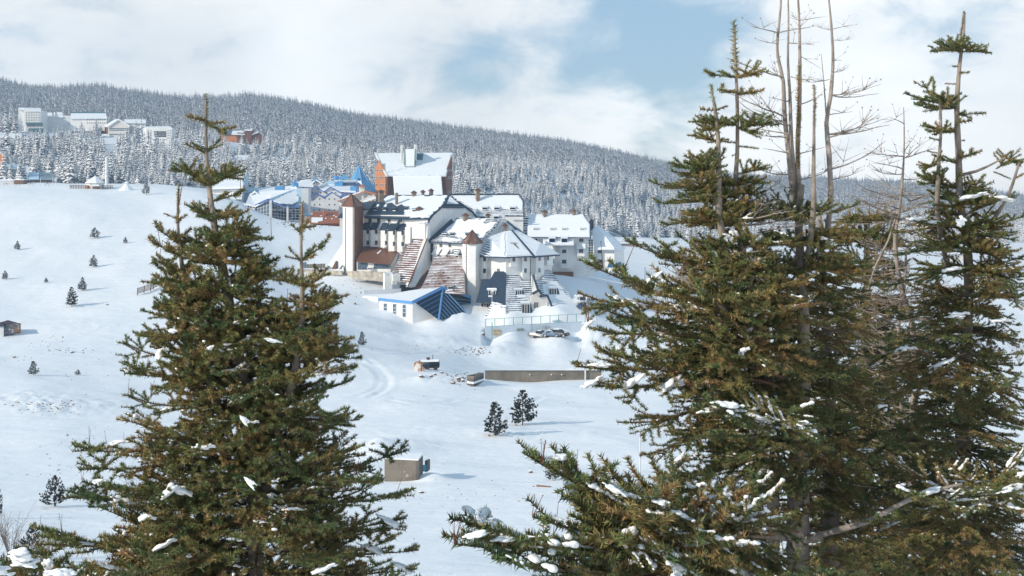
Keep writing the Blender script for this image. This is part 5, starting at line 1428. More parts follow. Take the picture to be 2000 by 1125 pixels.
pl = cwall(h, 460, 487, 308, 323, D, D, m_wood); sl(h, [(458, 309, D - 1), (489, 308.5, D - 1), (487, 303, D + 8), (460, 303, D + 8)], m_snow, 1.0)
for x in (465, 473, 481): fwin(h, pl, x, 313, 5, 4)
h2, D = hill_house('lean_shelter', 'long open shelter with low snow roof right of the small brown shed', 535, 325)
cwall(h2, 512, 560, 319, 328, D, D, m_wood); sl(h2, [(505, 319, D - 1), (564, 318.5, D - 1), (554, 312.5, D + 9), (520, 313, D + 9)], m_snow, 1.0)

# ---------------------------------------------------------------- left plateau
def gl(px, py, d0=420, d1=700): return land_hit(px, py, d0, d1)
oe = thing('orange_house', 'orange gabled house cut by the left edge above the plateau', 'house', P(0, 345, 575))
cwall(oe, -12, 8.5, 300, 350, 575, 573, m_orange, .6, 'wall', [(-12, 296), (-4, 294), (8.5, 305), (8.5, 350), (-12, 350)]); sl(oe, [(-4, 293, 572), (10, 305.5, 572), (10, 303, 582), (-4, 291, 582)], m_snow, .3)
wh = thing('white_chalet', 'small white chalet with grey snow roof in front of the orange house', 'house', P(25, 345, 560))
pl = cwall(wh, 4, 40, 328, 352, 562, 562, m_wgrey); sl(wh, [(8, 328.5, 560.5), (41, 328, 560.5), (39, 321, 572), (10, 321, 572)], m_paleblue, .5)
for k in range(5): fwin(wh, pl, 12 + k * 6, 333, 3.6, 2.4, g_blue)
boxb(wh, 12, 22, 340, 350, 560, 1.5, m_orange, 'porch')
dr = thing('dark_roofed_house', 'long house with grey blue roof behind bare poles on the plateau', 'house', P(80, 358, 553))
pl = cwall(dr, 58, 104, 347, 362, 556, 556, mat('purple_brown_wall', (.20, .15, .16), .85, .15, .5)); sl(dr, [(54, 349, 554), (106, 349, 554), (102, 337, 566), (56, 336, 566)], mat('blue_grey_roof', (.22, .30, .36), .6, .1, .2), .5)
for x in (84, 90, 97): fwin(dr, pl, x, 353, 3, 6)
sl(dr, [(56, 348, 553.5), (76, 348, 553.5), (76, 337, 565), (56, 336, 565)], m_paleblue, .5, 'snow')
ls = thing('low_store', 'low brown store with flat snow roof on the plateau edge', 'shed', gl(36, 360))
D = WL[ls.name].y
boxb(ls, 27, 46, 351.5, 360, D, 4, m_wood); boxb(ls, 26.5, 46.5, 350, 351.8, D - .3, 4.6, m_snow, 'roof', 0, 0)
boxb(ls, -5, 27, 352.5, 360, D + 2, 4, m_wgrey); boxb(ls, -6, 27.3, 350.5, 352.8, D + 1.7, 4.6, m_snow, 'roof', 0, 0)
pvn = thing('round_pavilion', 'pale many sided pavilion with conical snow roof and brown doors on the plateau', 'pavilion', gl(181, 369))
c0 = WL[pvn.name]; R = 17.0 / F * c0.y
pts = [(c0.x + R * math.cos(2 * math.pi * k / 8 + .39), c0.y + R + R * math.sin(2 * math.pi * k / 8 + .39)) for k in range(8)]
zt = P(0, 356.5, c0.y).z
obj('wall', MB().prism(pts, c0.z - 1, zt), m_cream, pvn)
rg = [Vector((c0.x + (x - c0.x) * 1.2, c0.y + R + (y - c0.y - R) * 1.2, zt - .2)) for x, y in pts]
obj('roof', MB().pyramid(rg, Vector((c0.x, c0.y + R, P(0, 343, c0.y).z))), m_snow, pvn)
for x in (168, 186.5): boxb(pvn, x - (3 if x < 180 else 6), x + (3 if x < 180 else 6), 362, 369, c0.y - .4, 1.2, m_wood_o if x < 180 else m_wood, 'door')
sl(pvn, [(179, 362, c0.y - 1.5), (194, 362, c0.y - 1.5), (191, 359, c0.y + 1), (183, 359, c0.y + 1)], m_snow, .3, 'porch_roof')
ct = thing('conical_hut', 'white tent shaped hut buried in snow with a small cap on its tip', 'hut', gl(242, 373))
c0 = WL[ct.name]; s_ = c0.y / F
obj('roof', MB().lathe((c0.x, c0.y + 19 * s_, c0.z - .4), [(20 * s_, 0), (14 * s_, 5 * s_), (8 * s_, 10.5 * s_), (4 * s_, 15 * s_)], 12), m_snow, ct)
obj('cap', MB().lathe((c0.x, c0.y + 19 * s_, c0.z - .4 + 14.5 * s_), [(3 * s_, 0), (3 * s_, 2.5 * s_), (6 * s_, 2.6 * s_), (.6 * s_, 6.5 * s_)], 10), m_snow, ct)
pol = thing('white_tower_mast', 'tall slender white mast tower beside the round pavilion', 'mast', gl(208, 364))
c0 = WL[pol.name]; s_ = c0.y / F
obj('shaft', MB().lathe(c0 - Vector((0, 0, 1)), [(2.9 * s_, 0), (2.7 * s_, 25 * s_), (2.2 * s_, 62 * s_)], 10), m_white, pol); obj('gallery', MB().lathe(c0 + Vector((0, 0, 23 * s_)), [(2.8 * s_, 0), (3.6 * s_, 1 * s_), (3.6 * s_, 2 * s_), (2.7 * s_, 2.6 * s_)], 10), m_wgrey, pol)
for px, py, h, lab in ((109.5, 362, 28, 'pale grey lamp mast standing at the end of the dark roofed house'), (103, 361, 14, 'short thin pole before the dark roofed house'), (79, 362, 14, 'thin white pole in front of the house with the blue grey roof')):
    p = gl(px, py); s_ = p.y / F
    t = thing('pole', lab, 'pole', p); obj('shaft', MB().tube([p - Vector((0, 0, .5)), p + Vector((0, 0, h * s_))], [.8 * s_, .5 * s_], 6), m_wgrey, t)
    obj('bracket', MB().box((-1.2 * s_, -.5 * s_, -.4 * s_), (1.2 * s_, .5 * s_, .2 * s_), 0, Matrix.Translation(p + Vector((0, 0, h * s_)))), m_wgrey, t)
# timber fence round the pavilion
fe = thing('timber_fence', 'brown timber railing running beside the round pavilion', 'fence', gl(146, 368))
for k in range(9):
    x = 137 + k * 3.2; p = gl(x, 368.5); obj('post', MB().box((-.1, -.1, -.4), (.1, .1, 1.3), 0, Matrix.Translation(p)), m_wood, fe)
    if k < 8:
        q = gl(x + 3.2, 368.5)
        for hh in (.6, 1.15): obj('rail', MB().tube([p + Vector((0, 0, hh)), q + Vector((0, 0, hh))], .07, 4), m_wood, fe)
fe2 = thing('timber_fence', 'brown timber railing between the tall white mast and the conical hut', 'fence', gl(205, 369))
for k in range(7):
    x = 200 + k * 3.2; p = gl(x, 369); obj('post', MB().box((-.1, -.1, -.4), (.1, .1, 1.3), 0, Matrix.Translation(p)), m_wood, fe2)
    if k < 6:
        q = gl(x + 3.2, 369)
        for hh in (.6, 1.15): obj('rail', MB().tube([p + Vector((0, 0, hh)), q + Vector((0, 0, hh))], .07, 4), m_wood, fe2)
for k, (px, lab) in enumerate(((12, 'drift fence trestle nearest the left edge of the plateau'), (35, 'second drift fence trestle from the left on the plateau'), (60, 'drift fence trestle below the low brown store'), (92, 'rightmost drift fence trestle below the blue grey roof'))):
    p = gl(px, 364); t = thing('drift_trestle', lab, 'snow fence', p, 'drift fence trestles on the plateau')
    for sx in (-1, 1): obj('leg', MB().tube([p + Vector((sx * 1.0, 0, -.2)), p + Vector((0, 0, 1.3))], .05, 4), m_wood, t)
    obj('rail', MB().tube([p + Vector((-1.4, 0, .9)), p + Vector((1.4, 0, .95))], .05, 4), m_wood, t)

# ---------------------------------------------------------------- far right of the plain
ft = thing('long_low_house', 'long low house with snow roof out on the sunlit plain right of the hotel', 'house', land_hit(1240, 482, 450, 800))
D = WL[ft.name].y
pl = cwall(ft, 1200, 1262, 472, 486, D, D, mat('taupe_wall', (.30, .24, .22), .85, .12, .5)); sl(ft, [(1196, 473.5, D - 1), (1265, 473.5, D - 1), (1255, 466, D + 8), (1206, 466, D + 8)], m_snow, .5)
for k in range(9): fwin(ft, pl, 1206 + k * 6.4, 477.5, 3, 3)
ft2 = thing('blue_grey_barn', 'blue grey barn seen through the branches on the plain', 'barn', land_hit(1360, 482, 450, 800))
D = WL[ft2.name].y
cwall(ft2, 1346, 1372, 470, 486, D, D, mat('barn_blue', (.16, .22, .28), .7, .1, .5)); sl(ft2, [(1343, 471, D - 1), (1375, 471, D - 1), (1370, 465, D + 8), (1348, 465, D + 8)], m_paleblue, .4)
ft3 = thing('farm_cottage', 'small cream cottage with terracotta gable seen between the right firs', 'cottage', land_hit(1862, 512, 450, 800))
D = WL[ft3.name].y
pl = cwall(ft3, 1843, 1882, 492, 514, D, D, m_cream); sl(ft3, [(1840, 494, D - 1), (1885, 494, D - 1), (1876, 482, D + 8), (1848, 482, D + 8)], m_snow, .4); boxb(ft3, 1846, 1858, 483, 492, D - 1, 2, m_orange, 'gable', 0, 0)
for k in range(3): fwin(ft3, pl, 1852 + k * 10, 501, 4, 5)
# ------------------------------------------------------------------ things on the snowfield
m_needle_far = mat('pine_needles', (0.030, 0.040, 0.034), .8, .3, 2.0)
m_bark = mat('pine_bark', (0.085, 0.065, 0.05), .9, .25, 4)
m_concrete = mat('board_concrete', (0.20, 0.175, 0.145), .9, .16, .45, .15)
m_conc_dark = mat('weathered_shaded_concrete', (0.145, 0.13, 0.115), .9, .2, .5, .2)
m_rock = mat('rusty_rock', (0.22, 0.15, 0.115), .9, .25, 1.2, .4)
m_rock2 = mat('orange_rock', (0.40, 0.20, 0.10), .9, .2, 1.2, .3)

def small_pine(seed, h, w, dense):
    """open young pine: trunk, tiers of limbs, tufts of needles, a little snow"""
    r = np.random.default_rng(seed)
    tr = MB(); tr.tube([(0, 0, -.6), (.02, 0, h * .4), (0, .02, h * .8), (0, 0, h)], [.05 * h / 3, .04 * h / 3, .02 * h / 3, .008], 6)
    cr = MB(); sn = MB()
    tiers = int(7 + h * 1.6)
    def tuft(p, L, n):
        ax = Vector((r.normal(0, .5), r.normal(0, .5), 1)).normalized()
        for _ in range(n):
            d = (ax + Vector(r.normal(0, .62, 3))).normalized(); s = d.cross(Vector(r.normal(0, 1, 3))).normalized() * L * .24
            cr.add([p - s, p + s, p + d * L], [(0, 1, 2)], 0)
    for i in range(tiers):
        s = i / (tiers - 1); z = h * (.10 + .86 * s)
        R = w * .5 * (1 - s ** 1.4) * (.55 + .45 * math.sin(min(1, s * 3 + .35) * math.pi / 2)) + .06 * h
        n = int(5 + 3 * (1 - s)); ph = r.uniform(0, 6.3)
        for k in range(n):
            a = ph + 2 * math.pi * k / n + r.normal(0, .3); L = R * r.uniform(.55, 1.12)
            d = Vector((math.cos(a), math.sin(a), 0)); rise = r.uniform(.1, .5) + .3 * s
            p0 = Vector((0, 0, z)); p1 = p0 + d * L * .55 + Vector((0, 0, L * rise * .2)); p2 = p0 + d * L + Vector((0, 0, L * rise * .75))
            cr.tube([p0, p1, p2], [.012 * h / 3, .009 * h / 3, .004], 3, 1, False)
            m = max(2, int(L / (.16 * h / 3) * dense))
            for j in range(m):
                f = (.35 + .65 * (j + 1) / m); q = p0.lerp(p1, f / .55) if f < .55 else p1.lerp(p2, (f - .55) / .45)
                q = q + Vector(r.normal(0, .05 * h / 3, 3)) * (1.2 if f < .95 else .3)
                tuft(q, .17 * h / 3 * r.uniform(.8, 1.25), 15)
                if r.random() < .03:
                    c = q + Vector((0, 0, .10 * h / 3)); e = .07 * h / 3
                    sn.add([c + Vector((e, 0, 0)), c + Vector((0, e, 0)), c - Vector((e, 0, 0)), c - Vector((0, e, 0)), c + Vector((0, 0, e * .6)), c - Vector((0, 0, e * .4))], [(0, 1, 4), (1, 2, 4), (2, 3, 4), (3, 0, 4), (1, 0, 5), (2, 1, 5), (3, 2, 5), (0, 3, 5)], 0)
    tuft(Vector((0, 0, h)), .2 * h / 3, 14)
    def me(nm, mb, ms):
        k = bpy.data.meshes.new(nm); k.from_pydata([tuple(p) for p in mb.v], [], mb.f)
        for m in ms: k.materials.append(m)
        if len(ms) > 1: k.polygons.foreach_set('material_index', mb.m)
        k.update(); return k
    return me('trunk', tr, [m_bark]), me('crown', cr, [m_needle_far, m_bark]), me('snow', sn, [m_snow_lump])
PINES = [small_pine(1, 3.0, 2.1, 1.0), small_pine(2, 3.0, 2.6, 1.1), small_pine(3, 3.0, 1.7, .9), small_pine(4, 3.0, 3.0, .85)]
def pine(px, py, wpx, hpx, v, label, zoff=0):
    p = land_hit(px, py); D = p.y; h = hpx / F * D
    t = thing('small_pine', label, 'tree', p, 'young pines on the snowfield')
    base_w = (2.1, 2.6, 1.7, 3.0)[v]; sx = (wpx / F * D) / base_w
    M = Matrix.Translation(p) @ Matrix.Rotation(random.uniform(0, 6), 4, 'Z') @ Matrix.Diagonal((sx, sx, h / 3.0, 1))
    for nm, me in zip(('trunk', 'crown', 'snow'), PINES[v]): place(nm, me, t, M)
    return p
pine(967, 851, 46, 64, 2, 'dark young pine left of its taller neighbour, between the concrete hut and the long wall')
pine(1021, 830, 58, 66, 1, 'broad dark young pine, taller of the pair below the long concrete wall')
for a in ((185, 465, 23, 20, 3, 'bushy young pine highest on the left slope'), (34, 488, 12, 17, 0, 'small pine near the left edge high on the slope'), (245, 475, 9, 12, 0, 'tiny pine high on the slope left of the near fir'),
          (183, 522, 18, 23, 1, 'round young pine midway down the left slope'), (10, 546, 13, 17, 0, 'small pine at the left edge above the cabin'), (90, 552, 8, 10, 0, 'tiniest pine alone midway on the left slope'),
          (161, 568, 17, 26, 0, 'slim pine just behind the larger pine on the left slope'), (140, 599, 27, 37, 1, 'largest pine of the upper left slope with a smaller one behind it'), (65, 733, 20, 27, 2, 'open young pine below the cabin on the left'),
          (152, 733, 14, 11, 3, 'low bush like pine right of the open young pine'), (271, 734, 14, 22, 0, 'small pine showing at the left edge of the near fir'), (707, 676, 17, 27, 2, 'lone small pine on the bank left of the swimming hall'),
          (107, 990, 54, 60, 3, 'wide dark pine standing low on the slope at the left'), (62, 1100, 56, 74, 3, 'pine at the lower left corner among bare shrubs'), (286, 380, 18, 22, 3, 'dark ragged pine on the crest beside the conical hut'), (-4, 1012, 22, 60, 3, 'pine cut by the left edge of the view'), (1080, 938, 34, 34, 3, 'small pine half behind the snowy bough at the centre'), (715, 935, 40, 34, 1, 'small dark pine behind the near fir beside the concrete hut')): pine(*a)

# --- bare shrubs
m_twig = mat('bare_twig', (0.20, 0.16, 0.145), .85, .2, 3)
def shrub(px, py, wpx, hpx, n, label, seed):
    r = np.random.default_rng(seed); p = land_hit(px, py); D = p.y; h = hpx / F * D; w = wpx / F * D
    t = thing('bare_shrub', label, 'shrub', p, 'bare shrubs on the snow'); mb = MB()
    for _ in range(n):
        a = r.uniform(0, 6.3); q = p.copy(); d = Vector((math.cos(a) * w / h * .5, math.sin(a) * w / h * .5, 1)) * h * r.uniform(.55, 1)
        pts = [q + d * f + Vector((0, 0, -.12 * h * f * f)) + Vector(r.normal(0, .025 * h, 3)) * f for f in (0, .3, .6, 1)]
        mb.tube(pts, [.016, .012, .009, .005], 3, 0, False)
        for _ in range(5):
            i = int(r.integers(1, 3)); b = pts[i].lerp(pts[i + 1], r.random()); e = b + Vector(r.normal(0, .13 * h, 3)) + Vector((0, 0, .18 * h))
            mb.tube([b, b.lerp(e, .5) + Vector(r.normal(0, .02 * h, 3)), e], [.008, .006, .004], 3, 0, False)
    o = obj('stem', mb, m_twig, t, uv=False)
shrub(20, 1095, 70, 110, 22, 'bare leafless shrub in the lower left corner', 1); shrub(75, 1118, 80, 80, 26, 'low tangle of bare twigs at the foot of the corner pine', 2)
shrub(1990, 712, 50, 60, 26, 'rounded bare bush at the right edge of the snow', 3); shrub(1378, 1010, 60, 44, 26, 'low bare bush under the right firs', 4); shrub(985, 838, 22, 26, 14, 'wiry shrub between the two dark pines', 5)
shrub(270, 985, 60, 70, 18, 'bare shrub rising beside the near left fir', 6)

# --- rocks
def rock_mesh(seed, sub=2):
    r = np.random.default_rng(seed); bm = bmesh.new(); bmesh.ops.create_icosphere(bm, subdivisions=sub, radius=1)
    for v in bm.verts:
        n = v.co.copy(); k = 1.0
        for a in range(5):
            d = Vector(r.normal(0, 1, 3)).normalized() if a < 0 else None
        v.co *= 1
    planes = [(Vector(r.normal(0, 1, 3)).normalized(), r.uniform(.45, .85)) for _ in range(9)]
    for v in bm.verts:
        for d, c in planes:
            q = v.co.dot(d)
            if q > c: v.co -= d * (q - c)
        v.co += Vector(r.normal(0, .02, 3))
    me = bpy.data.meshes.new('rock'); bm.to_mesh(me); bm.free(); return me
ROCKS = [rock_mesh(k) for k in range(6)]
for m in ROCKS: m.materials.append(m_rock)
def snowcap(parent, p, s, seed):
    mb = MB(); r = np.random.default_rng(seed); n = 9
    prof = [(.62, .0), (.60, .14), (.38, .24), (.1, .28)]
    mb.lathe((0, 0, 0), prof, n)
    M = Matrix.Translation(p + Vector((0, 0, .55 * s.z))) @ Matrix.Diagonal((s.x * 1.15, s.y * 1.15, s.z * 1.3, 1))
    mb.v = [tuple(M @ Vector(q)) for q in mb.v]
    return obj('snow', mb, m_snow_lump, parent, True, False)
def boulder(px, py, wpx, hpx, v, label, m=None, cap=True, group='boulders on the snow'):
    p = land_hit(px, py); k = p.y / F
    t = thing('boulder', label, 'rock', p, group)
    s = Vector((wpx * k * .55, wpx * k * .5, hpx * k * .6))
    me = ROCKS[v]
    if m is not None: me = me.copy(); me.materials.clear(); me.materials.append(m)
    place('rock', me, t, Matrix.Translation(p + Vector((0, 0, s.z * .3))) @ Matrix.Rotation(v * 1.3, 4, 'Z') @ Matrix.Diagonal((s.x, s.y, s.z, 1)))
    if cap: snowcap(t, p + Vector((0, 0, s.z * .3)), s, v)
    return t
for a in ((822, 737, 11, 7, 0, 'snow capped boulder nearest below the rusty tank'), (842, 736, 9, 6, 1, 'middle boulder of the row below the black tank'), (849, 733, 9, 6, 2, 'boulder leaning on its neighbour below the black tank'), (862, 729, 9, 5, 3, 'flat topped brown boulder right of the tank'), (873, 733, 6, 4, 4, 'small boulder right of the flat topped brown one'),
          (885, 750, 12, 7, 5, 'jagged boulder leftmost of the rubble by the wall end'), (895, 742, 10, 8, 0, 'grey boulder behind the jagged one by the wall end'), (904, 746, 8, 7, 1, 'boulder touching the broken wall end'), (917, 752, 12, 6, 2, 'broken stone under the broken wall end'), (892, 732, 6, 4, 3, 'small stone on the bank above the rubble'),
          (760, 877, 9, 5, 4, 'flat brown stone on the mound behind the concrete hut'), (727, 868, 11, 5, 5, 'dark flat stone left of the mound behind the hut'), (745, 930, 8, 7, 0, 'rock touching the left corner of the concrete hut'), (943, 655, 9, 8, 1, 'dark rubble heap at the left end of the court fence'), (693, 594, 6, 6, 2, 'lone brown stone on the bank left of the plant room'),
          (1036, 924, 9, 8, 3, 'dark stone left of the half hidden pine'), (822, 963, 12, 6, 4, 'flat grey stone down slope from the concrete hut'), (28, 699, 8, 5, 5, 'brown stone at the left edge below the cabin'), (209, 596, 6, 4, 0, 'dark stone alone on the slope left of the near fir'), (141, 689, 8, 5, 1, 'brown stone among the scattered stones on the left slope')): boulder(*a)
boulder(955, 852, 7, 6, 2, 'orange rock at the foot of the left dark pine', m_rock2, False); boulder(968, 849, 10, 4, 3, 'brown flat rock under the left dark pine', None, False); boulder(1007, 831, 6, 4, 4, 'orange rock at the foot of the broad dark pine', m_rock2, False); boulder(902, 652, 1, 1, 0, 'x') if False else None
pk = thing('plank', 'pale orange plank lying on the snow under the centre bough', 'plank', land_hit(1062, 951))
p0 = WL[pk.name]; obj('board', MB().box((-.65, -.14, .0), (.65, .14, .10), 0, Matrix.Translation(p0) @ Matrix.Rotation(-.25, 4, 'Z') @ Matrix.Rotation(.06, 4, 'Y')), mat('plank_wood', (.30, .17, .09), .8, .15, 2), pk)

def stones():
    """pebbles and clods sticking out of thin snow in patches"""
    r = np.random.default_rng(77); mb_v = []; mb_f = []; base = ROCKS[0]
    bv = np.array([v.co[:] for v in base.vertices]); 
    ico = bmesh.new(); bmesh.ops.create_icosphere(ico, subdivisions=1, radius=1); bv = np.array([v.co[:] for v in ico.verts]); bf = np.array([[v.index for v in f.verts] for f in ico.faces]); ico.free()
    V = []; Fc = []; k = 0
    for (cx, cy, rx, ry, n, s0) in ((90, 795, 80, 14, 130, 1.5), (140, 684, 60, 10, 40, 1.4), (90, 665, 60, 16, 20, 1.2), (40, 700, 40, 8, 10, 1.3), (925, 685, 40, 8, 60, 1.6), (820, 678, 90, 8, 36, 1.1), (1030, 640, 60, 22, 0, 1), (700, 560, 50, 22, 30, 1.2), (850, 770, 240, 80, 60, 1.0), (900, 970, 200, 60, 40, 1.5), (1075, 870, 40, 12, 30, 1.3),
                                    (900, 738, 26, 12, 40, 2.2), (1180, 780, 80, 20, 20, 1.0), (180, 740, 90, 40, 24, 1.1), (150, 860, 60, 30, 20, 1.6), (100, 920, 60, 20, 20, 1.4), (1250, 700, 60, 8, 30, 1.3), (130, 430, 130, 20, 20, .7), (600, 440, 60, 6, 26, 1.6), (560, 436, 30, 4, 20, 1.6), (750, 545, 50, 14, 30, 1.0)):
        for _ in range(n):
            px = cx + rx * r.normal(0, .5); py = cy + ry * r.normal(0, .5)
            p = land_hit(px, py); s = s0 * p.y / F * r.uniform(.35, 1.15)
            q = bv * np.array([s * r.uniform(.8, 1.8), s * r.uniform(.7, 1.2), s * r.uniform(.4, .8)]) + r.normal(0, s * .12, bv.shape) + np.array(p) + np.array([0, 0, s * .2])
            V.append(q); Fc.append(bf + k); k += len(bv)
    me = big_mesh('scattered_stones', np.concatenate(V), tris=np.concatenate(Fc), mats=[m_rock], smooth=False)
    o = bpy.data.objects.new('scattered_stones', me); C.objects.link(o); o['kind'] = 'stuff'
stones()

# --- fuel tank on its rusty shed
tk = thing('fuel_tank', 'black cylindrical fuel tank with snow on top behind a rusty white hut', 'tank', land_hit(838, 722))
p = WL[tk.name]; k = p.y / F
M = Matrix.Translation(p + Vector((0, .4, 10.5 * k))) @ Matrix.Rotation(.18, 4, 'Z')
def ring_tube(M, prof, n=20):
    """turned body along local X"""
    mb = MB(); vs = []
    for r_, x in prof:
        for j in range(n):
            w = 2 * math.pi * j / n; vs.append(M @ Vector((x, r_ * math.cos(w), r_ * math.sin(w))))
    fs = [(i * n + j, i * n + (j + 1) % n, (i + 1) * n + (j + 1) % n, (i + 1) * n + j) for i in range(len(prof) - 1) for j in range(n)]
    fs += [tuple(range(n - 1, -1, -1)), tuple(range((len(prof) - 1) * n, len(prof) * n))]
    return mb.add(vs, fs)
R = 8.2 * k; L = 20 * k
m_tank = mat('tank_black_blue', (0.012, 0.026, 0.040), .45, .25, 1)
obj('body', ring_tube(M, [(R * .3, -L), (R, -L * .94), (R, 0), (R * 1.02, .02), (R, .05), (R, L * .93), (R * .9, L * .98), (R * .3, L * 1.02)]), m_tank, tk, True)
sn = MB(); vs = []
for i in range(13):
    x = -L * .9 + 1.82 * L * i / 12
    for j in range(9):
        w = math.pi / 2 + (j - 4) / 4 * .95; rr = R * (1.0 + .10 * math.cos((j - 4) / 4 * 1.5)) + .02
        vs.append(M @ Vector((x, rr * math.cos(w), rr * math.sin(w))))
sn.add(vs, [(i * 9 + j, i * 9 + j + 1, (i + 1) * 9 + j + 1, (i + 1) * 9 + j) for i in range(12) for j in range(8)])
obj('snow', sn, m_snow_lump, tk, True)
for sx in (.62, -.2): obj('saddle', MB().box((L * sx - .3, -R * .75, -R * 1.45), (L * sx + .3, R * .75, -R * .55), 0, M), mat('saddle_rust', (.10, .055, .05), .9, .2, 2), tk)
obj('hatch', MB().lathe(M @ Vector((-L * .1, 0, R * .98)), [(.3, 0), (.3, .35), (.36, .36), (.36, .42)], 10), mat('saddle_rust', (.1, .05, .05)), tk)
obj('pipe', MB().tube([M @ Vector((L * .35, 0, R)), M @ Vector((L * .35, 0, R + .9))], .06, 6), m_trim, tk)
th = thing('rusty_hut', 'small rusty white steel hut with rounded roof in front of the black tank', 'hut', land_hit(817, 725))
p = WL[th.name]; k = p.y / F
M = Matrix.Translation(p) @ Matrix.Rotation(-.30, 4, 'Z')
def rust_mat():
    m = bpy.data.materials.new('rusted_white_steel'); m.use_nodes = True; nt = m.node_tree; b = nt.nodes['Principled BSDF']
    tc = N(nt, 'ShaderNodeTexCoord'); a = N(nt, 'ShaderNodeTexNoise', i_Scale=1.1, i_Detail=8.0, i_Roughness=.68); nt.links.new(tc.outputs['Object'], a.inputs['Vector'])
    sp = N(nt, 'ShaderNodeSeparateXYZ'); nt.links.new(tc.outputs['Object'], sp.inputs[0])
    v = math_node(nt, 'ADD', a.outputs[0], math_node(nt, 'MULTIPLY', sp.outputs[2], .10))
    cr = N(nt, 'ShaderNodeValToRGB'); e = cr.color_ramp.elements; e[0].position = .52; e[0].color = (.62, .60, .55, 1); e[1].position = .66; e[1].color = (.36, .13, .045, 1)
    x = cr.color_ramp.elements.new(.8); x.color = (.16, .05, .025, 1)
    nt.links.new(v, cr.inputs[0]); nt.links.new(cr.outputs[0], b.inputs['Base Color']); b.inputs['Roughness'].default_value = .8
    return m
w, dpt, hh = 14 * k, 11 * k, 19 * k
pts = [(-w * .5, 0), (w * .5, 0), (w * .5, hh * .78), (w * .34, hh * .95), (0, hh), (-w * .34, hh * .95), (-w * .5, hh * .78)]
o = obj('shell', MB().slab([M @ Vector((x, -dpt * .5, z)) for x, z in pts], dpt, 0, M.to_3x3() @ Vector((0, -1, 0))), rust_mat(), th)
obj('door', MB().slab([M @ Vector((x, -dpt * .5 - .03, z)) for x, z in ((-w * .32, 0.1), (w * .1, 0.1), (w * .1, hh * .55), (-w * .32, hh * .55))], .06, 0), m_wgrey, o)
obj('side', MB().slab([M @ Vector((-w * .5 - .02, y, z)) for y, z in ((-dpt * .48, 0), (dpt * .48, 0), (dpt * .48, hh * .77), (-dpt * .48, hh * .77))], .05, 0, M.to_3x3() @ Vector((-1, 0, 0))), m_cream, th)
obj('crate', MB().box((w * .55, -dpt * .3, 0), (w * .8, dpt * .2, hh * .45), 0, M), rust_mat(), th)

# --- retaining wall of board-marked concrete
rw_ = thing('concrete_wall', 'long low wall of brown grey concrete crossing the snowfield', 'wall', land_hit(1050, 746))
DW = WL[rw_.name].y
wl0, wl1 = P(947, 746, DW), P(1175, 746, DW)
zt = P(0, 726, DW).z
xs = np.linspace(0, 1, 14)
for a, b in zip(xs[:-1], xs[1:]):
    A = wl0.lerp(wl1, a); B = wl0.lerp(wl1, b); e = (B - A).normalized() * .012
    obj('panel', MB().slab([Vector((A.x, A.y, A.z - 2.5)) + e, Vector((B.x, B.y, B.z - 2.5)) - e, Vector((B.x, B.y, zt)) - e, Vector((A.x, A.y, zt)) + e], .45, 0), m_concrete, rw_)
mb = MB(); mb.slab([Vector((wl0.x, wl0.y - .06, zt - .02)), Vector((wl1.x, wl1.y - .06, zt - .02)), Vector((wl1.x, wl1.y - .06, zt + .16)), Vector((wl0.x, wl0.y - .06, zt + .16))], .6, 0)
obj('coping', mb, m_conc_dark, rw_)
obj('backing', MB().slab([Vector((wl0.x + .2, wl0.y + .46, wl0.z - 2)), Vector((wl1.x - .2, wl0.y + .46, wl0.z - 2)), Vector((wl1.x - .2, wl0.y + .46, zt - .1)), Vector((wl0.x + .2, wl0.y + .46, zt - .1))], .2, 0), m_conc_dark, rw_)
m_ho = mat('white_outlet', (.7, .7, .7), .6, .05)
for x in (1035, 1077, 1097): obj('drain_pipe', MB().tube([P(x, 731.5, wl0.y + .2), P(x, 731.5, wl0.y - .25)], .12, 8), m_ho, rw_)
obj('marker', MB().box((-.12, -.1, -1.4), (.12, .1, .9), 0, Matrix.Translation(P(1143, 733, wl0.y - .3))), m_ho, rw_)
bwk = thing('broken_wall', 'broken stepped end of the concrete wall with stone courses beside the rubble', 'wall', land_hit(928, 752))
A = land_hit(912, 752); Bc = land_hit(925, 755); Cc = land_hit(945, 745)
k = A.y / F
for (za, zb, mm) in ((-2, 5, m_conc_dark), (5.3, 9, m_snow), (9, 14.5, m_conc_dark), (14.6, 20, m_concrete)):
    of = (0 if zb < 10 else .5)
    for p0, p1 in ((A, Bc), (Bc, Cc)):
        d = Vector((0, of, 0)); base = min(p0.z, p1.z)
        obj('course', MB().slab([Vector((p0.x, p0.y, base + za * k)) + d, Vector((p1.x, p1.y, base + za * k)) + d, Vector((p1.x, p1.y, base + zb * k)) + d, Vector((p0.x, p0.y, base + zb * k)) + d], .9, 0), mm, bwk)

# --- concrete hut
chh = thing('concrete_hut', 'small flat roofed concrete hut half sunk in the snow with a turquoise gate', 'hut', land_hit(805, 936))
p1 = land_hit(818, 937); k = p1.y / F; p0_ = Vector((p1.x - 68 * k, p1.y + .5, p1.z))
p2 = P(826, 915, p1.y + 2.4); zt = P(0, 900, p1.y).z
def up(q, z): return Vector((q.x, q.y, z))
obj('front_wall', MB().slab([up(p0_, p1.z - 1), up(p1, p1.z - 1), up(p1, zt), up(p0_, zt + .05)], .3, 0), m_concrete, chh)
obj('side_wall', MB().slab([up(p1, p1.z - 1), up(p2, p1.z - 1), up(p2, zt + .02), up(p1, zt)], .25, 0), m_conc_dark, chh)  # darker concrete here paints in the shade of the side turned from the sun
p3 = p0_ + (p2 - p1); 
obj('back_wall', MB().slab([up(p3, p1.z - 1), up(p2, p1.z - 1), up(p2, zt), up(p3, zt)], .25, 0, Vector((0, 1, 0))), m_conc_dark, chh)
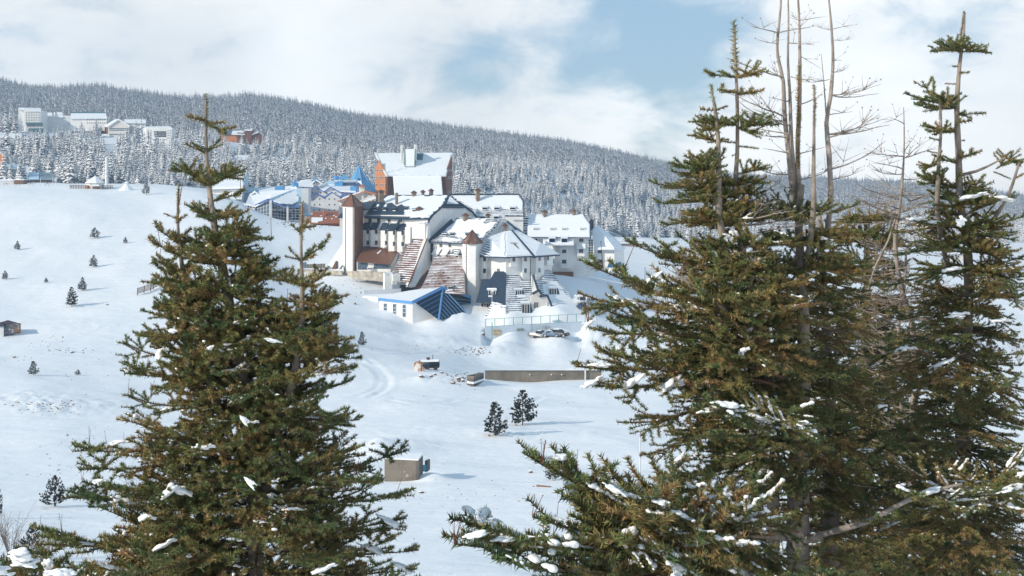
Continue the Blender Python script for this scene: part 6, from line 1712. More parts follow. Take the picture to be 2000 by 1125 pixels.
obj('snow', MB().slab([up(p0_, zt + .16) + Vector((.05, .05, 0)), up(p1, zt + .13) + Vector((-.05, .06, 0)), up(p2, zt + .16), up(p3, zt + .2)], .16, 0, Vector((0, 0, 1))), m_snow, chh)
dg_ = p1.y + 3.2
obj('wing_wall', MB().slab([P(834, 922, dg_), P(840, 917, dg_ + 1.6), P(840, 896.5, dg_ + 1.6), P(834, 900, dg_)], .2, 0), m_conc_dark, chh)
obj('gate', MB().slab([P(826, 921, p1.y + 2.6), P(835.5, 921, p1.y + 3.4), P(835.5, 908, p1.y + 3.4), P(826, 908, p1.y + 2.6)], .1, 0), mat('turquoise_sheet', (.035, .25, .34), .5, .12, 2), chh)
pat = mat('render_patch', (.46, .40, .36), .9, .1, 3)
for x, y, s in ((795, 929, 3), (790, 921, 1.6), (774, 909, .8), (782, 902, .7), (783, 909, .7), (809, 914, .7), (802, 928.5, .9), (770, 921, .9), (782, 922, .8)):
    q = P(x, y, p1.y - .02 + .5 * (818 - x) / 68); e = s * k
    obj('render_patch', MB().slab([q + Vector((-e, -.01, -e * 1.1)), q + Vector((e * .9, -.01, -e)), q + Vector((e, -.01, e * .8)), q + Vector((-e * .8, -.01, e))], .03, 0), pat, chh)

# --- wooden ski cabin at the left
cb = thing('ski_cabin', 'small timber cabin with pyramid roof and posters at the left edge', 'cabin', land_hit(20, 655))
p = WL[cb.name]; k = p.y / F; D = p.y
cl = wall_plane(-2, D - 1.0, 27, D); crr = wall_plane(27, D, 40.5, D + 3)
m_plank = mat('grey_planks', (.20, .185, .20), .85, .2, 2.2, .2)
for j in range(7): obj('plank', MB().slab(cl.poly([(8 + j * 2.75, 654.5), (8 + j * 2.75 + 2.55, 654.0), (8 + j * 2.75 + 2.55, 631), (8 + j * 2.75, 631)]), .15, 0), m_plank, cb)
for j in range(5): obj('plank', MB().slab(crr.poly([(27.2, 650.5 - j * 3.9), (40.5, 650.2 - j * 3.9), (40.5, 646.6 - j * 3.9), (27.2, 646.9 - j * 3.9)]), .15, 0), m_wood_o, cb)
boxb(cb, -6, 7.6, 633, 656, D - 1.2, 3, m_wgrey, 'porch', 0, 1); boxb(cb, 7.4, 9.6, 632.5, 656, D - 1.5, .3, m_trim, 'porch_post', 0, 1); boxb(cb, -8, 9.6, 635, 637.5, D - 1.6, .3, m_trim, 'porch_beam', 0, 0)
rb0 = [P(-8, 632, D - 2.2), P(28, 632, D - 1.6), P(43, 633, D + 4), P(6, 632, D + 6)]
obj('roof', MB().pyramid(rb0, P(15.5, 625, D + 1.5)), mat('shingle_dark', (.075, .055, .075), .8, .2, 2), cb)
obj('snow', MB().slab([P(26, 631.5, D - 1), P(43, 633, D + 4), P(17, 625.4, D + 2)], .12, 0, Vector((0, -.3, 1))), m_snow, cb)
for x, y, w_, h_, m in ((31, 636.5, 4, 6.5, g_pale), (11, 643, 2, 3.2, mat('poster_green', (.38, .55, .18), .6, .1)), (14.2, 649, 3, 5, mat('poster_pink', (.42, .18, .22), .6, .1)), (11, 650.5, 1.8, 2.6, m_letter), (24.4, 646.5, 4, 7.5, mat('poster_blue', (.48, .56, .68), .6, .1)), (35.8, 638.4, 1.8, 2, m_letter), (35.8, 641.6, 1.6, 1.6, m_letter), (18.5, 643.5, 3.6, 3, m_wgrey)):
    q = (cl if x < 27 else crr)
    obj('poster' if m is not g_pale else 'window', MB().slab(q.poly([(x - w_ / 2, y + h_ / 2), (x + w_ / 2, y + h_ / 2), (x + w_ / 2, y - h_ / 2), (x - w_ / 2, y - h_ / 2)], .06), .06, 0, q.n), m, cb)

# --- slatted drift fence on the slope
sf_ = thing('drift_fence', 'dark slatted drift fence climbing the slope behind the near left fir', 'fence', land_hit(300, 570))
line = [(268, 577), (281, 572.5), (294, 569), (299, 566), (312, 560), (325, 557), (338, 554), (352, 551), (366, 549)]
for a, b in zip(line[:-1], line[1:]):
    A, B = land_hit(*a), land_hit(*b)
    for h_ in (.35, .62, .9, 1.18, 1.45): obj('slat', MB().slab([A + Vector((0, 0, h_)), B + Vector((0, 0, h_)), B + Vector((0, 0, h_ + .15)), A + Vector((0, 0, h_ + .15))], .05, 0), m_wood, sf_)
    obj('post', MB().box((-.08, 0, -.5), (.08, .15, 1.75), 0, Matrix.Translation(A) @ Matrix.Rotation(.06, 4, 'Y')), m_wood, sf_)

# --- sports court: retaining wall, green fence, signs
m_green_p = mat('green_post', (.12, .34, .26), .5, .1, 1)
m_court = mat('court_wall_blue_shade', (.52, .60, .68), .85, .05, .3)  # blue cast of shade is put into the wall's colour
ctw = thing('court_wall', 'retaining wall of the sports court, coloured blue for its shade, carrying painted letters', 'wall', P(1040, 658, 331))
cpl = wall_plane(948, 331, 1136, 336)
for j in range(8):
    xa, xb = 948 + 23.5 * j, 948 + 23.5 * (j + 1); t_ = lambda x: 638 - (x - 948) * .050
    obj('panel', MB().slab(cpl.poly([(xa + .1, 676), (xb - .1, 676), (xb - .1, t_(xb)), (xa + .1, t_(xa))]), .4, 0), m_court, ctw)
m_or_l = mat('orange_letters', (.45, .24, .10), .7, .08); m_gr_l = mat('green_letters', (.16, .24, .18), .7, .1); m_gy_l = mat('grey_letters', (.25, .28, .33), .7, .1)
obj('sign_board', MB().slab(cpl.poly([(964.5, 656), (977.5, 656), (977.5, 643.5), (964.5, 643.5)], .1), .08, 0), mat('sign_cream', (.55, .50, .36), .7, .06), ctw)
flat_letters(ctw, 'NEVER', cpl, 970.5, 646.5, 4.2, m_or_l, .2); flat_letters(ctw, 'Give it', cpl, 971, 652.3, 4.8, m_or_l, .2)
obj('sign_board', MB().slab(cpl.poly([(1009.5, 647), (1022, 646), (1022, 641), (1009.5, 641.5)], .1), .08, 0), mat('sign_grey_green', (.36, .44, .40), .7, .06), ctw)
flat_letters(ctw, 'GAME', cpl, 1015.8, 643.8, 4.2, m_gr_l, .2); flat_letters(ctw, '1 gym', cpl, 1067, 638.5, 4.6, m_gy_l, .15)
cf = thing('court_fence', 'tall green post and rail fence on top of the court wall', 'fence', P(1040, 630, 332))
top = lambda x: 623.5 - (x - 948) * .056; bot = lambda x: 638 - (x - 948) * .05
fx = [948, 966.5, 984.7, 1002.7, 1020.5, 1038.4, 1056.3, 1074, 1091, 1108.5, 1125.6, 1143]
cp2 = wall_plane(948, 331.3, 1136, 336.3)
for x in fx: obj('post', MB().tube([cp2.at(x, bot(x) + (14 if x < 960 else 1)), cp2.at(x, top(x) - .4)], .085, 6), m_green_p, cf)
for a, b in zip(fx[:-1], fx[1:]):
    obj('rail', MB().tube([cp2.at(a, top(a)), cp2.at(b, top(b))], .05, 5), m_green_p, cf)
    obj('rail', MB().tube([cp2.at(a, bot(a) - .4), cp2.at(b, bot(b) - .4)], .04, 5), m_green_p, cf)
    mb = MB()
    for q in range(1, 5): mb.tube([cp2.at(a + (b - a) * q / 5, bot(a) - .3), cp2.at(a + (b - a) * q / 5, top(a) + .3)], .012, 3, 0, False)
    for q in range(1, 4): mb.tube([cp2.at(a, top(a) + (bot(a) - top(a)) * q / 4), cp2.at(b, top(b) + (bot(b) - top(b)) * q / 4)], .012, 3, 0, False)
    obj('mesh_wire', mb, m_frame, cf, uv=False)
lp = thing('floodlight_mast', 'slim green and grey floodlight mast beside the court fence', 'lamp', P(961, 660, 328))
p = WL[lp.name]; k = p.y / F
obj('shaft', MB().tube([p - Vector((0, 0, .8)), p + Vector((0, 0, 30 * k))], .1, 6), m_green_p, lp); obj('upper_shaft', MB().tube([p + Vector((0, 0, 30 * k)), p + Vector((0, 0, 91 * k))], [.08, .05], 6), m_wgrey, lp)
obj('lamp_head', MB().box((-.2, -.3, 0), (1.0, .3, .45), 0, Matrix.Translation(p + Vector((0, 0, 90 * k))) @ Matrix.Rotation(-.4, 4, 'Y')), m_frame, lp); obj('lamp_head', MB().box((-.9, -.3, 0), (.1, .3, .4), 0, Matrix.Translation(p + Vector((0, 0, 80 * k)))), m_frame, lp)
fp_ = thing('lamp_post', 'thin grey pole standing in the snow under the right firs', 'pole', land_hit(1250, 946))
p = WL[fp_.name]; k = p.y / F
obj('shaft', MB().tube([p - Vector((0, 0, .5)), p + Vector((0, 0, 66 * k)), p + Vector((0, 0, 128 * k))], [.09, .07, .05], 8), m_wgrey, fp_); obj('arm', MB().tube([p + Vector((0, 0, 126 * k)), p + Vector((-.7, 0, 130 * k))], .04, 6), m_wgrey, fp_)
for x, y0, y1, lab in ((1259.8, 559, 523, 'thin pole left of the row behind the right firs'), (1318.7, 572, 547, 'second thin pole behind the right firs'), (1333.7, 572, 549, 'third thin pole behind the right firs')):
    p = land_hit(x, y0, 200, 560); k = p.y / F; t = thing('pole', lab, 'pole', p); obj('shaft', MB().tube([p - Vector((0, 0, .5)), p + Vector((0, 0, (y0 - y1) * k))], .08, 5), m_wood, t); obj('cap', MB().lathe(p + Vector((0, 0, (y0 - y1) * k)), [(.1, 0), (.12, .1), (.03, .2)], 6), m_wood, t)

# --- cars
m_tyre = mat('tyre_rubber', (.02, .02, .022), .9, .2, 6); m_rim = mat('rim_snowy', (.5, .5, .52), .5, .1, 4); m_carglass = glass('car_glass', (.03, .04, .05), .05); m_lampw = mat('headlamp', (.7, .7, .7), .2, .03); m_lampr = mat('tail_lamp', (.25, .02, .02), .3, .05); m_bumper = mat('bumper_dark', (.05, .05, .055), .6, .1)
def paint(name, c): return mat(name, c, .3, .06, .8, 0, .2, None, .5)
def car(label, px, py, head, prof, cab, L, W, m, snow, kind):
    """side profile (x forward, z) swept across the width; cab = list of side windows; head = compass turn"""
    p = land_hit(px, py) - Vector((0, 0, .05)); t = thing(kind, label, 'car' if kind != 'van' else 'van', p, 'vehicles parked by the hotel')
    M = Matrix.Translation(p) @ Matrix.Rotation(head, 4, 'Z')
    def sec(pr, y, inset): return [M @ Vector((x * L, y, z)) for x, z in pr]
    n = len(prof); mb = MB()
    ws = [W / 2 * (1.0 if z < .95 else .84) for x, z in prof]
    vs = [M @ Vector((x * L, -w, z)) for (x, z), w in zip(prof, ws)] + [M @ Vector((x * L, w, z)) for (x, z), w in zip(prof, ws)]
    fs = [tuple(range(n)), tuple(range(2 * n - 1, n - 1, -1))] + [(i, i + n, (i + 1) % n + n, (i + 1) % n) for i in range(n)]
    body = obj('body', mb.add(vs, fs), m, t)
    md = body.modifiers.new('edge', 'BEVEL'); md.width = .05; md.segments = 2; md.limit_method = 'ANGLE'
    for q in cab:
        side = q[0]; pts = q[1]
        if side == 's':
            for sgn in (-1, 1):
                obj('side_window', MB().slab([M @ Vector((x * L, sgn * (W / 2 * .925 if z < 1.1 else W / 2 * .86), z)) for x, z in pts], .04, 0, M.to_3x3() @ Vector((0, sgn, .3))), m_carglass, t, uv=False)
        else:
            (xa, za), (xb, zb) = pts; nrm = M.to_3x3() @ Vector((1 if side == 'f' else -1, 0, .6))
            obj('windscreen' if side == 'f' else 'rear_window', MB().slab([M @ Vector((xa * L, -W * .40, za)), M @ Vector((xa * L, W * .40, za)), M @ Vector((xb * L, W * .36, zb)), M @ Vector((xb * L, -W * .36, zb))], .05, 0, nrm), m_carglass, t, uv=False)
    for sx in (-.31, .31):
        for sy in (-1, 1):
            c0 = M @ Vector((sx * L, sy * (W / 2 - .10), .36)); ax = M.to_3x3() @ Vector((0, sy, 0))
            wv = MB().tube([c0 - ax * .1, c0 + ax * .12], .36, 14); o = obj('wheel', wv, m_tyre, t, uv=False)
            obj('rim', MB().tube([c0 + ax * .08, c0 + ax * .145], .22, 10), m_rim, o, uv=False)
    for sy in (-1, 1):
        obj('headlight', MB().box((.478 * L, sy * W * .36 - .16, .68), (.497 * L, sy * W * .36 + .16, .86), 0, M), m_lampw, t); obj('tail_light', MB().box((-.502 * L, sy * W * .42 - .1, .7), (-.485 * L, sy * W * .42 + .1, .98), 0, M), m_lampr, t)
    obj('bumper', MB().box((.47 * L, -W * .46, .35), (.51 * L, W * .46, .58), 0, M), m_bumper, t); obj('bumper', MB().box((-.515 * L, -W * .46, .35), (-.475 * L, W * .46, .58), 0, M), m_bumper, t)
    for (xa, xb, z, wd) in snow: obj('snow', MB().box((xa * L, -W * wd, z), (xb * L, W * wd, z + .14), 0, M), m_snow_lump, t)
    return t
PICK = [(-.5, .35), (-.38, .35), (-.38, .55), (-.25, .55), (-.25, .33), (.22, .33), (.22, .55), (.38, .55), (.38, .35), (.5, .4), (.5, .85), (.46, 1.0), (.22, 1.08), (.10, 1.68), (-.12, 1.72), (-.17, 1.1), (-.5, 1.08)]
SALOON = [(-.5, .32), (-.4, .32), (-.4, .5), (-.25, .5), (-.25, .28), (.22, .28), (.22, .5), (.38, .5), (.38, .32), (.5, .36), (.5, .7), (.44, .84), (.2, .93), (.06, 1.40), (-.2, 1.42), (-.36, 1.0), (-.5, .95)]
SUV = [(-.5, .36), (-.4, .36), (-.4, .58), (-.25, .58), (-.25, .34), (.22, .34), (.22, .58), (.38, .58), (.38, .36), (.5, .42), (.5, .9), (.46, 1.02), (.24, 1.08), (.11, 1.66), (-.4, 1.70), (-.49, 1.1)]
VAN = [(-.5, .36), (-.4, .36), (-.4, .58), (-.25, .58), (-.25, .34), (.22, .34), (.22, .58), (.38, .58), (.38, .36), (.5, .42), (.5, 1.0), (.45, 1.12), (.32, 1.9), (-.49, 1.95)]
car('grey double cab pickup parked under the court wall', 1055, 659, math.radians(-28), PICK, [('s', [(.19, 1.1), (.09, 1.58), (0, 1.6), (0, 1.1)]), ('s', [(-.02, 1.1), (-.02, 1.6), (-.10, 1.6), (-.14, 1.12)]), ('f', [(.225, 1.1), (.11, 1.64)])], 5.2, 1.85, paint('grey_paint', (.075, .085, .10)), [(-.46, -.2, 1.0, .36), (-.10, .08, 1.66, .34)], 'pickup')
car('blue grey car half hidden behind the pickup, snow on its roof', 1078, 657, math.radians(-20), SALOON, [('s', [(.17, .95), (.05, 1.34), (-.06, 1.36), (-.06, .95)]), ('s', [(-.08, .95), (-.08, 1.36), (-.19, 1.36), (-.3, 1.0)]), ('f', [(.205, .95), (.07, 1.38)])], 4.5, 1.75, paint('blue_grey_paint', (.12, .18, .27)), [(-.2, .05, 1.38, .36)], 'parked_car')
car('black car with a snow heap on its bonnet right of the pickup', 1092, 657, math.radians(-24), SUV, [('s', [(.2, 1.1), (.09, 1.58), (-.04, 1.6), (-.04, 1.1)]), ('s', [(-.06, 1.1), (-.06, 1.6), (-.36, 1.62), (-.42, 1.14)]), ('f', [(.245, 1.1), (.12, 1.62)])], 4.7, 1.85, paint('black_paint', (.018, .02, .025)), [(-.3, .02, 1.62, .34), (.30, .40, .98, .2)], 'parked_car')
car('white van parked by the lower edge of the skirt roof', 1133, 593, math.radians(-75), VAN, [('s', [(.34, 1.15), (.27, 1.75), (.1, 1.78), (.1, 1.15)]), ('f', [(.46, 1.12), (.335, 1.84)])], 5.0, 1.95, paint('white_paint', (.62, .65, .70)), [(-.48, .3, 1.93, .40)], 'van')
car('white estate car right of the white van', 1156, 594, math.radians(-65), SUV, [('s', [(.2, 1.1), (.09, 1.58), (-.04, 1.6), (-.04, 1.1)]), ('f', [(.245, 1.1), (.12, 1.62)])], 4.6, 1.85, paint('white_paint', (.62, .65, .7)), [(-.4, .1, 1.68, .4)], 'parked_car')
car('dark blue car in front of the white van', 1138, 605, math.radians(-60), SALOON, [('s', [(.17, .95), (.05, 1.34), (-.06, 1.36), (-.06, .95)]), ('f', [(.205, .95), (.07, 1.38)])], 4.4, 1.75, paint('navy_paint', (.03, .06, .11)), [], 'parked_car')
car('white car buried to its sills beside the ploughed heap', 1203, 662, math.radians(-15), SUV, [('s', [(.2, 1.1), (.09, 1.58), (-.04, 1.6), (-.04, 1.1)]), ('r', [(-.485, 1.12), (-.42, 1.62)])], 4.6, 1.85, paint('white_paint', (.62, .65, .7)), [(-.4, .1, 1.68, .4), (.25, .46, 1.0, .36)], 'parked_car')
# ------------------------------------------------------------------ the near firs
def leaf_mat(name, cols):
    m = bpy.data.materials.new(name); m.use_nodes = True; nt = m.node_tree; b = nt.nodes['Principled BSDF']
    tc = N(nt, 'ShaderNodeTexCoord'); no = N(nt, 'ShaderNodeTexNoise', i_Scale=2.6, i_Detail=4.0, i_Roughness=.7); nt.links.new(tc.outputs['Object'], no.inputs['Vector'])
    oi = N(nt, 'ShaderNodeObjectInfo')
    v = math_node(nt, 'ADD', no.outputs[0], math_node(nt, 'MULTIPLY', math_node(nt, 'ADD', oi.outputs['Random'], -.5), .22))
    cr = N(nt, 'ShaderNodeValToRGB'); e = cr.color_ramp.elements
    e[0].position = .37; e[0].color = (*cols[0], 1); e[1].position = .71; e[1].color = (*cols[2], 1)
    x = e.new(.53); x.color = (*cols[1], 1)
    nt.links.new(v, cr.inputs[0]); nt.links.new(cr.outputs[0], b.inputs['Base Color'])
    b.inputs['Roughness'].default_value = .55; b.inputs['Specular IOR Level'].default_value = .35
    return m
m_ndl = leaf_mat('fir_needles', ((.070, .120, .048), (.142, .170, .056), (.26, .200, .068)))
m_ndl_b = leaf_mat('fir_needles_bleached_sunlit', ((.16, .130, .050), (.235, .165, .068), (.34, .195, .095)))  # bleached tips, with the sun's warm tone also put into the needle colour
m_twg = mat('fir_twig', (.15, .095, .065), .85, .25, 6)
m_trunk = mat('fir_bark', (.25, .215, .185), .9, .22, 5.5, .7)
m_grey = mat('dead_wood', (.30, .26, .235), .85, .2, 6, .3)
m_stalk = mat('cone_stalk_red', (.13, .040, .024), .7, .2, 8)

def fir_shoots(L, r, droop, young, dead, bare=False):
    """skeleton of a fir bough: list of (points, base radius, needled length from the tip, level)"""
    out = []
    def shoot(p0, d, up, L, lev):
        n = max(3, int(L / .06) + 1); pts = [p0.copy()]; p = p0.copy(); d = d.copy(); st = L / (n - 1)
        bend = (droop if lev == 0 else droop * .6 + .05)
        for i in range(1, n):
            s = i / (n - 1)
            g = -bend * (1.2 - s * 1.9) + (.55 if droop < .5 else .05) * max(0, s - .55) if lev == 0 else -bend * (.9 - s * 1.2)
            d = d + np.array([0, 0, g * st * (1.6 if lev == 0 else 2.2)]) + r.normal(0, .035 + .03 * dead, 3)
            d /= np.linalg.norm(d); p = p + d * st; pts.append(p.copy())
        pts = np.array(pts)
        rad = (.004 + .0085 * L) if lev == 0 else (.0028 + .0045 * L)
        out.append((pts, rad, (.62 if lev == 0 else 9.0) if young < .5 else 9.0, lev))
        if bare or lev >= 2 or L < .17: return
        sp = (.140, .125, .12)[lev] * (1.3 if dead else 1.0) * (1 + .25 * (L > 1.2))
        s = .10 * L + r.uniform(0, .05) if lev == 0 else .16 * L
        s0 = (.18 if young < .5 else .05) * L if lev == 0 else s
        s = max(s, s0); side = 1 if r.random() < .5 else -1; k = 0
        while s < L - .035:
            f = s / L * (n - 1); i = min(int(f), n - 2); q = pts[i] + (pts[i + 1] - pts[i]) * (f - i)
            t = pts[i + 1] - pts[i]; t /= np.linalg.norm(t)
            b = np.cross(up, t); b /= (np.linalg.norm(b) + 1e-9)
            major = (k % 5) < 2
            for sd in ((1, -1) if (major and r.random() < .8) else (side,)):
                an = math.radians(r.normal(52 if lev == 0 else 48, 8)); c = t * math.cos(an) + b * sd * math.sin(an) + up * r.normal(.16 - droop * .22, .20)
                c /= np.linalg.norm(c)
                rem = L - s
                l = (rem * r.uniform(.45, .64) + .10) * (1.0 if major else r.uniform(.45, .8))
                if lev == 0: l = min(l, .62 * L * .9, .75)
                if dead and r.random() < .25: continue
                if l > .05: shoot(q, c, up, l, lev + 1)
            side = -side; k += 1; s += sp * r.uniform(.75, 1.3)
    shoot(np.zeros(3), np.array([1, 0, .10 - droop * .1 + (.25 * young)]) / 1.0, np.array([0, 0, 1.0]), L, 0)
    return out

def fir_branch(seed, L, droop=.3, young=0.0, dead=0, brown=.25, dens=1.0, bare=False):
    r = np.random.default_rng(seed)
    sh = fir_shoots(L, r, droop, young, dead, bare)
    tip = sh[0][0][-1]
    a = math.atan2(tip[2], tip[0]); b = math.atan2(tip[1], tip[0])
    c = np.linalg.norm(tip)
    ex = tip / c; ey = np.cross([0, 0, 1], ex); ey /= np.linalg.norm(ey); ez = np.cross(ex, ey)
    R = np.stack([ex, ey, ez])
    V = []; T = []; Mi = []; base = 0
    top = []
    for pts, rad, ndl, lev in sh:
        pts = pts @ R.T
        n = len(pts); k = 5 if lev == 0 else 3
        t = np.gradient(pts, axis=0); t /= np.linalg.norm(t, axis=1)[:, None] + 1e-9
        u = np.cross(t, np.array([.13, .21, .97])); u /= np.linalg.norm(u, axis=1)[:, None] + 1e-9; w = np.cross(t, u)
        s = np.linspace(0, 1, n); rr = rad * (1 - .78 * s)
        an = np.arange(k) * 2 * np.pi / k
        ring = pts[:, None] + (u[:, None] * np.cos(an)[None, :, None] + w[:, None] * np.sin(an)[None, :, None]) * rr[:, None, None]
        V.append(ring.reshape(-1, 3))
        i = np.arange(n - 1)[:, None] * k; j = np.arange(k)[None]; jn = (np.arange(k) + 1)[None] % k
        a0, a1, b0, b1 = (i + j).ravel(), (i + jn).ravel(), (i + k + j).ravel(), (i + k + jn).ravel()
        T.append(np.concatenate([np.stack([a0, a1, b1], 1), np.stack([a0, b1, b0], 1)]) + base); Mi.append(np.zeros(len(T[-1]), int)); base += n * k
        if dead:
            if lev > 0 and r.random() < .5:      # buds and stubs
                q = pts[-1]; e = .010
                ov = q + np.array([[e, 0, 0], [0, e, 0], [-e, 0, 0], [0, -e, 0], [0, 0, e], [0, 0, -e]]) * 1.0
                V.append(ov); T.append(np.array([[0, 1, 4], [1, 2, 4], [2, 3, 4], [3, 0, 4], [1, 0, 5], [2, 1, 5], [3, 2, 5], [0, 3, 5]]) + base); Mi.append(np.zeros(8, int)); base += 6
            continue
        Ls = np.linalg.norm(np.diff(pts, axis=0), axis=1).sum(); lo = max(0, 1 - ndl / Ls)
        m = int((Ls * (1 - lo)) * 760 * dens) + 24
        f = np.sort(r.uniform(lo, 1.0, m)) * (n - 1); i = np.minimum(f.astype(int), n - 2); fr = (f - i)[:, None]
        q = pts[i] * (1 - fr) + pts[i + 1] * fr; tt = t[i]; uu = u[i]; ww = w[i]
        ph = r.uniform(0, 2 * np.pi, m); rad_v = uu * np.cos(ph)[:, None] + ww * np.sin(ph)[:, None]
        keep = (rad_v[:, 2] > -.45) | (r.random(m) < .35)
        q, tt, rad_v, f = q[keep], tt[keep], rad_v[keep], f[keep]; m = len(q)
        rad_v = rad_v + np.array([0, 0, .35]); rad_v /= np.linalg.norm(rad_v, axis=1)[:, None]
        fw = r.uniform(.15, .65, m)[:, None]
        d = tt * fw + rad_v * np.sqrt(1 - fw ** 2); ln = r.uniform(.026, .040, m)[:, None] * (1.0 if lev else 1.05)
        wd = np.cross(d, r.normal(0, 1, (m, 3))); wd /= np.linalg.norm(wd, axis=1)[:, None] + 1e-9; wd *= .0040
        tri = np.stack([q - wd, q + wd, q + d * ln], 1).reshape(-1, 3)
        V.append(tri); T.append(np.arange(m * 3).reshape(-1, 3) + base); base += m * 3
        br = r.random() < brown
        Mi.append(np.where(r.random(m) < (.66 if br else .12), 2, 1))
        top.append(pts[1:]); top.append(.5 * (pts[1:] + pts[:-1]))
    me = big_mesh('branch', np.concatenate(V) / c * 1.0, tris=np.concatenate(T), midx=np.concatenate(Mi), mats=[m_grey if dead else m_twg, m_ndl, m_ndl_b], smooth=False)
    return me, c, (np.concatenate(top) / c if top else None)

def snow_on(seed, pts, L, amount, rad0, lump):
    """pads of snow lying along the top of the shoots of a bough (points in units of its length)"""
    r = np.random.default_rng(seed); P_ = pts * L
    cen = P_[r.integers(0, len(P_), max(1, int(amount)))]
    cen = cen[cen[:, 0] > .25 * L] if (cen[:, 0] > .25 * L).any() else cen
    bm = bmesh.new(); n = 0
    for c in cen:
        rad = r.uniform(.55, 1.1) * rad0
        d = np.linalg.norm((P_ - c) * np.array([1, 1, 1.3]), axis=1); sel = np.where((d < rad) & (r.random(len(P_)) < .85))[0]
        for i in sel[r.permutation(len(sel))[:220]]:
            q = P_[i]; s = lump * r.uniform(.55, 1.05) * (1.1 - .55 * d[i] / rad); n += 1
            M = Matrix.Translation((q[0] + r.normal(0, .006), q[1] + r.normal(0, .006), q[2] + .012 + .25 * s)) @ Matrix.Rotation(r.uniform(0, 3), 4, 'Z') @ Matrix.Diagonal((s * r.uniform(.9, 1.5), s * .9, s * .62, 1))
            bmesh.ops.create_icosphere(bm, subdivisions=1, radius=1, matrix=M)
    if not n: bmesh.ops.create_icosphere(bm, subdivisions=1, radius=lump, matrix=Matrix.Translation(P_[-1]))
    me = bpy.data.meshes.new('snow'); bm.to_mesh(me); bm.free()
    o = bpy.data.objects.new('snow_tmp', me); C.objects.link(o)
    md = o.modifiers.new('r', 'REMESH'); md.mode = 'VOXEL'; md.voxel_size = .0105
    m2 = o.modifiers.new('s', 'SMOOTH'); m2.factor = .5; m2.iterations = 2
    dg = bpy.context.evaluated_depsgraph_get(); out = bpy.data.meshes.new_from_object(o.evaluated_get(dg))
    bpy.data.objects.remove(o); bpy.data.meshes.remove(me)
    out.transform(Matrix.Scale(1 / L, 4))
    out.materials.clear(); out.materials.append(m_snow_lump); out.polygons.foreach_set('use_smooth', [True] * len(out.polygons)); out.name = 'snow'
    return out

LIB = {}
def library():
    sd = 100
    for key, L, droop, young, nvar, br in (('y', .22, -.3, 1, 3, .5), ('y', .38, -.25, 1, 4, .4), ('y', .60, -.15, 1, 4, .35), ('m', .90, .12, .6, 4, .3), ('m', 1.25, .22, .2, 4, .28), ('o', 1.3, .62, 0, 3, .35), ('o', 1.8, .75, 0, 3, .38)):
        for k in range(nvar):
            sd += 1
            me, c, top = fir_branch(sd, L, droop, young, 0, br, 1.0 if L < 1 else .82)
            sn = [snow_on(sd * 3 + j, top, c, a, rd, lump) for j, (a, rd, lump) in enumerate(((3 + 6 * L, .08, .019), (3 + 4 * L, .14, .025), (3 + 3.5 * L, .22, .031)))] if L > .3 else []
            LIB.setdefault(key, []).append((c, me, sn))
    for L in (.12, .2, .32, .48):
        for k in range(2):
            sd += 1; me, c, top = fir_branch(sd, L, -.05, 1, 0, .6, 1.1, True); LIB.setdefault('s', []).append((c, me, []))
    for k, (L, d) in enumerate(((.35, -.6), (.5, -.8), (.7, -.7), (.9, -.5), (1.2, .1))):
        for j in range(2):
            me, c, _ = fir_branch(300 + k * 2 + j, L, d, .3, 1, 0)
            LIB.setdefault('d', []).append((c, me, []))
library()
# upright stalk left by a shed cone
def stalk_mesh(seed):
    r = np.random.default_rng(seed); mb = MB(); b = r.normal(0, .05, 2)
    mb.tube([(0, 0, 0), (b[0] * .4, b[1] * .4, .45), (b[0], b[1], 1.0)], [.020, .014, .010], 5); mb.tube([(b[0], b[1], .98), (b[0], b[1], 1.03)], [.022, .018], 5)
    me = bpy.data.meshes.new('cone_stalk'); me.from_pydata([tuple(p) for p in mb.v], [], mb.f); me.materials.append(m_stalk); me.update(); return me
STALKS = [stalk_mesh(k) for k in range(4)]

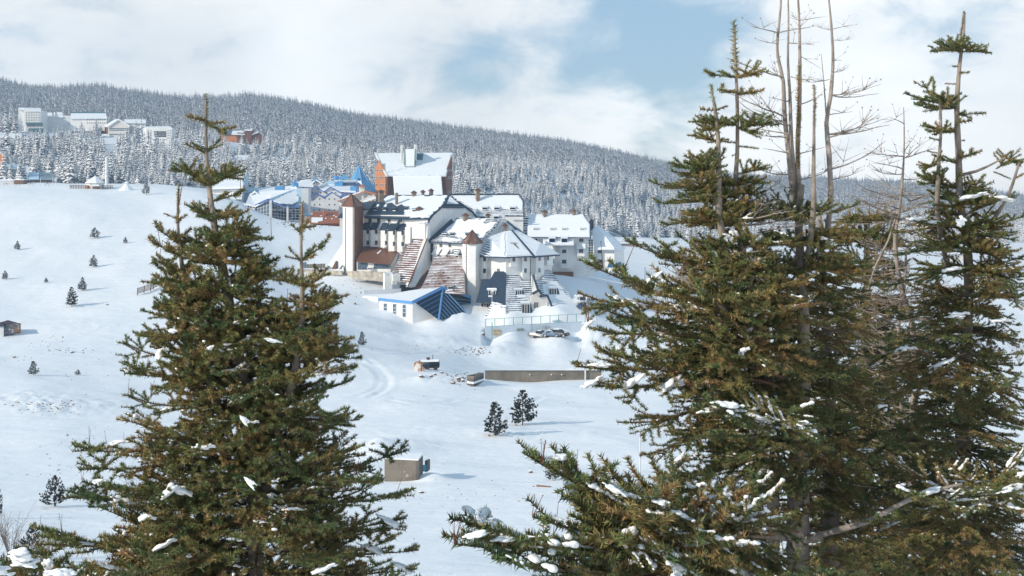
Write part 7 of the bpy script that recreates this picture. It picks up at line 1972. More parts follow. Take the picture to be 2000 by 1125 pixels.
class Fir:
    def __init__(s, label, base, seed):
        s.r = np.random.default_rng(seed); s.t = thing('fir_tree', label, 'tree', base); s.n = 0; s.lines = []; s.segs = []
    def trunk(s, pts, rad, m=None, name='trunk', rough=True):
        """pts: (px, py, D); smooth curve through them"""
        q = [P(*p) for p in pts]; fine = []; rr = []
        for i in range(len(q) - 1):
            a, b, c, d = q[max(i - 1, 0)], q[i], q[i + 1], q[min(i + 2, len(q) - 1)]
            k = max(2, int((c - b).length / .12))
            for j in range(k):
                u = j / k
                fine.append(.5 * ((2 * b) + (c - a) * u + (2 * a - 5 * b + 4 * c - d) * u * u + (3 * b - a - 3 * c + d) * u ** 3)); rr.append(rad[i] + (rad[i + 1] - rad[i]) * u)
        fine.append(q[-1]); rr.append(rad[-1])
        rr = [x * (1 + s.r.normal(0, .05)) for x in rr]
        o = obj(name, MB().tube(fine, rr, 10), m or m_trunk, s.t, True, False)
        s.lines.append((fine, rr)); return fine
    def put(s, B, T, key='m', snow=None, roll=None, fit=None):
        """a bough from point B to tip T"""
        d = T - B; L = d.length
        if key != 'd': s.segs += [B.lerp(T, u) for u in (.3, .4, .5, .6, .7, .8, .9, 1)]
        if key == 'y' and L < .24: key = 's'
        c = [e for e in LIB[key]]
        best = sorted(c, key=lambda e: abs(math.log(e[0] / L)))[: 4]
        e = best[int(s.r.integers(0, min(len(best), 3)))]
        x = d.normalized(); y = Vector((0, 0, 1)).cross(x)
        if y.length < .05: y = Vector((0, 1, 0)).cross(x)
        y.normalize(); z = x.cross(y)
        R = Matrix((x, y, z)).transposed().to_4x4()
        rl = s.r.normal(0, .22) if roll is None else roll
        fl = 1 if s.r.random() < .5 else -1
        M = Matrix.Translation(B) @ R @ Matrix.Rotation(rl, 4, 'X') @ Matrix.Scale(L, 4) @ Matrix.Diagonal((1, fl, 1, 1))
        o = place('branch', e[1], s.t, M); s.n += 1
        if snow is not None and e[2] and snow >= 0:
            k = bpy.data.objects.new('snow', e[2][snow % 3]); C.objects.link(k); k.parent = o; k['kind'] = 'stuff'
        return o
    def stalk(s, p, h):
        """stands on the bough nearest to its foot; none where no bough is near"""
        Q = np.array([q[:] for q in s.segs]); qx = Q[:, 0] / Q[:, 1] * F; qy = (Q[:, 2] - EYE) / Q[:, 1] * F
        d = np.hypot(qx - p.x / p.y * F, qy - (p.z - EYE) / p.y * F + .4 * h / p.y * F); i = int(np.argmin(d + 6 * (Q[:, 1] - p.y).clip(-1, 3)))
        if d[i] > 34: return
        p = Vector(Q[i]); h *= s.r.uniform(.8, 1.1)
        M = Matrix.Translation(p) @ Matrix.Rotation(s.r.normal(0, .13), 4, 'X') @ Matrix.Rotation(s.r.normal(0, .13), 4, 'Y') @ Matrix.Scale(h, 4)
        place('cone_stalk', STALKS[int(s.r.integers(0, 4))], s.t, M)
    def whorls(s, line, ya, yb, env, gap, per, D, pitch, key_of, snow_p, skip=0.0, lump_p=.35):
        """tiers of boughs round a leader between two photo rows"""
        ys = [HZ - (p.z - EYE) / p.y * F for p in line]
        y = ya; ph = s.r.uniform(0, 6.3)
        while y < yb:
            i = min(range(len(ys)), key=lambda k: abs(ys[k] - y)); p = line[i]
            n = per(y); ph += 2.4
            for k in range(n):
                if s.r.random() < skip: continue
                a = ph + 2 * math.pi * k / n + s.r.normal(0, .25)
                L = env(y, a) * s.r.uniform(.72, 1.06)
                if L < .05: continue
                pt = pitch(y) + s.r.normal(0, .12)
                T = p + Vector((math.cos(a) * math.cos(pt), math.sin(a) * math.cos(pt), math.sin(pt))) * L + Vector((0, 0, 0))
                B = p + Vector((0, 0, s.r.normal(0, .02)))
                sn = None
                if s.r.random() < snow_p(y): sn = 1 if s.r.random() < lump_p else 0
                s.put(B, T, key_of(y, L), sn)
            y += gap(y) * s.r.uniform(.85, 1.15)

lin = lambda pts: (lambda y: float(np.interp(y, [p[0] for p in pts], [p[1] for p in pts])))
pick = lambda y, L: 'y' if L < .72 else 'm'

# --- left fir ------------------------------------------------------------------------------------
DL = 13.0
def left_fir():
    f = Fir('tall near fir standing alone at the left with three leaders and red cone stalks', P(500, 330 + 7.2 / DL * F, DL), 11)
    main = f.trunk([(402, 182, DL), (402, 240, DL), (405, 330, DL), (417, 430, DL), (434, 520, DL), (455, 640, DL), (476, 770, DL), (490, 900, DL), (499, 1010, DL), (505, 1150, DL), (510, 1350, DL), (512, 1880, DL)],
                   [.008, .012, .020, .030, .042, .055, .066, .076, .083, .092, .105, .13])
    l1 = f.trunk([(349, 358, DL - .15), (347, 430, DL - .12), (353, 500, DL - .1), (364, 570, DL - .05), (382, 660, DL), (420, 780, DL), (470, 900, DL)], [.007, .012, .018, .025, .032, .036, .03])
    l2 = f.trunk([(590, 395, DL - .3), (588, 480, DL - .3), (590, 560, DL - .3), (588, 650, DL - .25), (572, 740, DL - .2), (535, 850, DL - .1), (494, 940, DL)], [.007, .013, .020, .028, .034, .038, .03])
    l3 = f.trunk([(520, 690, DL + .3), (523, 800, DL + .3), (520, 940, DL + .2), (505, 1050, DL)], [.02, .032, .045, .04])
    # needles on the leading shoots
    for (x, y0, y1, d) in ((402, 183, 250, DL), (349, 360, 420, DL - .15), (589, 398, 470, DL - .3)):
        f.put(P(x, y1, d), P(x, y0 - 1, d), 's', None, 0)
    envm = lin([(235, .12), (290, .22), (345, .34), (400, .30), (460, .40), (520, .50), (600, .64), (700, .86), (800, .98), (880, 1.22), (960, 1.46), (1060, 1.7), (1200, 1.85)])
    pm = lin([(235, .55), (330, .42), (450, .30), (600, .16), (800, .02), (1000, -.10), (1200, -.16)])
    f.whorls(main, 290, 570, lambda y, a: envm(y), lambda y: 58 if y < 420 else 48, lambda y: 4 if y < 450 else 5, DL, pm, pick, lambda y: .05 + .0004 * (y - 200))
    f.whorls(main, 580, 1210, lambda y, a: envm(y) * (.86 if math.sin(a) < -.6 else 1), lambda y: 48, lambda y: 5, DL, pm, pick, lambda y: .55, 0, .6)
    env1 = lin([(400, .12), (450, .2), (510, .30), (580, .38), (680, .55), (760, .65)])
    f.whorls(l1, 410, 770, lambda y, a: env1(y) * (1.12 if math.cos(a) < 0 else .8), lambda y: 38, lambda y: 4, DL, lambda y: .32 - (y - 400) * .0007, pick, lambda y: .18)
    env2 = lin([(445, .11), (500, .20), (560, .36), (640, .46), (760, .62), (860, .7)])
    f.whorls(l2, 462, 860, lambda y, a: env2(y) * (1.15 if math.cos(a) > 0 else .85), lambda y: 46 if y < 600 else 38, lambda y: 4, DL, lambda y: .42 - (y - 440) * .0009, pick, lambda y: .2)
    # boughs that draw the outline
    for b, t, k, sn in (((590, 690), (706, 700), 'y', None), ((590, 620), (652, 597), 'y', None), ((588, 580), (604, 548), 'y', None), ((520, 790), (690, 742), 'm', 0), ((500, 880), (690, 880), 'm', 0), ((500, 905), (668, 822), 'm', 0),
                        ((505, 990), (806, 955), 'm', 1), ((505, 1010), (745, 935), 'm', 0), ((505, 1080), (818, 1075), 'm', 1), ((507, 1120), (815, 1112), 'm', 1), ((505, 1060), (790, 1020), 'm', 0), ((505, 1150), (790, 1140), 'm', 1),
                        ((425, 455), (520, 468), 'y', None), ((430, 500), (545, 510), 'm', None), ((436, 540), (560, 545), 'm', 0), ((442, 575), (570, 590), 'm', 0), ((448, 610), (600, 625), 'm', 0), ((455, 650), (640, 640), 'm', 0), ((458, 680), (655, 690), 'm', 0), ((440, 560), (530, 530), 'y', None), ((440, 590), (296, 512), 'y', None), ((440, 610), (300, 590), 'y', 0), ((460, 720), (240, 668), 'm', 0), ((462, 740), (243, 730), 'm', 0), ((475, 800), (250, 772), 'm', 0), ((480, 870), (140, 868), 'm', 1), ((485, 900), (150, 905), 'm', 0), ((490, 960), (160, 940), 'm', 1),
                        ((495, 1010), (130, 968), 'm', 0), ((500, 1080), (78, 1030), 'm', 1), ((500, 1090), (80, 1062), 'm', 0), ((505, 1130), (95, 1100), 'm', 1), ((505, 1160), (30, 1120), 'm', 1), ((505, 1180), (5, 1105), 'm', 1),
                        ((402, 236), (365, 228), 'y', None), ((402, 238), (440, 262), 'y', None), ((404, 300), (362, 282), 'y', None), ((405, 345), (333, 330), 'y', None), ((410, 350), (478, 342), 'y', 0), ((412, 395), (470, 380), 'y', None), ((420, 440), (530, 470), 'y', None)):
        dd = f.r.uniform(-.25, .15)
        f.put(P(*b, DL), P(*t, DL + dd), k, sn)
    # more in front, so that the middle closes
    for y in range(600, 1180, 38):
        for _ in range(1):
            x = 402 + (y - 182) * .105; a = f.r.uniform(-2.75, -.4); L = envm(y) * f.r.uniform(.55, .95); B = P(x, y, DL)
            f.put(B, B + Vector((math.cos(a), math.sin(a), -.08 + f.r.normal(0, .1))) * L, pick(y, L), (1 if f.r.random() < .5 else 0) if f.r.random() < .35 else None)
    for x, y, h in ((378, 410, 22), (425, 300, 46), (447, 282, 36), (400, 330, 20), (436, 345, 30), (470, 350, 52), (352, 388, 60), (372, 330, 40), (322, 490, 34), (308, 500, 40), (315, 470, 44), (312, 540, 40), (340, 510, 52), (334, 590, 44), (380, 590, 50), (460, 560, 40), (476, 520, 44), (500, 470, 34),
                    (545, 450, 50), (590, 420, 50), (627, 580, 26), (626, 588, 30), (268, 690, 48), (300, 665, 30), (276, 730, 44), (262, 748, 36), (290, 755, 40), (304, 758, 36), (160, 858, 34), (168, 866, 28), (186, 868, 36), (196, 870, 32), (176, 872, 38), (205, 880, 30), (248, 830, 28), (150, 940, 28), (155, 942, 26),
                    (98, 1018, 26), (103, 1030, 34), (88, 1010, 22), (118, 1016, 30), (20, 1100, 30), (682, 680, 36), (672, 740, 20), (610, 692, 26), (622, 700, 40), (688, 914, 32), (700, 920, 34), (620, 960, 44), (640, 958, 36), (615, 900, 36), (660, 945, 26), (768, 950, 26), (440, 430, 34), (462, 640, 40), (410, 700, 60), (500, 690, 50), (540, 640, 40), (560, 580, 36)):
        f.stalk(P(x, y, DL - f.r.uniform(.05, .3)), h / F * DL)
    return f
LF = left_fir()
def lump_mesh(seed):
    """clod of snow that has slid into a fork"""
    r = np.random.default_rng(seed); bm = bmesh.new()
    for k in range(26):
        u = r.uniform(-1, 1); M = Matrix.Translation((u, r.normal(0, .22), .12 * r.normal() + .35 * (1 - u * u) * r.random())) @ Matrix.Diagonal((*(r.uniform(.18, .42) * np.array([1.1, .9, .8]) * (1.15 - .6 * abs(u))), 1))
        bmesh.ops.create_icosphere(bm, subdivisions=2, radius=1, matrix=M)
    me = bpy.data.meshes.new('snow'); bm.to_mesh(me); bm.free(); o = bpy.data.objects.new('snow_tmp', me); C.objects.link(o)
    md = o.modifiers.new('r', 'REMESH'); md.mode = 'VOXEL'; md.voxel_size = .07
    m2 = o.modifiers.new('s', 'SMOOTH'); m2.factor = .5; m2.iterations = 3
    out = bpy.data.meshes.new_from_object(o.evaluated_get(bpy.context.evaluated_depsgraph_get())); bpy.data.objects.remove(o); bpy.data.meshes.remove(me)
    out.materials.clear(); out.materials.append(m_snow_lump); out.polygons.foreach_set('use_smooth', [True] * len(out.polygons)); out.name = 'snow'; return out
LUMPS = [lump_mesh(k) for k in range(6)]
def lumps(f, D, lst):
    """clods of snow, each resting on the bough nearest to the viewer at that place"""
    Q = np.array([q[:] for q in f.segs]); qx = Q[:, 0] / Q[:, 1] * F + 1000; qy = HZ - (Q[:, 2] - EYE) / Q[:, 1] * F
    for x, y, w, h, tilt in lst:
        d = np.hypot(qx - x, qy - (y + h * .3)); near = d < 26
        i = int(np.argmin(np.where(near, Q[:, 1], 1e9))) if near.any() else int(np.argmin(d))
        if d[i] > 26: continue
        k = Q[i, 1] / F; w = min(w, 58) * .95; h = max(h * .95, .34 * w)
        M = Matrix.Translation(Vector(Q[i]) + Vector((0, -.02, .10 * h * k + .015))) @ Matrix.Rotation(math.radians(-max(-40, min(45, tilt))), 4, 'Y') @ Matrix.Rotation(f.r.uniform(-.5, .5), 4, 'Z') @ Matrix.Diagonal((w * k * .5, w * k * .42, h * k * .6, 1))
        place('snow', LUMPS[int(f.r.integers(0, 6))], f.t, M)
lumps(LF, DL, ((338, 940, 44, 34, 50), (368, 962, 54, 24, -25), (310, 998, 34, 26, 0), (345, 1050, 50, 22, 25), (385, 1078, 20, 16, 0), (142, 1106, 30, 40, 60), (620, 1095, 52, 20, 20), (640, 1075, 34, 16, 30), (248, 968, 60, 26, -20), (285, 905, 30, 18, 0), (410, 858, 44, 12, 0), (432, 866, 16, 20, 0), (455, 655, 24, 18, 0), (415, 655, 20, 16, 30), (520, 645, 30, 10, -15),
              (548, 680, 40, 12, -15), (485, 820, 12, 46, 80), (482, 930, 12, 60, 85), (300, 680, 30, 30, 40), (350, 660, 26, 16, 0), (240, 880, 50, 18, 0), (330, 780, 24, 12, 10), (620, 745, 60, 14, 20), (650, 790, 46, 12, -20), (700, 925, 40, 14, -15), (760, 1000, 60, 16, -30), (740, 1060, 70, 16, -25), (780, 1085, 60, 18, -30), (690, 1080, 40, 16, -20), (215, 835, 20, 10, 0), (500, 850, 26, 14, 0), (395, 905, 30, 14, 0), (205, 955, 34, 16, 0), (180, 1070, 40, 18, 0), (450, 1100, 26, 14, 0), (560, 1010, 40, 10, -10)))
def corner_fir():
    D = 11.0
    f = Fir('top of a snow laden fir poking up in the lower left corner', P(70, 330 + 6.5 / D * F, D), 71)
    a = f.trunk([(70, 1150, D), (72, 1250, D), (75, 1950, D)], [.03, .045, .10])
    for t in ((-30, 1075), (0, 1090), (40, 1085), (100, 1092), (150, 1110), (190, 1120), (-20, 1110), (60, 1105), (120, 1125), (20, 1122)): f.put(P(75, 1190, D), P(t[0], t[1], D + f.r.uniform(-.5, .2)), 'm', 1)
    lumps(f, D, ((10, 1098, 70, 22, 0), (70, 1090, 80, 24, 8), (108, 1082, 26, 40, 65), (60, 1112, 70, 20, -10), (140, 1118, 60, 20, 0), (-10, 1112, 50, 20, 0), (30, 1104, 58, 30, 0), (50, 1098, 50, 28, 10), (90, 1100, 56, 30, 0), (100, 1112, 56, 28, -8), (20, 1116, 58, 28, 0), (120, 1104, 40, 26, 0)))
    for x, y, h in ((20, 1092, 28), (33, 1095, 16)): f.stalk(P(x, y, D), h / F * D)
corner_fir()

# --- group of old firs at the right --------------------------------------------------------------
def old_key(y, L): return 'y' if L < .5 else ('m' if L < .85 else 'o')
def big_fir():
    D = 15.0
    f = Fir('tallest trunk of the right hand firs, with bare grey dead tops reaching the sky', P(1566, 330 + 8.6 / D * F, D), 21)
    main = f.trunk([(1566, 360, D), (1560, 430, D), (1566, 560, D), (1570, 680, D), (1564, 800, D), (1560, 930, D), (1558, 1060, D), (1560, 1200, D), (1566, 1900, D)], [.03, .04, .055, .075, .092, .11, .122, .135, .18])
    second = f.trunk([(1600, 420, D + .7), (1612, 620, D + .7), (1622, 800, D + .6), (1624, 950, D + .5), (1622, 1120, D + .4), (1610, 1400, D + .2), (1580, 1700, D)], [.03, .045, .06, .08, .10, .125, .14])
    tops = []
    for pts, r0 in (([(1523, -70), (1525, 10), (1519, 70), (1519, 110), (1530, 160), (1532, 220), (1540, 300), (1552, 400)], .052), ([(1538, -50), (1540, 40), (1539, 120), (1543, 190), (1546, 280), (1556, 390)], .042),
                    ([(1554, -70), (1560, 20), (1562, 90), (1562, 180), (1558, 300), (1562, 400)], .050), ([(1612, -60), (1621, 20), (1625, 70), (1627, 120), (1622, 190), (1614, 240), (1619, 300), (1622, 390), (1612, 480)], .055), ([(1604, 105), (1608, 150), (1612, 200), (1616, 260)], .018)):
        n = len(pts); r0 *= .62; tops.append(f.trunk([(x, y, D + .1 * (k % 2)) for x, y, k in [(p[0], p[1], i) for i, p in enumerate(pts)]], [r0 * (.22 + .78 * i / (n - 1)) for i in range(n)], m_grey, 'dead_top'))
    f.trunk([(1590, 168, D - .3), (1590, 250, D - .3), (1589, 330, D - .3), (1588, 420, D - .3), (1575, 520, D - .1)], [.008, .014, .022, .03, .03])
    f.put(P(1590, 250, D - .3), P(1590, 166, D - .3), 's', None, 0); f.put(P(1562, 240, D - .15), P(1561, 128, D - .15), 's', None, 0); f.put(P(1560, 330, D - .15), P(1561, 225, D - .15), 's', None, 0)
    # bare limbs of the dead tops
    for b, t in (((1519, 64), (1468, 52)), ((1519, 62), (1510, 45)), ((1519, 86), (1495, 83)), ((1521, 64), (1590, 52)), ((1562, 40), (1615, 32)), ((1562, 40), (1545, 30)), ((1624, 58), (1665, 48)), ((1624, 58), (1590, 50)), ((1626, 78), (1668, 76)), ((1562, 86), (1590, 86)), ((1540, 84), (1592, 88)),
                 ((1530, 150), (1420, 113)), ((1530, 152), (1470, 125)), ((1530, 160), (1500, 125)), ((1545, 150), (1600, 158)), ((1564, 110), (1605, 135)), ((1625, 140), (1660, 132)), ((1625, 118), (1645, 118)), ((1620, 155), (1560, 160)), ((1535, 230), (1400, 175)), ((1536, 240), (1440, 195)), ((1540, 245), (1450, 220)), ((1622, 185), (1720, 165)), ((1622, 186), (1716, 183)),
                 ((1616, 225), (1665, 218)), ((1546, 200), (1500, 190)), ((1560, 205), (1600, 190)), ((1618, 262), (1735, 230)), ((1618, 262), (1738, 244)), ((1620, 268), (1718, 225)), ((1541, 262), (1465, 250)), ((1541, 270), (1480, 265)), ((1625, 330), (1730, 275)), ((1625, 300), (1650, 288)), ((1545, 300), (1490, 290)), ((1562, 300), (1620, 285)), ((1550, 340), (1470, 330)), ((1622, 350), (1690, 330)), ((1550, 370), (1500, 350)), ((1560, 350), (1640, 320))):
        f.put(P(*b, D), P(t[0], t[1], D + f.r.uniform(-.3, .3)), 'd', None)
    # the great bare limb
    f.trunk([(1540, 740, D - .2), (1490, 690, D - .4), (1450, 640, D - .6), (1410, 600, D - .75), (1370, 570, D - .8), (1335, 545, D - .8), (1318, 522, D - .8)], [.042, .036, .032, .027, .021, .015, .009], m_grey, 'limb')
    for k in range(16):
        u = f.r.random(); B = P(1540 - 220 * u, 740 - 205 * u - 10 * math.sin(u * 3), D - .2 - .6 * u); f.put(B, B + Vector((f.r.normal(-.05, .25), f.r.normal(-.1, .2), f.r.uniform(-.05, .35))), 'd', None)
    f.trunk([(1560, 1060, D), (1620, 1040, D - .3), (1690, 1020, D - .5), (1740, 995, D - .6), (1800, 965, D - .7), (1880, 945, D - .8)], [.045, .036, .03, .026, .02, .014], m_grey, 'limb')
    f.trunk([(1558, 1050, D), (1500, 1045, D - .2), (1440, 1040, D - .4), (1380, 1035, D - .5)], [.055, .045, .035, .02], m_trunk, 'limb')
    # boughs that draw the outline
    for b, t, k, sn, dz in (((1500, 640), (1140, 512), 'm', 0, -1.2), ((1500, 650), (1128, 572), 'o', 1, -1.2), ((1510, 690), (1150, 640), 'o', 0, -1.2), ((1510, 700), (1170, 600), 'o', 0, -1.0), ((1520, 720), (1180, 690), 'o', None, -.9), ((1530, 740), (1125, 715), 'o', 0, -1.2), ((1530, 760), (1160, 752), 'o', 0, -1.2), ((1540, 780), (1190, 690), 'm', None, -1),
                            ((1540, 790), (1205, 825), 'o', 0, -1.0), ((1545, 800), (1248, 890), 'o', 1, -1.0), ((1550, 810), (1300, 850), 'o', 1, -1.2), ((1550, 850), (1330, 900), 'o', 1, -1.2), ((1560, 840), (1370, 800), 'm', 2, -1.6), ((1560, 850), (1400, 790), 'm', 2, -1.8), ((1560, 860), (1385, 850), 'o', 2, -1.6), ((1560, 870), (1420, 900), 'o', 0, -1.6), ((1560, 900), (1315, 930), 'o', None, -1),
                            ((1490, 560), (1220, 470), 'm', None, -.6), ((1490, 580), (1215, 545), 'm', 0, -.8), ((1490, 540), (1280, 500), 'm', 0, -.5), ((1500, 600), (1250, 560), 'm', 0, -.9), ((1545, 640), (1300, 640), 'o', 0, -.8), ((1545, 680), (1320, 690), 'o', 1, -.8), ((1550, 700), (1410, 690), 'o', 1, -1.2), ((1560, 600), (1460, 610), 'm', 1, -1.2), ((1560, 570), (1480, 560), 'm', 0, -1),
                            ((1400, 1070), (1020, 884), 'm', 2, -1.8), ((1380, 1060), (1060, 905), 'm', 2, -1.9), ((1420, 1090), (1090, 900), 'm', 0, -1.8), ((1460, 1100), (1120, 935), 'm', 2, -2), ((1460, 1100), (1170, 960), 'o', 2, -2.0), ((1460, 1090), (1200, 960), 'm', 2, -2.2), ((1480, 1100), (1260, 970), 'm', 2, -2.4), ((1460, 1120), (888, 1062), 'm', 2, -2.2), ((1450, 1120), (930, 1050), 'm', 2, -2.4), ((1450, 1140), (960, 1090), 'm', 0, -2.2), ((1460, 1150), (1010, 1100), 'o', 0, -2.2), ((1470, 1100), (1040, 1010), 'm', 2, -2.2), ((1470, 1140), (1080, 1050), 'o', 2, -2.2), ((1480, 1150), (1120, 1110), 'o', 0, -2.4), ((1480, 1120), (1200, 1050), 'o', 2, -2.2), ((1500, 1150), (1220, 1130), 'o', None, -2.0), ((1500, 1100), (1300, 1040), 'o', 2, -2), ((1520, 1150), (1350, 1130), 'o', None, -2), ((1530, 1120), (1400, 1060), 'o', None, -2),
                            ((1568, 430), (1680, 398), 'm', 0, -.3), ((1568, 470), (1712, 452), 'm', 0, -.2), ((1568, 500), (1700, 522), 'm', 1, -.3), ((1568, 520), (1730, 560), 'o', 0, 0), ((1568, 440), (1470, 380), 'm', 0, -.4), ((1568, 480), (1420, 470), 'm', 1, -.6), ((1575, 540), (1690, 570), 'm', 0, .2), ((1575, 600), (1700, 640), 'o', 0, .3), ((1575, 660), (1710, 700), 'o', 1, .2), ((1575, 730), (1730, 760), 'o', None, .4), ((1575, 790), (1740, 850), 'o', 0, .2), ((1575, 850), (1720, 900), 'o', None, .4), ((1580, 900), (1750, 980), 'o', 0, .2), ((1580, 960), (1740, 1060), 'o', None, 0), ((1600, 700), (1680, 800), 'o', None, .6), ((1600, 600), (1660, 700), 'o', None, .6),
                            ((1560, 1040), (1400, 1000), 'm', None, -1), ((1570, 1180), (1500, 1130), 'm', None, -2.2), ((1570, 1180), (1600, 1110), 'm', 0, -2.4), ((1570, 1200), (1680, 1140), 'm', None, -2.0)):
        f.put(P(*b, D + dz * .45), P(*t, D + dz), k, sn)
    env = lin([(400, .4), (480, .62), (560, .85), (700, 1.15), (850, 1.3), (1000, 1.5), (1200, 1.8)])
    pm = lin([(400, .2), (560, -.02), (750, -.22), (1000, -.32), (1200, -.3)])
    f.whorls(main, 425, 1180, lambda y, a: env(y) * f.r.uniform(.55, 1.2) * ((0 if f.r.random() < (.75 if (560 < y < 800 or 900 < y < 1090) else .3) else .6) if math.sin(a) < -.35 else 1.0), lambda y: 46, lambda y: 7, D, pm, old_key, lambda y: .45, .05, .6)
    for k in range(34):
        B = P(1560 + f.r.uniform(-20, 70), f.r.uniform(600, 1120), D + .3); a = f.r.uniform(0, 6.3); f.put(B, B + Vector((math.cos(a), math.sin(a) * .7, f.r.uniform(-.25, .3))) * f.r.uniform(.4, .9), 'd', None)
    for x, y, h in ((1370, 330, 44), (1255, 300, 30), (1390, 262, 30), (1600, 335, 30), (1192, 520, 60), (1186, 530, 46), (1122, 600, 70), (1145, 585, 60), (1134, 710, 28), (900, 1050, 46), (893, 1046, 38), (908, 1040, 50), (915, 1052, 44), (905, 1056, 40), (935, 1042, 36), (955, 1012, 30), (1040, 890, 30), (1038, 886, 46), (1060, 880, 40), (1074, 892, 36), (1052, 890, 44), (1130, 905, 36), (1140, 902, 30), (1160, 930, 40), (1046, 1010, 40), (1055, 1004, 46), (1070, 1010, 44), (1082, 1020, 36), (1294, 960, 40), (1480, 800, 20), (1655, 470, 34), (1690, 420, 60), (1840, 460, 34)):
        f.stalk(P(x, y, D - 1.6 if y > 450 else D - .4), h / F * D)
    f.put(P(1294, 985, D - 2.2), P(1294, 930, D - 2.2), 'y', None, 0)
    lumps(f, D - 1.6, ((1472, 686, 26, 30, 70), (1260, 752, 56, 30, 35), (1330, 738, 54, 28, 30), (1300, 770, 60, 24, 10), (1440, 800, 120, 24, -8), (1490, 825, 110, 26, -12), (1400, 820, 70, 22, 15), (1530, 840, 40, 18, -30), (1225, 1042, 44, 56, 60), (1100, 890, 44, 26, 0), (1080, 880, 30, 20, 0), (1160, 935, 50, 22, -25), (1180, 950, 60, 20, -25), (1240, 985, 90, 22, -10), (1290, 995, 70, 22, -15), (1320, 1020, 60, 20, -30), (950, 1040, 90, 24, 15), (985, 1030, 60, 24, 0), (1020, 1060, 50, 20, -20), (1065, 1020, 44, 20, 0), (1150, 985, 34, 18, 0),
                  (1475, 628, 54, 22, 35), (1455, 650, 34, 34, 50), (1290, 530, 60, 18, 35), (1270, 560, 30, 34, 60), (1140, 600, 40, 24, 40), (1165, 650, 40, 20, 40), (1150, 540, 40, 30, 60), (1220, 560, 60, 14, -30), (1260, 590, 40, 12, -25), (1310, 640, 50, 16, -20), (1360, 420, 46, 14, 10), (1440, 440, 26, 44, 70), (1425, 470, 12, 34, 80), (1495, 490, 20, 50, 70), (1505, 470, 26, 26, 40), (1150, 750, 50, 26, 20), (1190, 780, 40, 16, 0), (1175, 720, 50, 14, 0), (1340, 880, 34, 20, 20), (1320, 905, 30, 22, 45), (1570, 370, 16, 30, 80), (1590, 400, 40, 14, 10), (1610, 470, 20, 16, 0)))
    return f
big_fir()

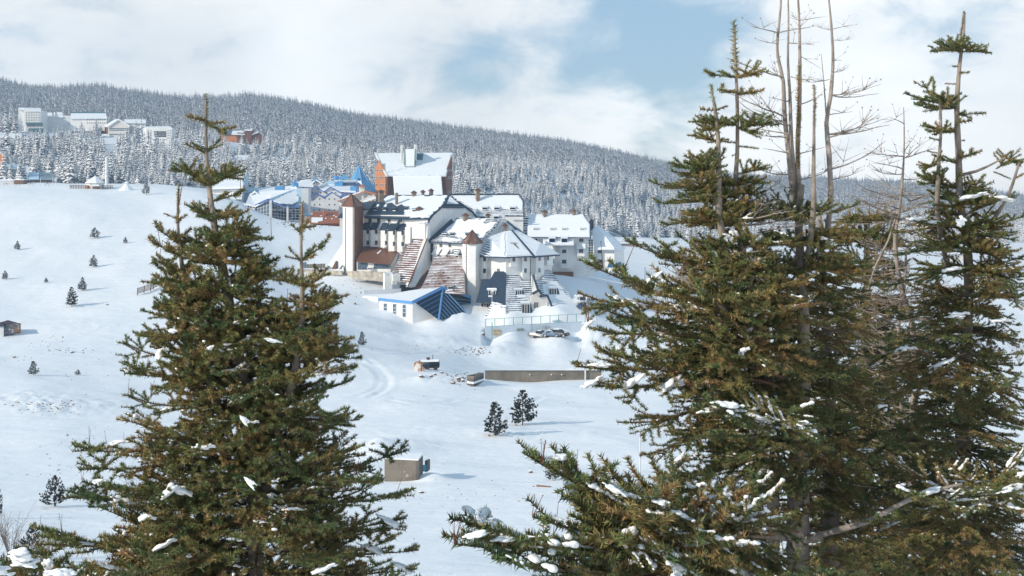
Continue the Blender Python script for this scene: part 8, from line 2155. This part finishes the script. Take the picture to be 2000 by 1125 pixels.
def right_fir():
    D = 16.4
    f = Fir('right hand fir with a living pointed top and sparse level whorls', P(1882, 330 + 9 / D * F, D), 31)
    main = f.trunk([(1884, 24, D), (1882, 70, D), (1874, 130, D), (1869, 210, D), (1872, 300, D), (1876, 400, D), (1888, 470, D), (1892, 560, D), (1886, 700, D), (1880, 900, D), (1884, 1150, D), (1882, 1850, D)], [.010, .015, .022, .030, .036, .044, .05, .058, .07, .09, .11, .15])
    f.trunk([(1834, 188, D - .2), (1838, 250, D - .2), (1833, 330, D - .15), (1832, 420, D - .1), (1850, 520, D)], [.01, .016, .024, .03, .03])
    f.trunk([(1990, 320, D - .3), (1970, 380, D - .3), (1940, 430, D - .2), (1905, 490, D)], [.012, .02, .026, .03])
    f.put(P(1876, 100, D), P(1884, 22, D), 's', None, 0); f.put(P(1836, 260, D - .2), P(1834, 186, D - .2), 's', None, 0)
    for b, t in (((1876, 102), (1834, 92)), ((1876, 102), (1850, 78)), ((1876, 102), (1929, 98)), ((1873, 130), (1860, 130)), ((1872, 143), (1893, 142)), ((1870, 165), (1846, 164)), ((1869, 212), (1765, 182)), ((1869, 212), (1790, 205)), ((1869, 210), (1830, 190)), ((1869, 225), (1912, 222)), ((1870, 240), (1898, 236)), ((1836, 255), (1798, 246)), ((1869, 258), (1812, 258)), ((1836, 275), (1815, 270)), ((1870, 275), (1884, 275)), ((1834, 300), (1812, 296)), ((1872, 310), (1905, 300)),
                 ((1833, 320), (1804, 330)), ((1872, 320), (1835, 312)), ((1834, 360), (1800, 344)), ((1875, 370), (1800, 350)), ((1875, 375), (1938, 368)), ((1875, 362), (1920, 352)), ((1834, 390), (1795, 400)), ((1878, 400), (1938, 392)), ((1880, 420), (1815, 420)), ((1985, 330), (1998, 316)), ((1980, 350), (1999, 340)), ((1945, 330), (1995, 302)), ((1940, 335), (1975, 350)), ((1990, 325), (1978, 312))):
        f.put(P(*b, D), P(t[0], t[1], D + f.r.uniform(-.25, .1)), 'y', None)
    f.trunk([(1874, 342, D), (1905, 335, D - .1), (1935, 322, D - .15), (1960, 308, D - .2)], [.02, .016, .013, .008], m_grey, 'limb')
    env = lin([(400, .50), (480, .78), (560, .88), (700, 1.08), (900, 1.3), (1200, 1.6)])
    pm = lin([(400, .1), (560, -.1), (750, -.25), (1200, -.3)])
    f.whorls(main, 410, 1200, lambda y, a: env(y) * f.r.uniform(.6, 1.25), lambda y: 44, lambda y: 7, D, pm, old_key, lambda y: .45, .03, .6)
    for b, t, k, sn, dz in (((1885, 450), (1780, 430), 'm', 0, -.3), ((1885, 480), (1745, 500), 'm', 0, -.3), ((1888, 520), (1730, 560), 'o', None, -.2), ((1888, 580), (1740, 620), 'o', 0, -.4), ((1888, 540), (2010, 520), 'm', 0, -.5), ((1888, 500), (2000, 600), 'o', None, -.5), ((1885, 420), (1990, 380), 'm', 1, -.5), ((1885, 700), (2010, 690), 'o', None, -.8), ((1885, 450), (2010, 420), 'm', 0, -.4), ((1885, 460), (1990, 470), 'm', 1, -.5), ((1888, 560), (2005, 560), 'o', None, -.6), ((1888, 600), (1990, 650), 'o', None, -.6), ((1886, 640), (1780, 640), 'o', 1, -.8), ((1886, 690), (1760, 760), 'o', 0, -1.2), ((1886, 660), (1700, 700), 'o', 0, -1), ((1886, 740), (1700, 800), 'o', 1, -1.4), ((1886, 740), (1985, 800), 'o', None, -1.2), ((1886, 800), (1990, 740), 'm', 0, -1.3),
                            ((1884, 980), (1700, 1020), 'm', 2, -2.2), ((1884, 980), (1780, 960), 'm', 2, -2.6), ((1900, 990), (2010, 930), 'm', 2, -2.6), ((1880, 960), (1985, 960), 'm', 2, -2.6), ((1884, 1010), (1720, 1080), 'o', 0, -2.2), ((1884, 1060), (1800, 1140), 'o', None, -2.2), ((1890, 1060), (1990, 1130), 'o', None, -2.2), ((1886, 860), (1740, 880), 'o', 0, -1.6), ((1886, 850), (2000, 880), 'o', 0, -1.6), ((1886, 820), (1650, 860), 'o', None, -1), ((1886, 900), (1660, 960), 'o', None, -1)):
        f.put(P(*b, D + dz * .5), P(*t, D + dz), k, sn)
    for k in range(30):
        B = P(1880 + f.r.uniform(-40, 30), f.r.uniform(560, 1080), D); a = f.r.uniform(0, 6.3); f.put(B, B + Vector((math.cos(a), math.sin(a) * .7, f.r.uniform(-.2, .25))) * f.r.uniform(.4, .9), 'd', None)
    lumps(f, D - 1.6, ((1850, 725, 60, 16, 30), (1890, 960, 110, 24, 10), (1960, 935, 90, 22, 12), (1830, 975, 70, 20, 15), (1900, 985, 90, 18, -5), (1990, 925, 50, 18, 0), (1910, 400, 60, 18, 12), (1945, 408, 50, 16, -10), (1880, 430, 20, 40, 80), (1800, 450, 40, 16, 0), (1835, 455, 30, 14, 0), (1870, 540, 50, 14, 5), (1880, 600, 40, 16, 0), (1900, 612, 40, 14, 0), (1930, 635, 46, 14, 0), (1780, 705, 30, 14, 0), (1750, 660, 30, 16, 20), (1640, 550, 30, 14, 0), (1660, 545, 26, 12, 0)))
    return f
right_fir()

def left_leader_fir():
    D = 14.6
    f = Fir('twin topped fir at the left side of the right hand group', P(1500, 330 + 8.4 / D * F, D + .4), 41)
    a = f.trunk([(1433, 44, D), (1437, 130, D), (1440, 210, D), (1440, 300, D), (1437, 360, D), (1445, 460, D), (1465, 560, D), (1490, 680, D + .1), (1505, 800, D + .2), (1510, 1000, D + .3), (1505, 1880, D + .4)], [.010, .015, .019, .023, .027, .034, .042, .05, .06, .07, .1])
    b = f.trunk([(1387, 168, D - .2), (1395, 205, D - .2), (1402, 260, D - .2), (1404, 340, D - .2), (1404, 400, D - .2), (1415, 480, D - .1), (1450, 580, D), (1485, 690, D)], [.01, .015, .022, .028, .034, .042, .045, .04])
    f.put(P(1438, 150, D), P(1433, 42, D), 's', None, 0); f.put(P(1400, 235, D - .2), P(1387, 166, D - .2), 's', None, 0)
    for q, t in (((1438, 152), (1385, 147)), ((1438, 152), (1488, 146)), ((1440, 182), (1402, 176)), ((1440, 184), (1475, 182)), ((1441, 250), (1510, 238)), ((1441, 250), (1480, 268)), ((1441, 245), (1388, 245)), ((1399, 216), (1368, 214)), ((1399, 216), (1420, 208)), ((1401, 244), (1360, 238)), ((1401, 248), (1425, 242)), ((1402, 250), (1372, 258)), ((1403, 276), (1358, 270)), ((1403, 276), (1440, 280)), ((1441, 285), (1482, 290)), ((1441, 300), (1430, 305)), ((1404, 310), (1364, 322)), ((1404, 340), (1305, 318)), ((1404, 345), (1310, 335)), ((1404, 330), (1350, 330)), ((1404, 370), (1275, 358)), ((1404, 372), (1330, 380)), ((1440, 340), (1500, 330)), ((1440, 350), (1490, 360)), ((1404, 395), (1280, 395)), ((1415, 420), (1290, 440)), ((1415, 440), (1310, 430))):
        f.put(P(*q, D), P(t[0], t[1], D + f.r.uniform(-.3, .1)), 'y' if abs(q[0] - t[0]) < 110 else 'm', 0 if f.r.random() < .12 else None)
    env = lin([(340, .3), (420, .46), (500, .62), (600, .8), (700, .95), (900, 1.1)])
    f.whorls(a, 345, 860, lambda y, an: env(y) * f.r.uniform(.6, 1.25) * (1.1 if math.cos(an) < 0 else .85), lambda y: 32, lambda y: 7, D, lambda y: .12 - (y - 350) * .0007, old_key, lambda y: .22, .05, .4)
    for k in range(22):
        B = P(1450 + f.r.uniform(-40, 50), f.r.uniform(380, 720), D); an = f.r.uniform(0, 6.3); f.put(B, B + Vector((math.cos(an), math.sin(an) * .7, f.r.uniform(-.1, .35))) * f.r.uniform(.4, .9), 'd', None)
    return f
left_leader_fir()

def dead_fir():
    D = 17.2
    f = Fir('bare dead fir with tangled grey twigs between the right hand trunks', P(1785, 330 + 9 / D * F, D), 51)
    a = f.trunk([(1765, 210, D), (1766, 270, D), (1764, 330, D), (1758, 400, D), (1748, 470, D), (1760, 560, D), (1782, 640, D), (1788, 760, D), (1782, 900, D), (1785, 1780, D)], [.005, .009, .014, .019, .024, .029, .036, .042, .05, .08], m_grey)
    f.trunk([(1757, 400, D), (1735, 470, D), (1710, 520, D), (1695, 570, D)], [.016, .015, .013, .01], m_grey, 'limb'); f.trunk([(1770, 480, D + .2), (1766, 560, D + .2), (1755, 640, D + .2), (1762, 800, D + .2)], [.012, .02, .024, .03], m_grey, 'limb')
    for b, t in (((1766, 242), (1735, 228)), ((1764, 305), (1690, 300)), ((1764, 310), (1820, 270)), ((1764, 308), (1830, 290)), ((1764, 330), (1712, 318)), ((1763, 340), (1700, 330)), ((1762, 350), (1830, 340)), ((1760, 390), (1670, 355)), ((1758, 420), (1660, 380)), ((1757, 430), (1650, 440)), ((1764, 300), (1790, 262))): f.put(P(*b, D), P(t[0], t[1], D + f.r.uniform(-.3, .3)), 'd', None)
    for k in range(150):
        y = f.r.uniform(380, 920); B = P(1760 + f.r.uniform(-25, 35), y, D + f.r.uniform(-.2, .3)); an = f.r.uniform(0, 6.3); f.put(B, B + Vector((math.cos(an), math.sin(an) * .8, f.r.uniform(-.2, .35))) * f.r.uniform(.35, .95), 'd', None)
    return f
dead_fir()
def back_fir():
    D = 19.5
    f = Fir('shaded fir standing behind the right hand trunks, closing the gaps between them', P(1690, 330 + 10 / D * F, D), 61)
    a = f.trunk([(1690, 420, D), (1694, 560, D), (1690, 800, D), (1692, 1100, D), (1690, 1740, D)], [.02, .05, .08, .1, .14])
    env = lin([(430, .45), (560, 1.0), (700, 1.35), (900, 1.6), (1200, 1.8)])
    f.whorls(a, 430, 1180, lambda y, an: env(y) * f.r.uniform(.8, 1.25), lambda y: 30, lambda y: 7, D, lambda y: -.12 - (y - 440) * .0003, old_key, lambda y: .1, .12, .3)
    return f
back_fir()
# ------------------------------------------------------------------ frosty air
def haze():
    pass
    mb = MB(); mb.box((-2600, -60, -75), (2600, 2700, 300), 0)
    m = bpy.data.materials.new('cold_air'); m.use_nodes = True; nt = m.node_tree; nt.nodes.clear()
    out = N(nt, 'ShaderNodeOutputMaterial'); v = N(nt, 'ShaderNodeVolumePrincipled')
    v.inputs['Color'].default_value = (.50, .72, .98, 1); v.inputs['Density'].default_value = HAZE; v.inputs['Anisotropy'].default_value = 0.2
    nt.links.new(v.outputs[0], out.inputs['Volume'])
    o = obj('haze', mb, m, None, False, False, (0, 0, 0)); o['kind'] = 'stuff'
HAZE = 0.00030
haze()
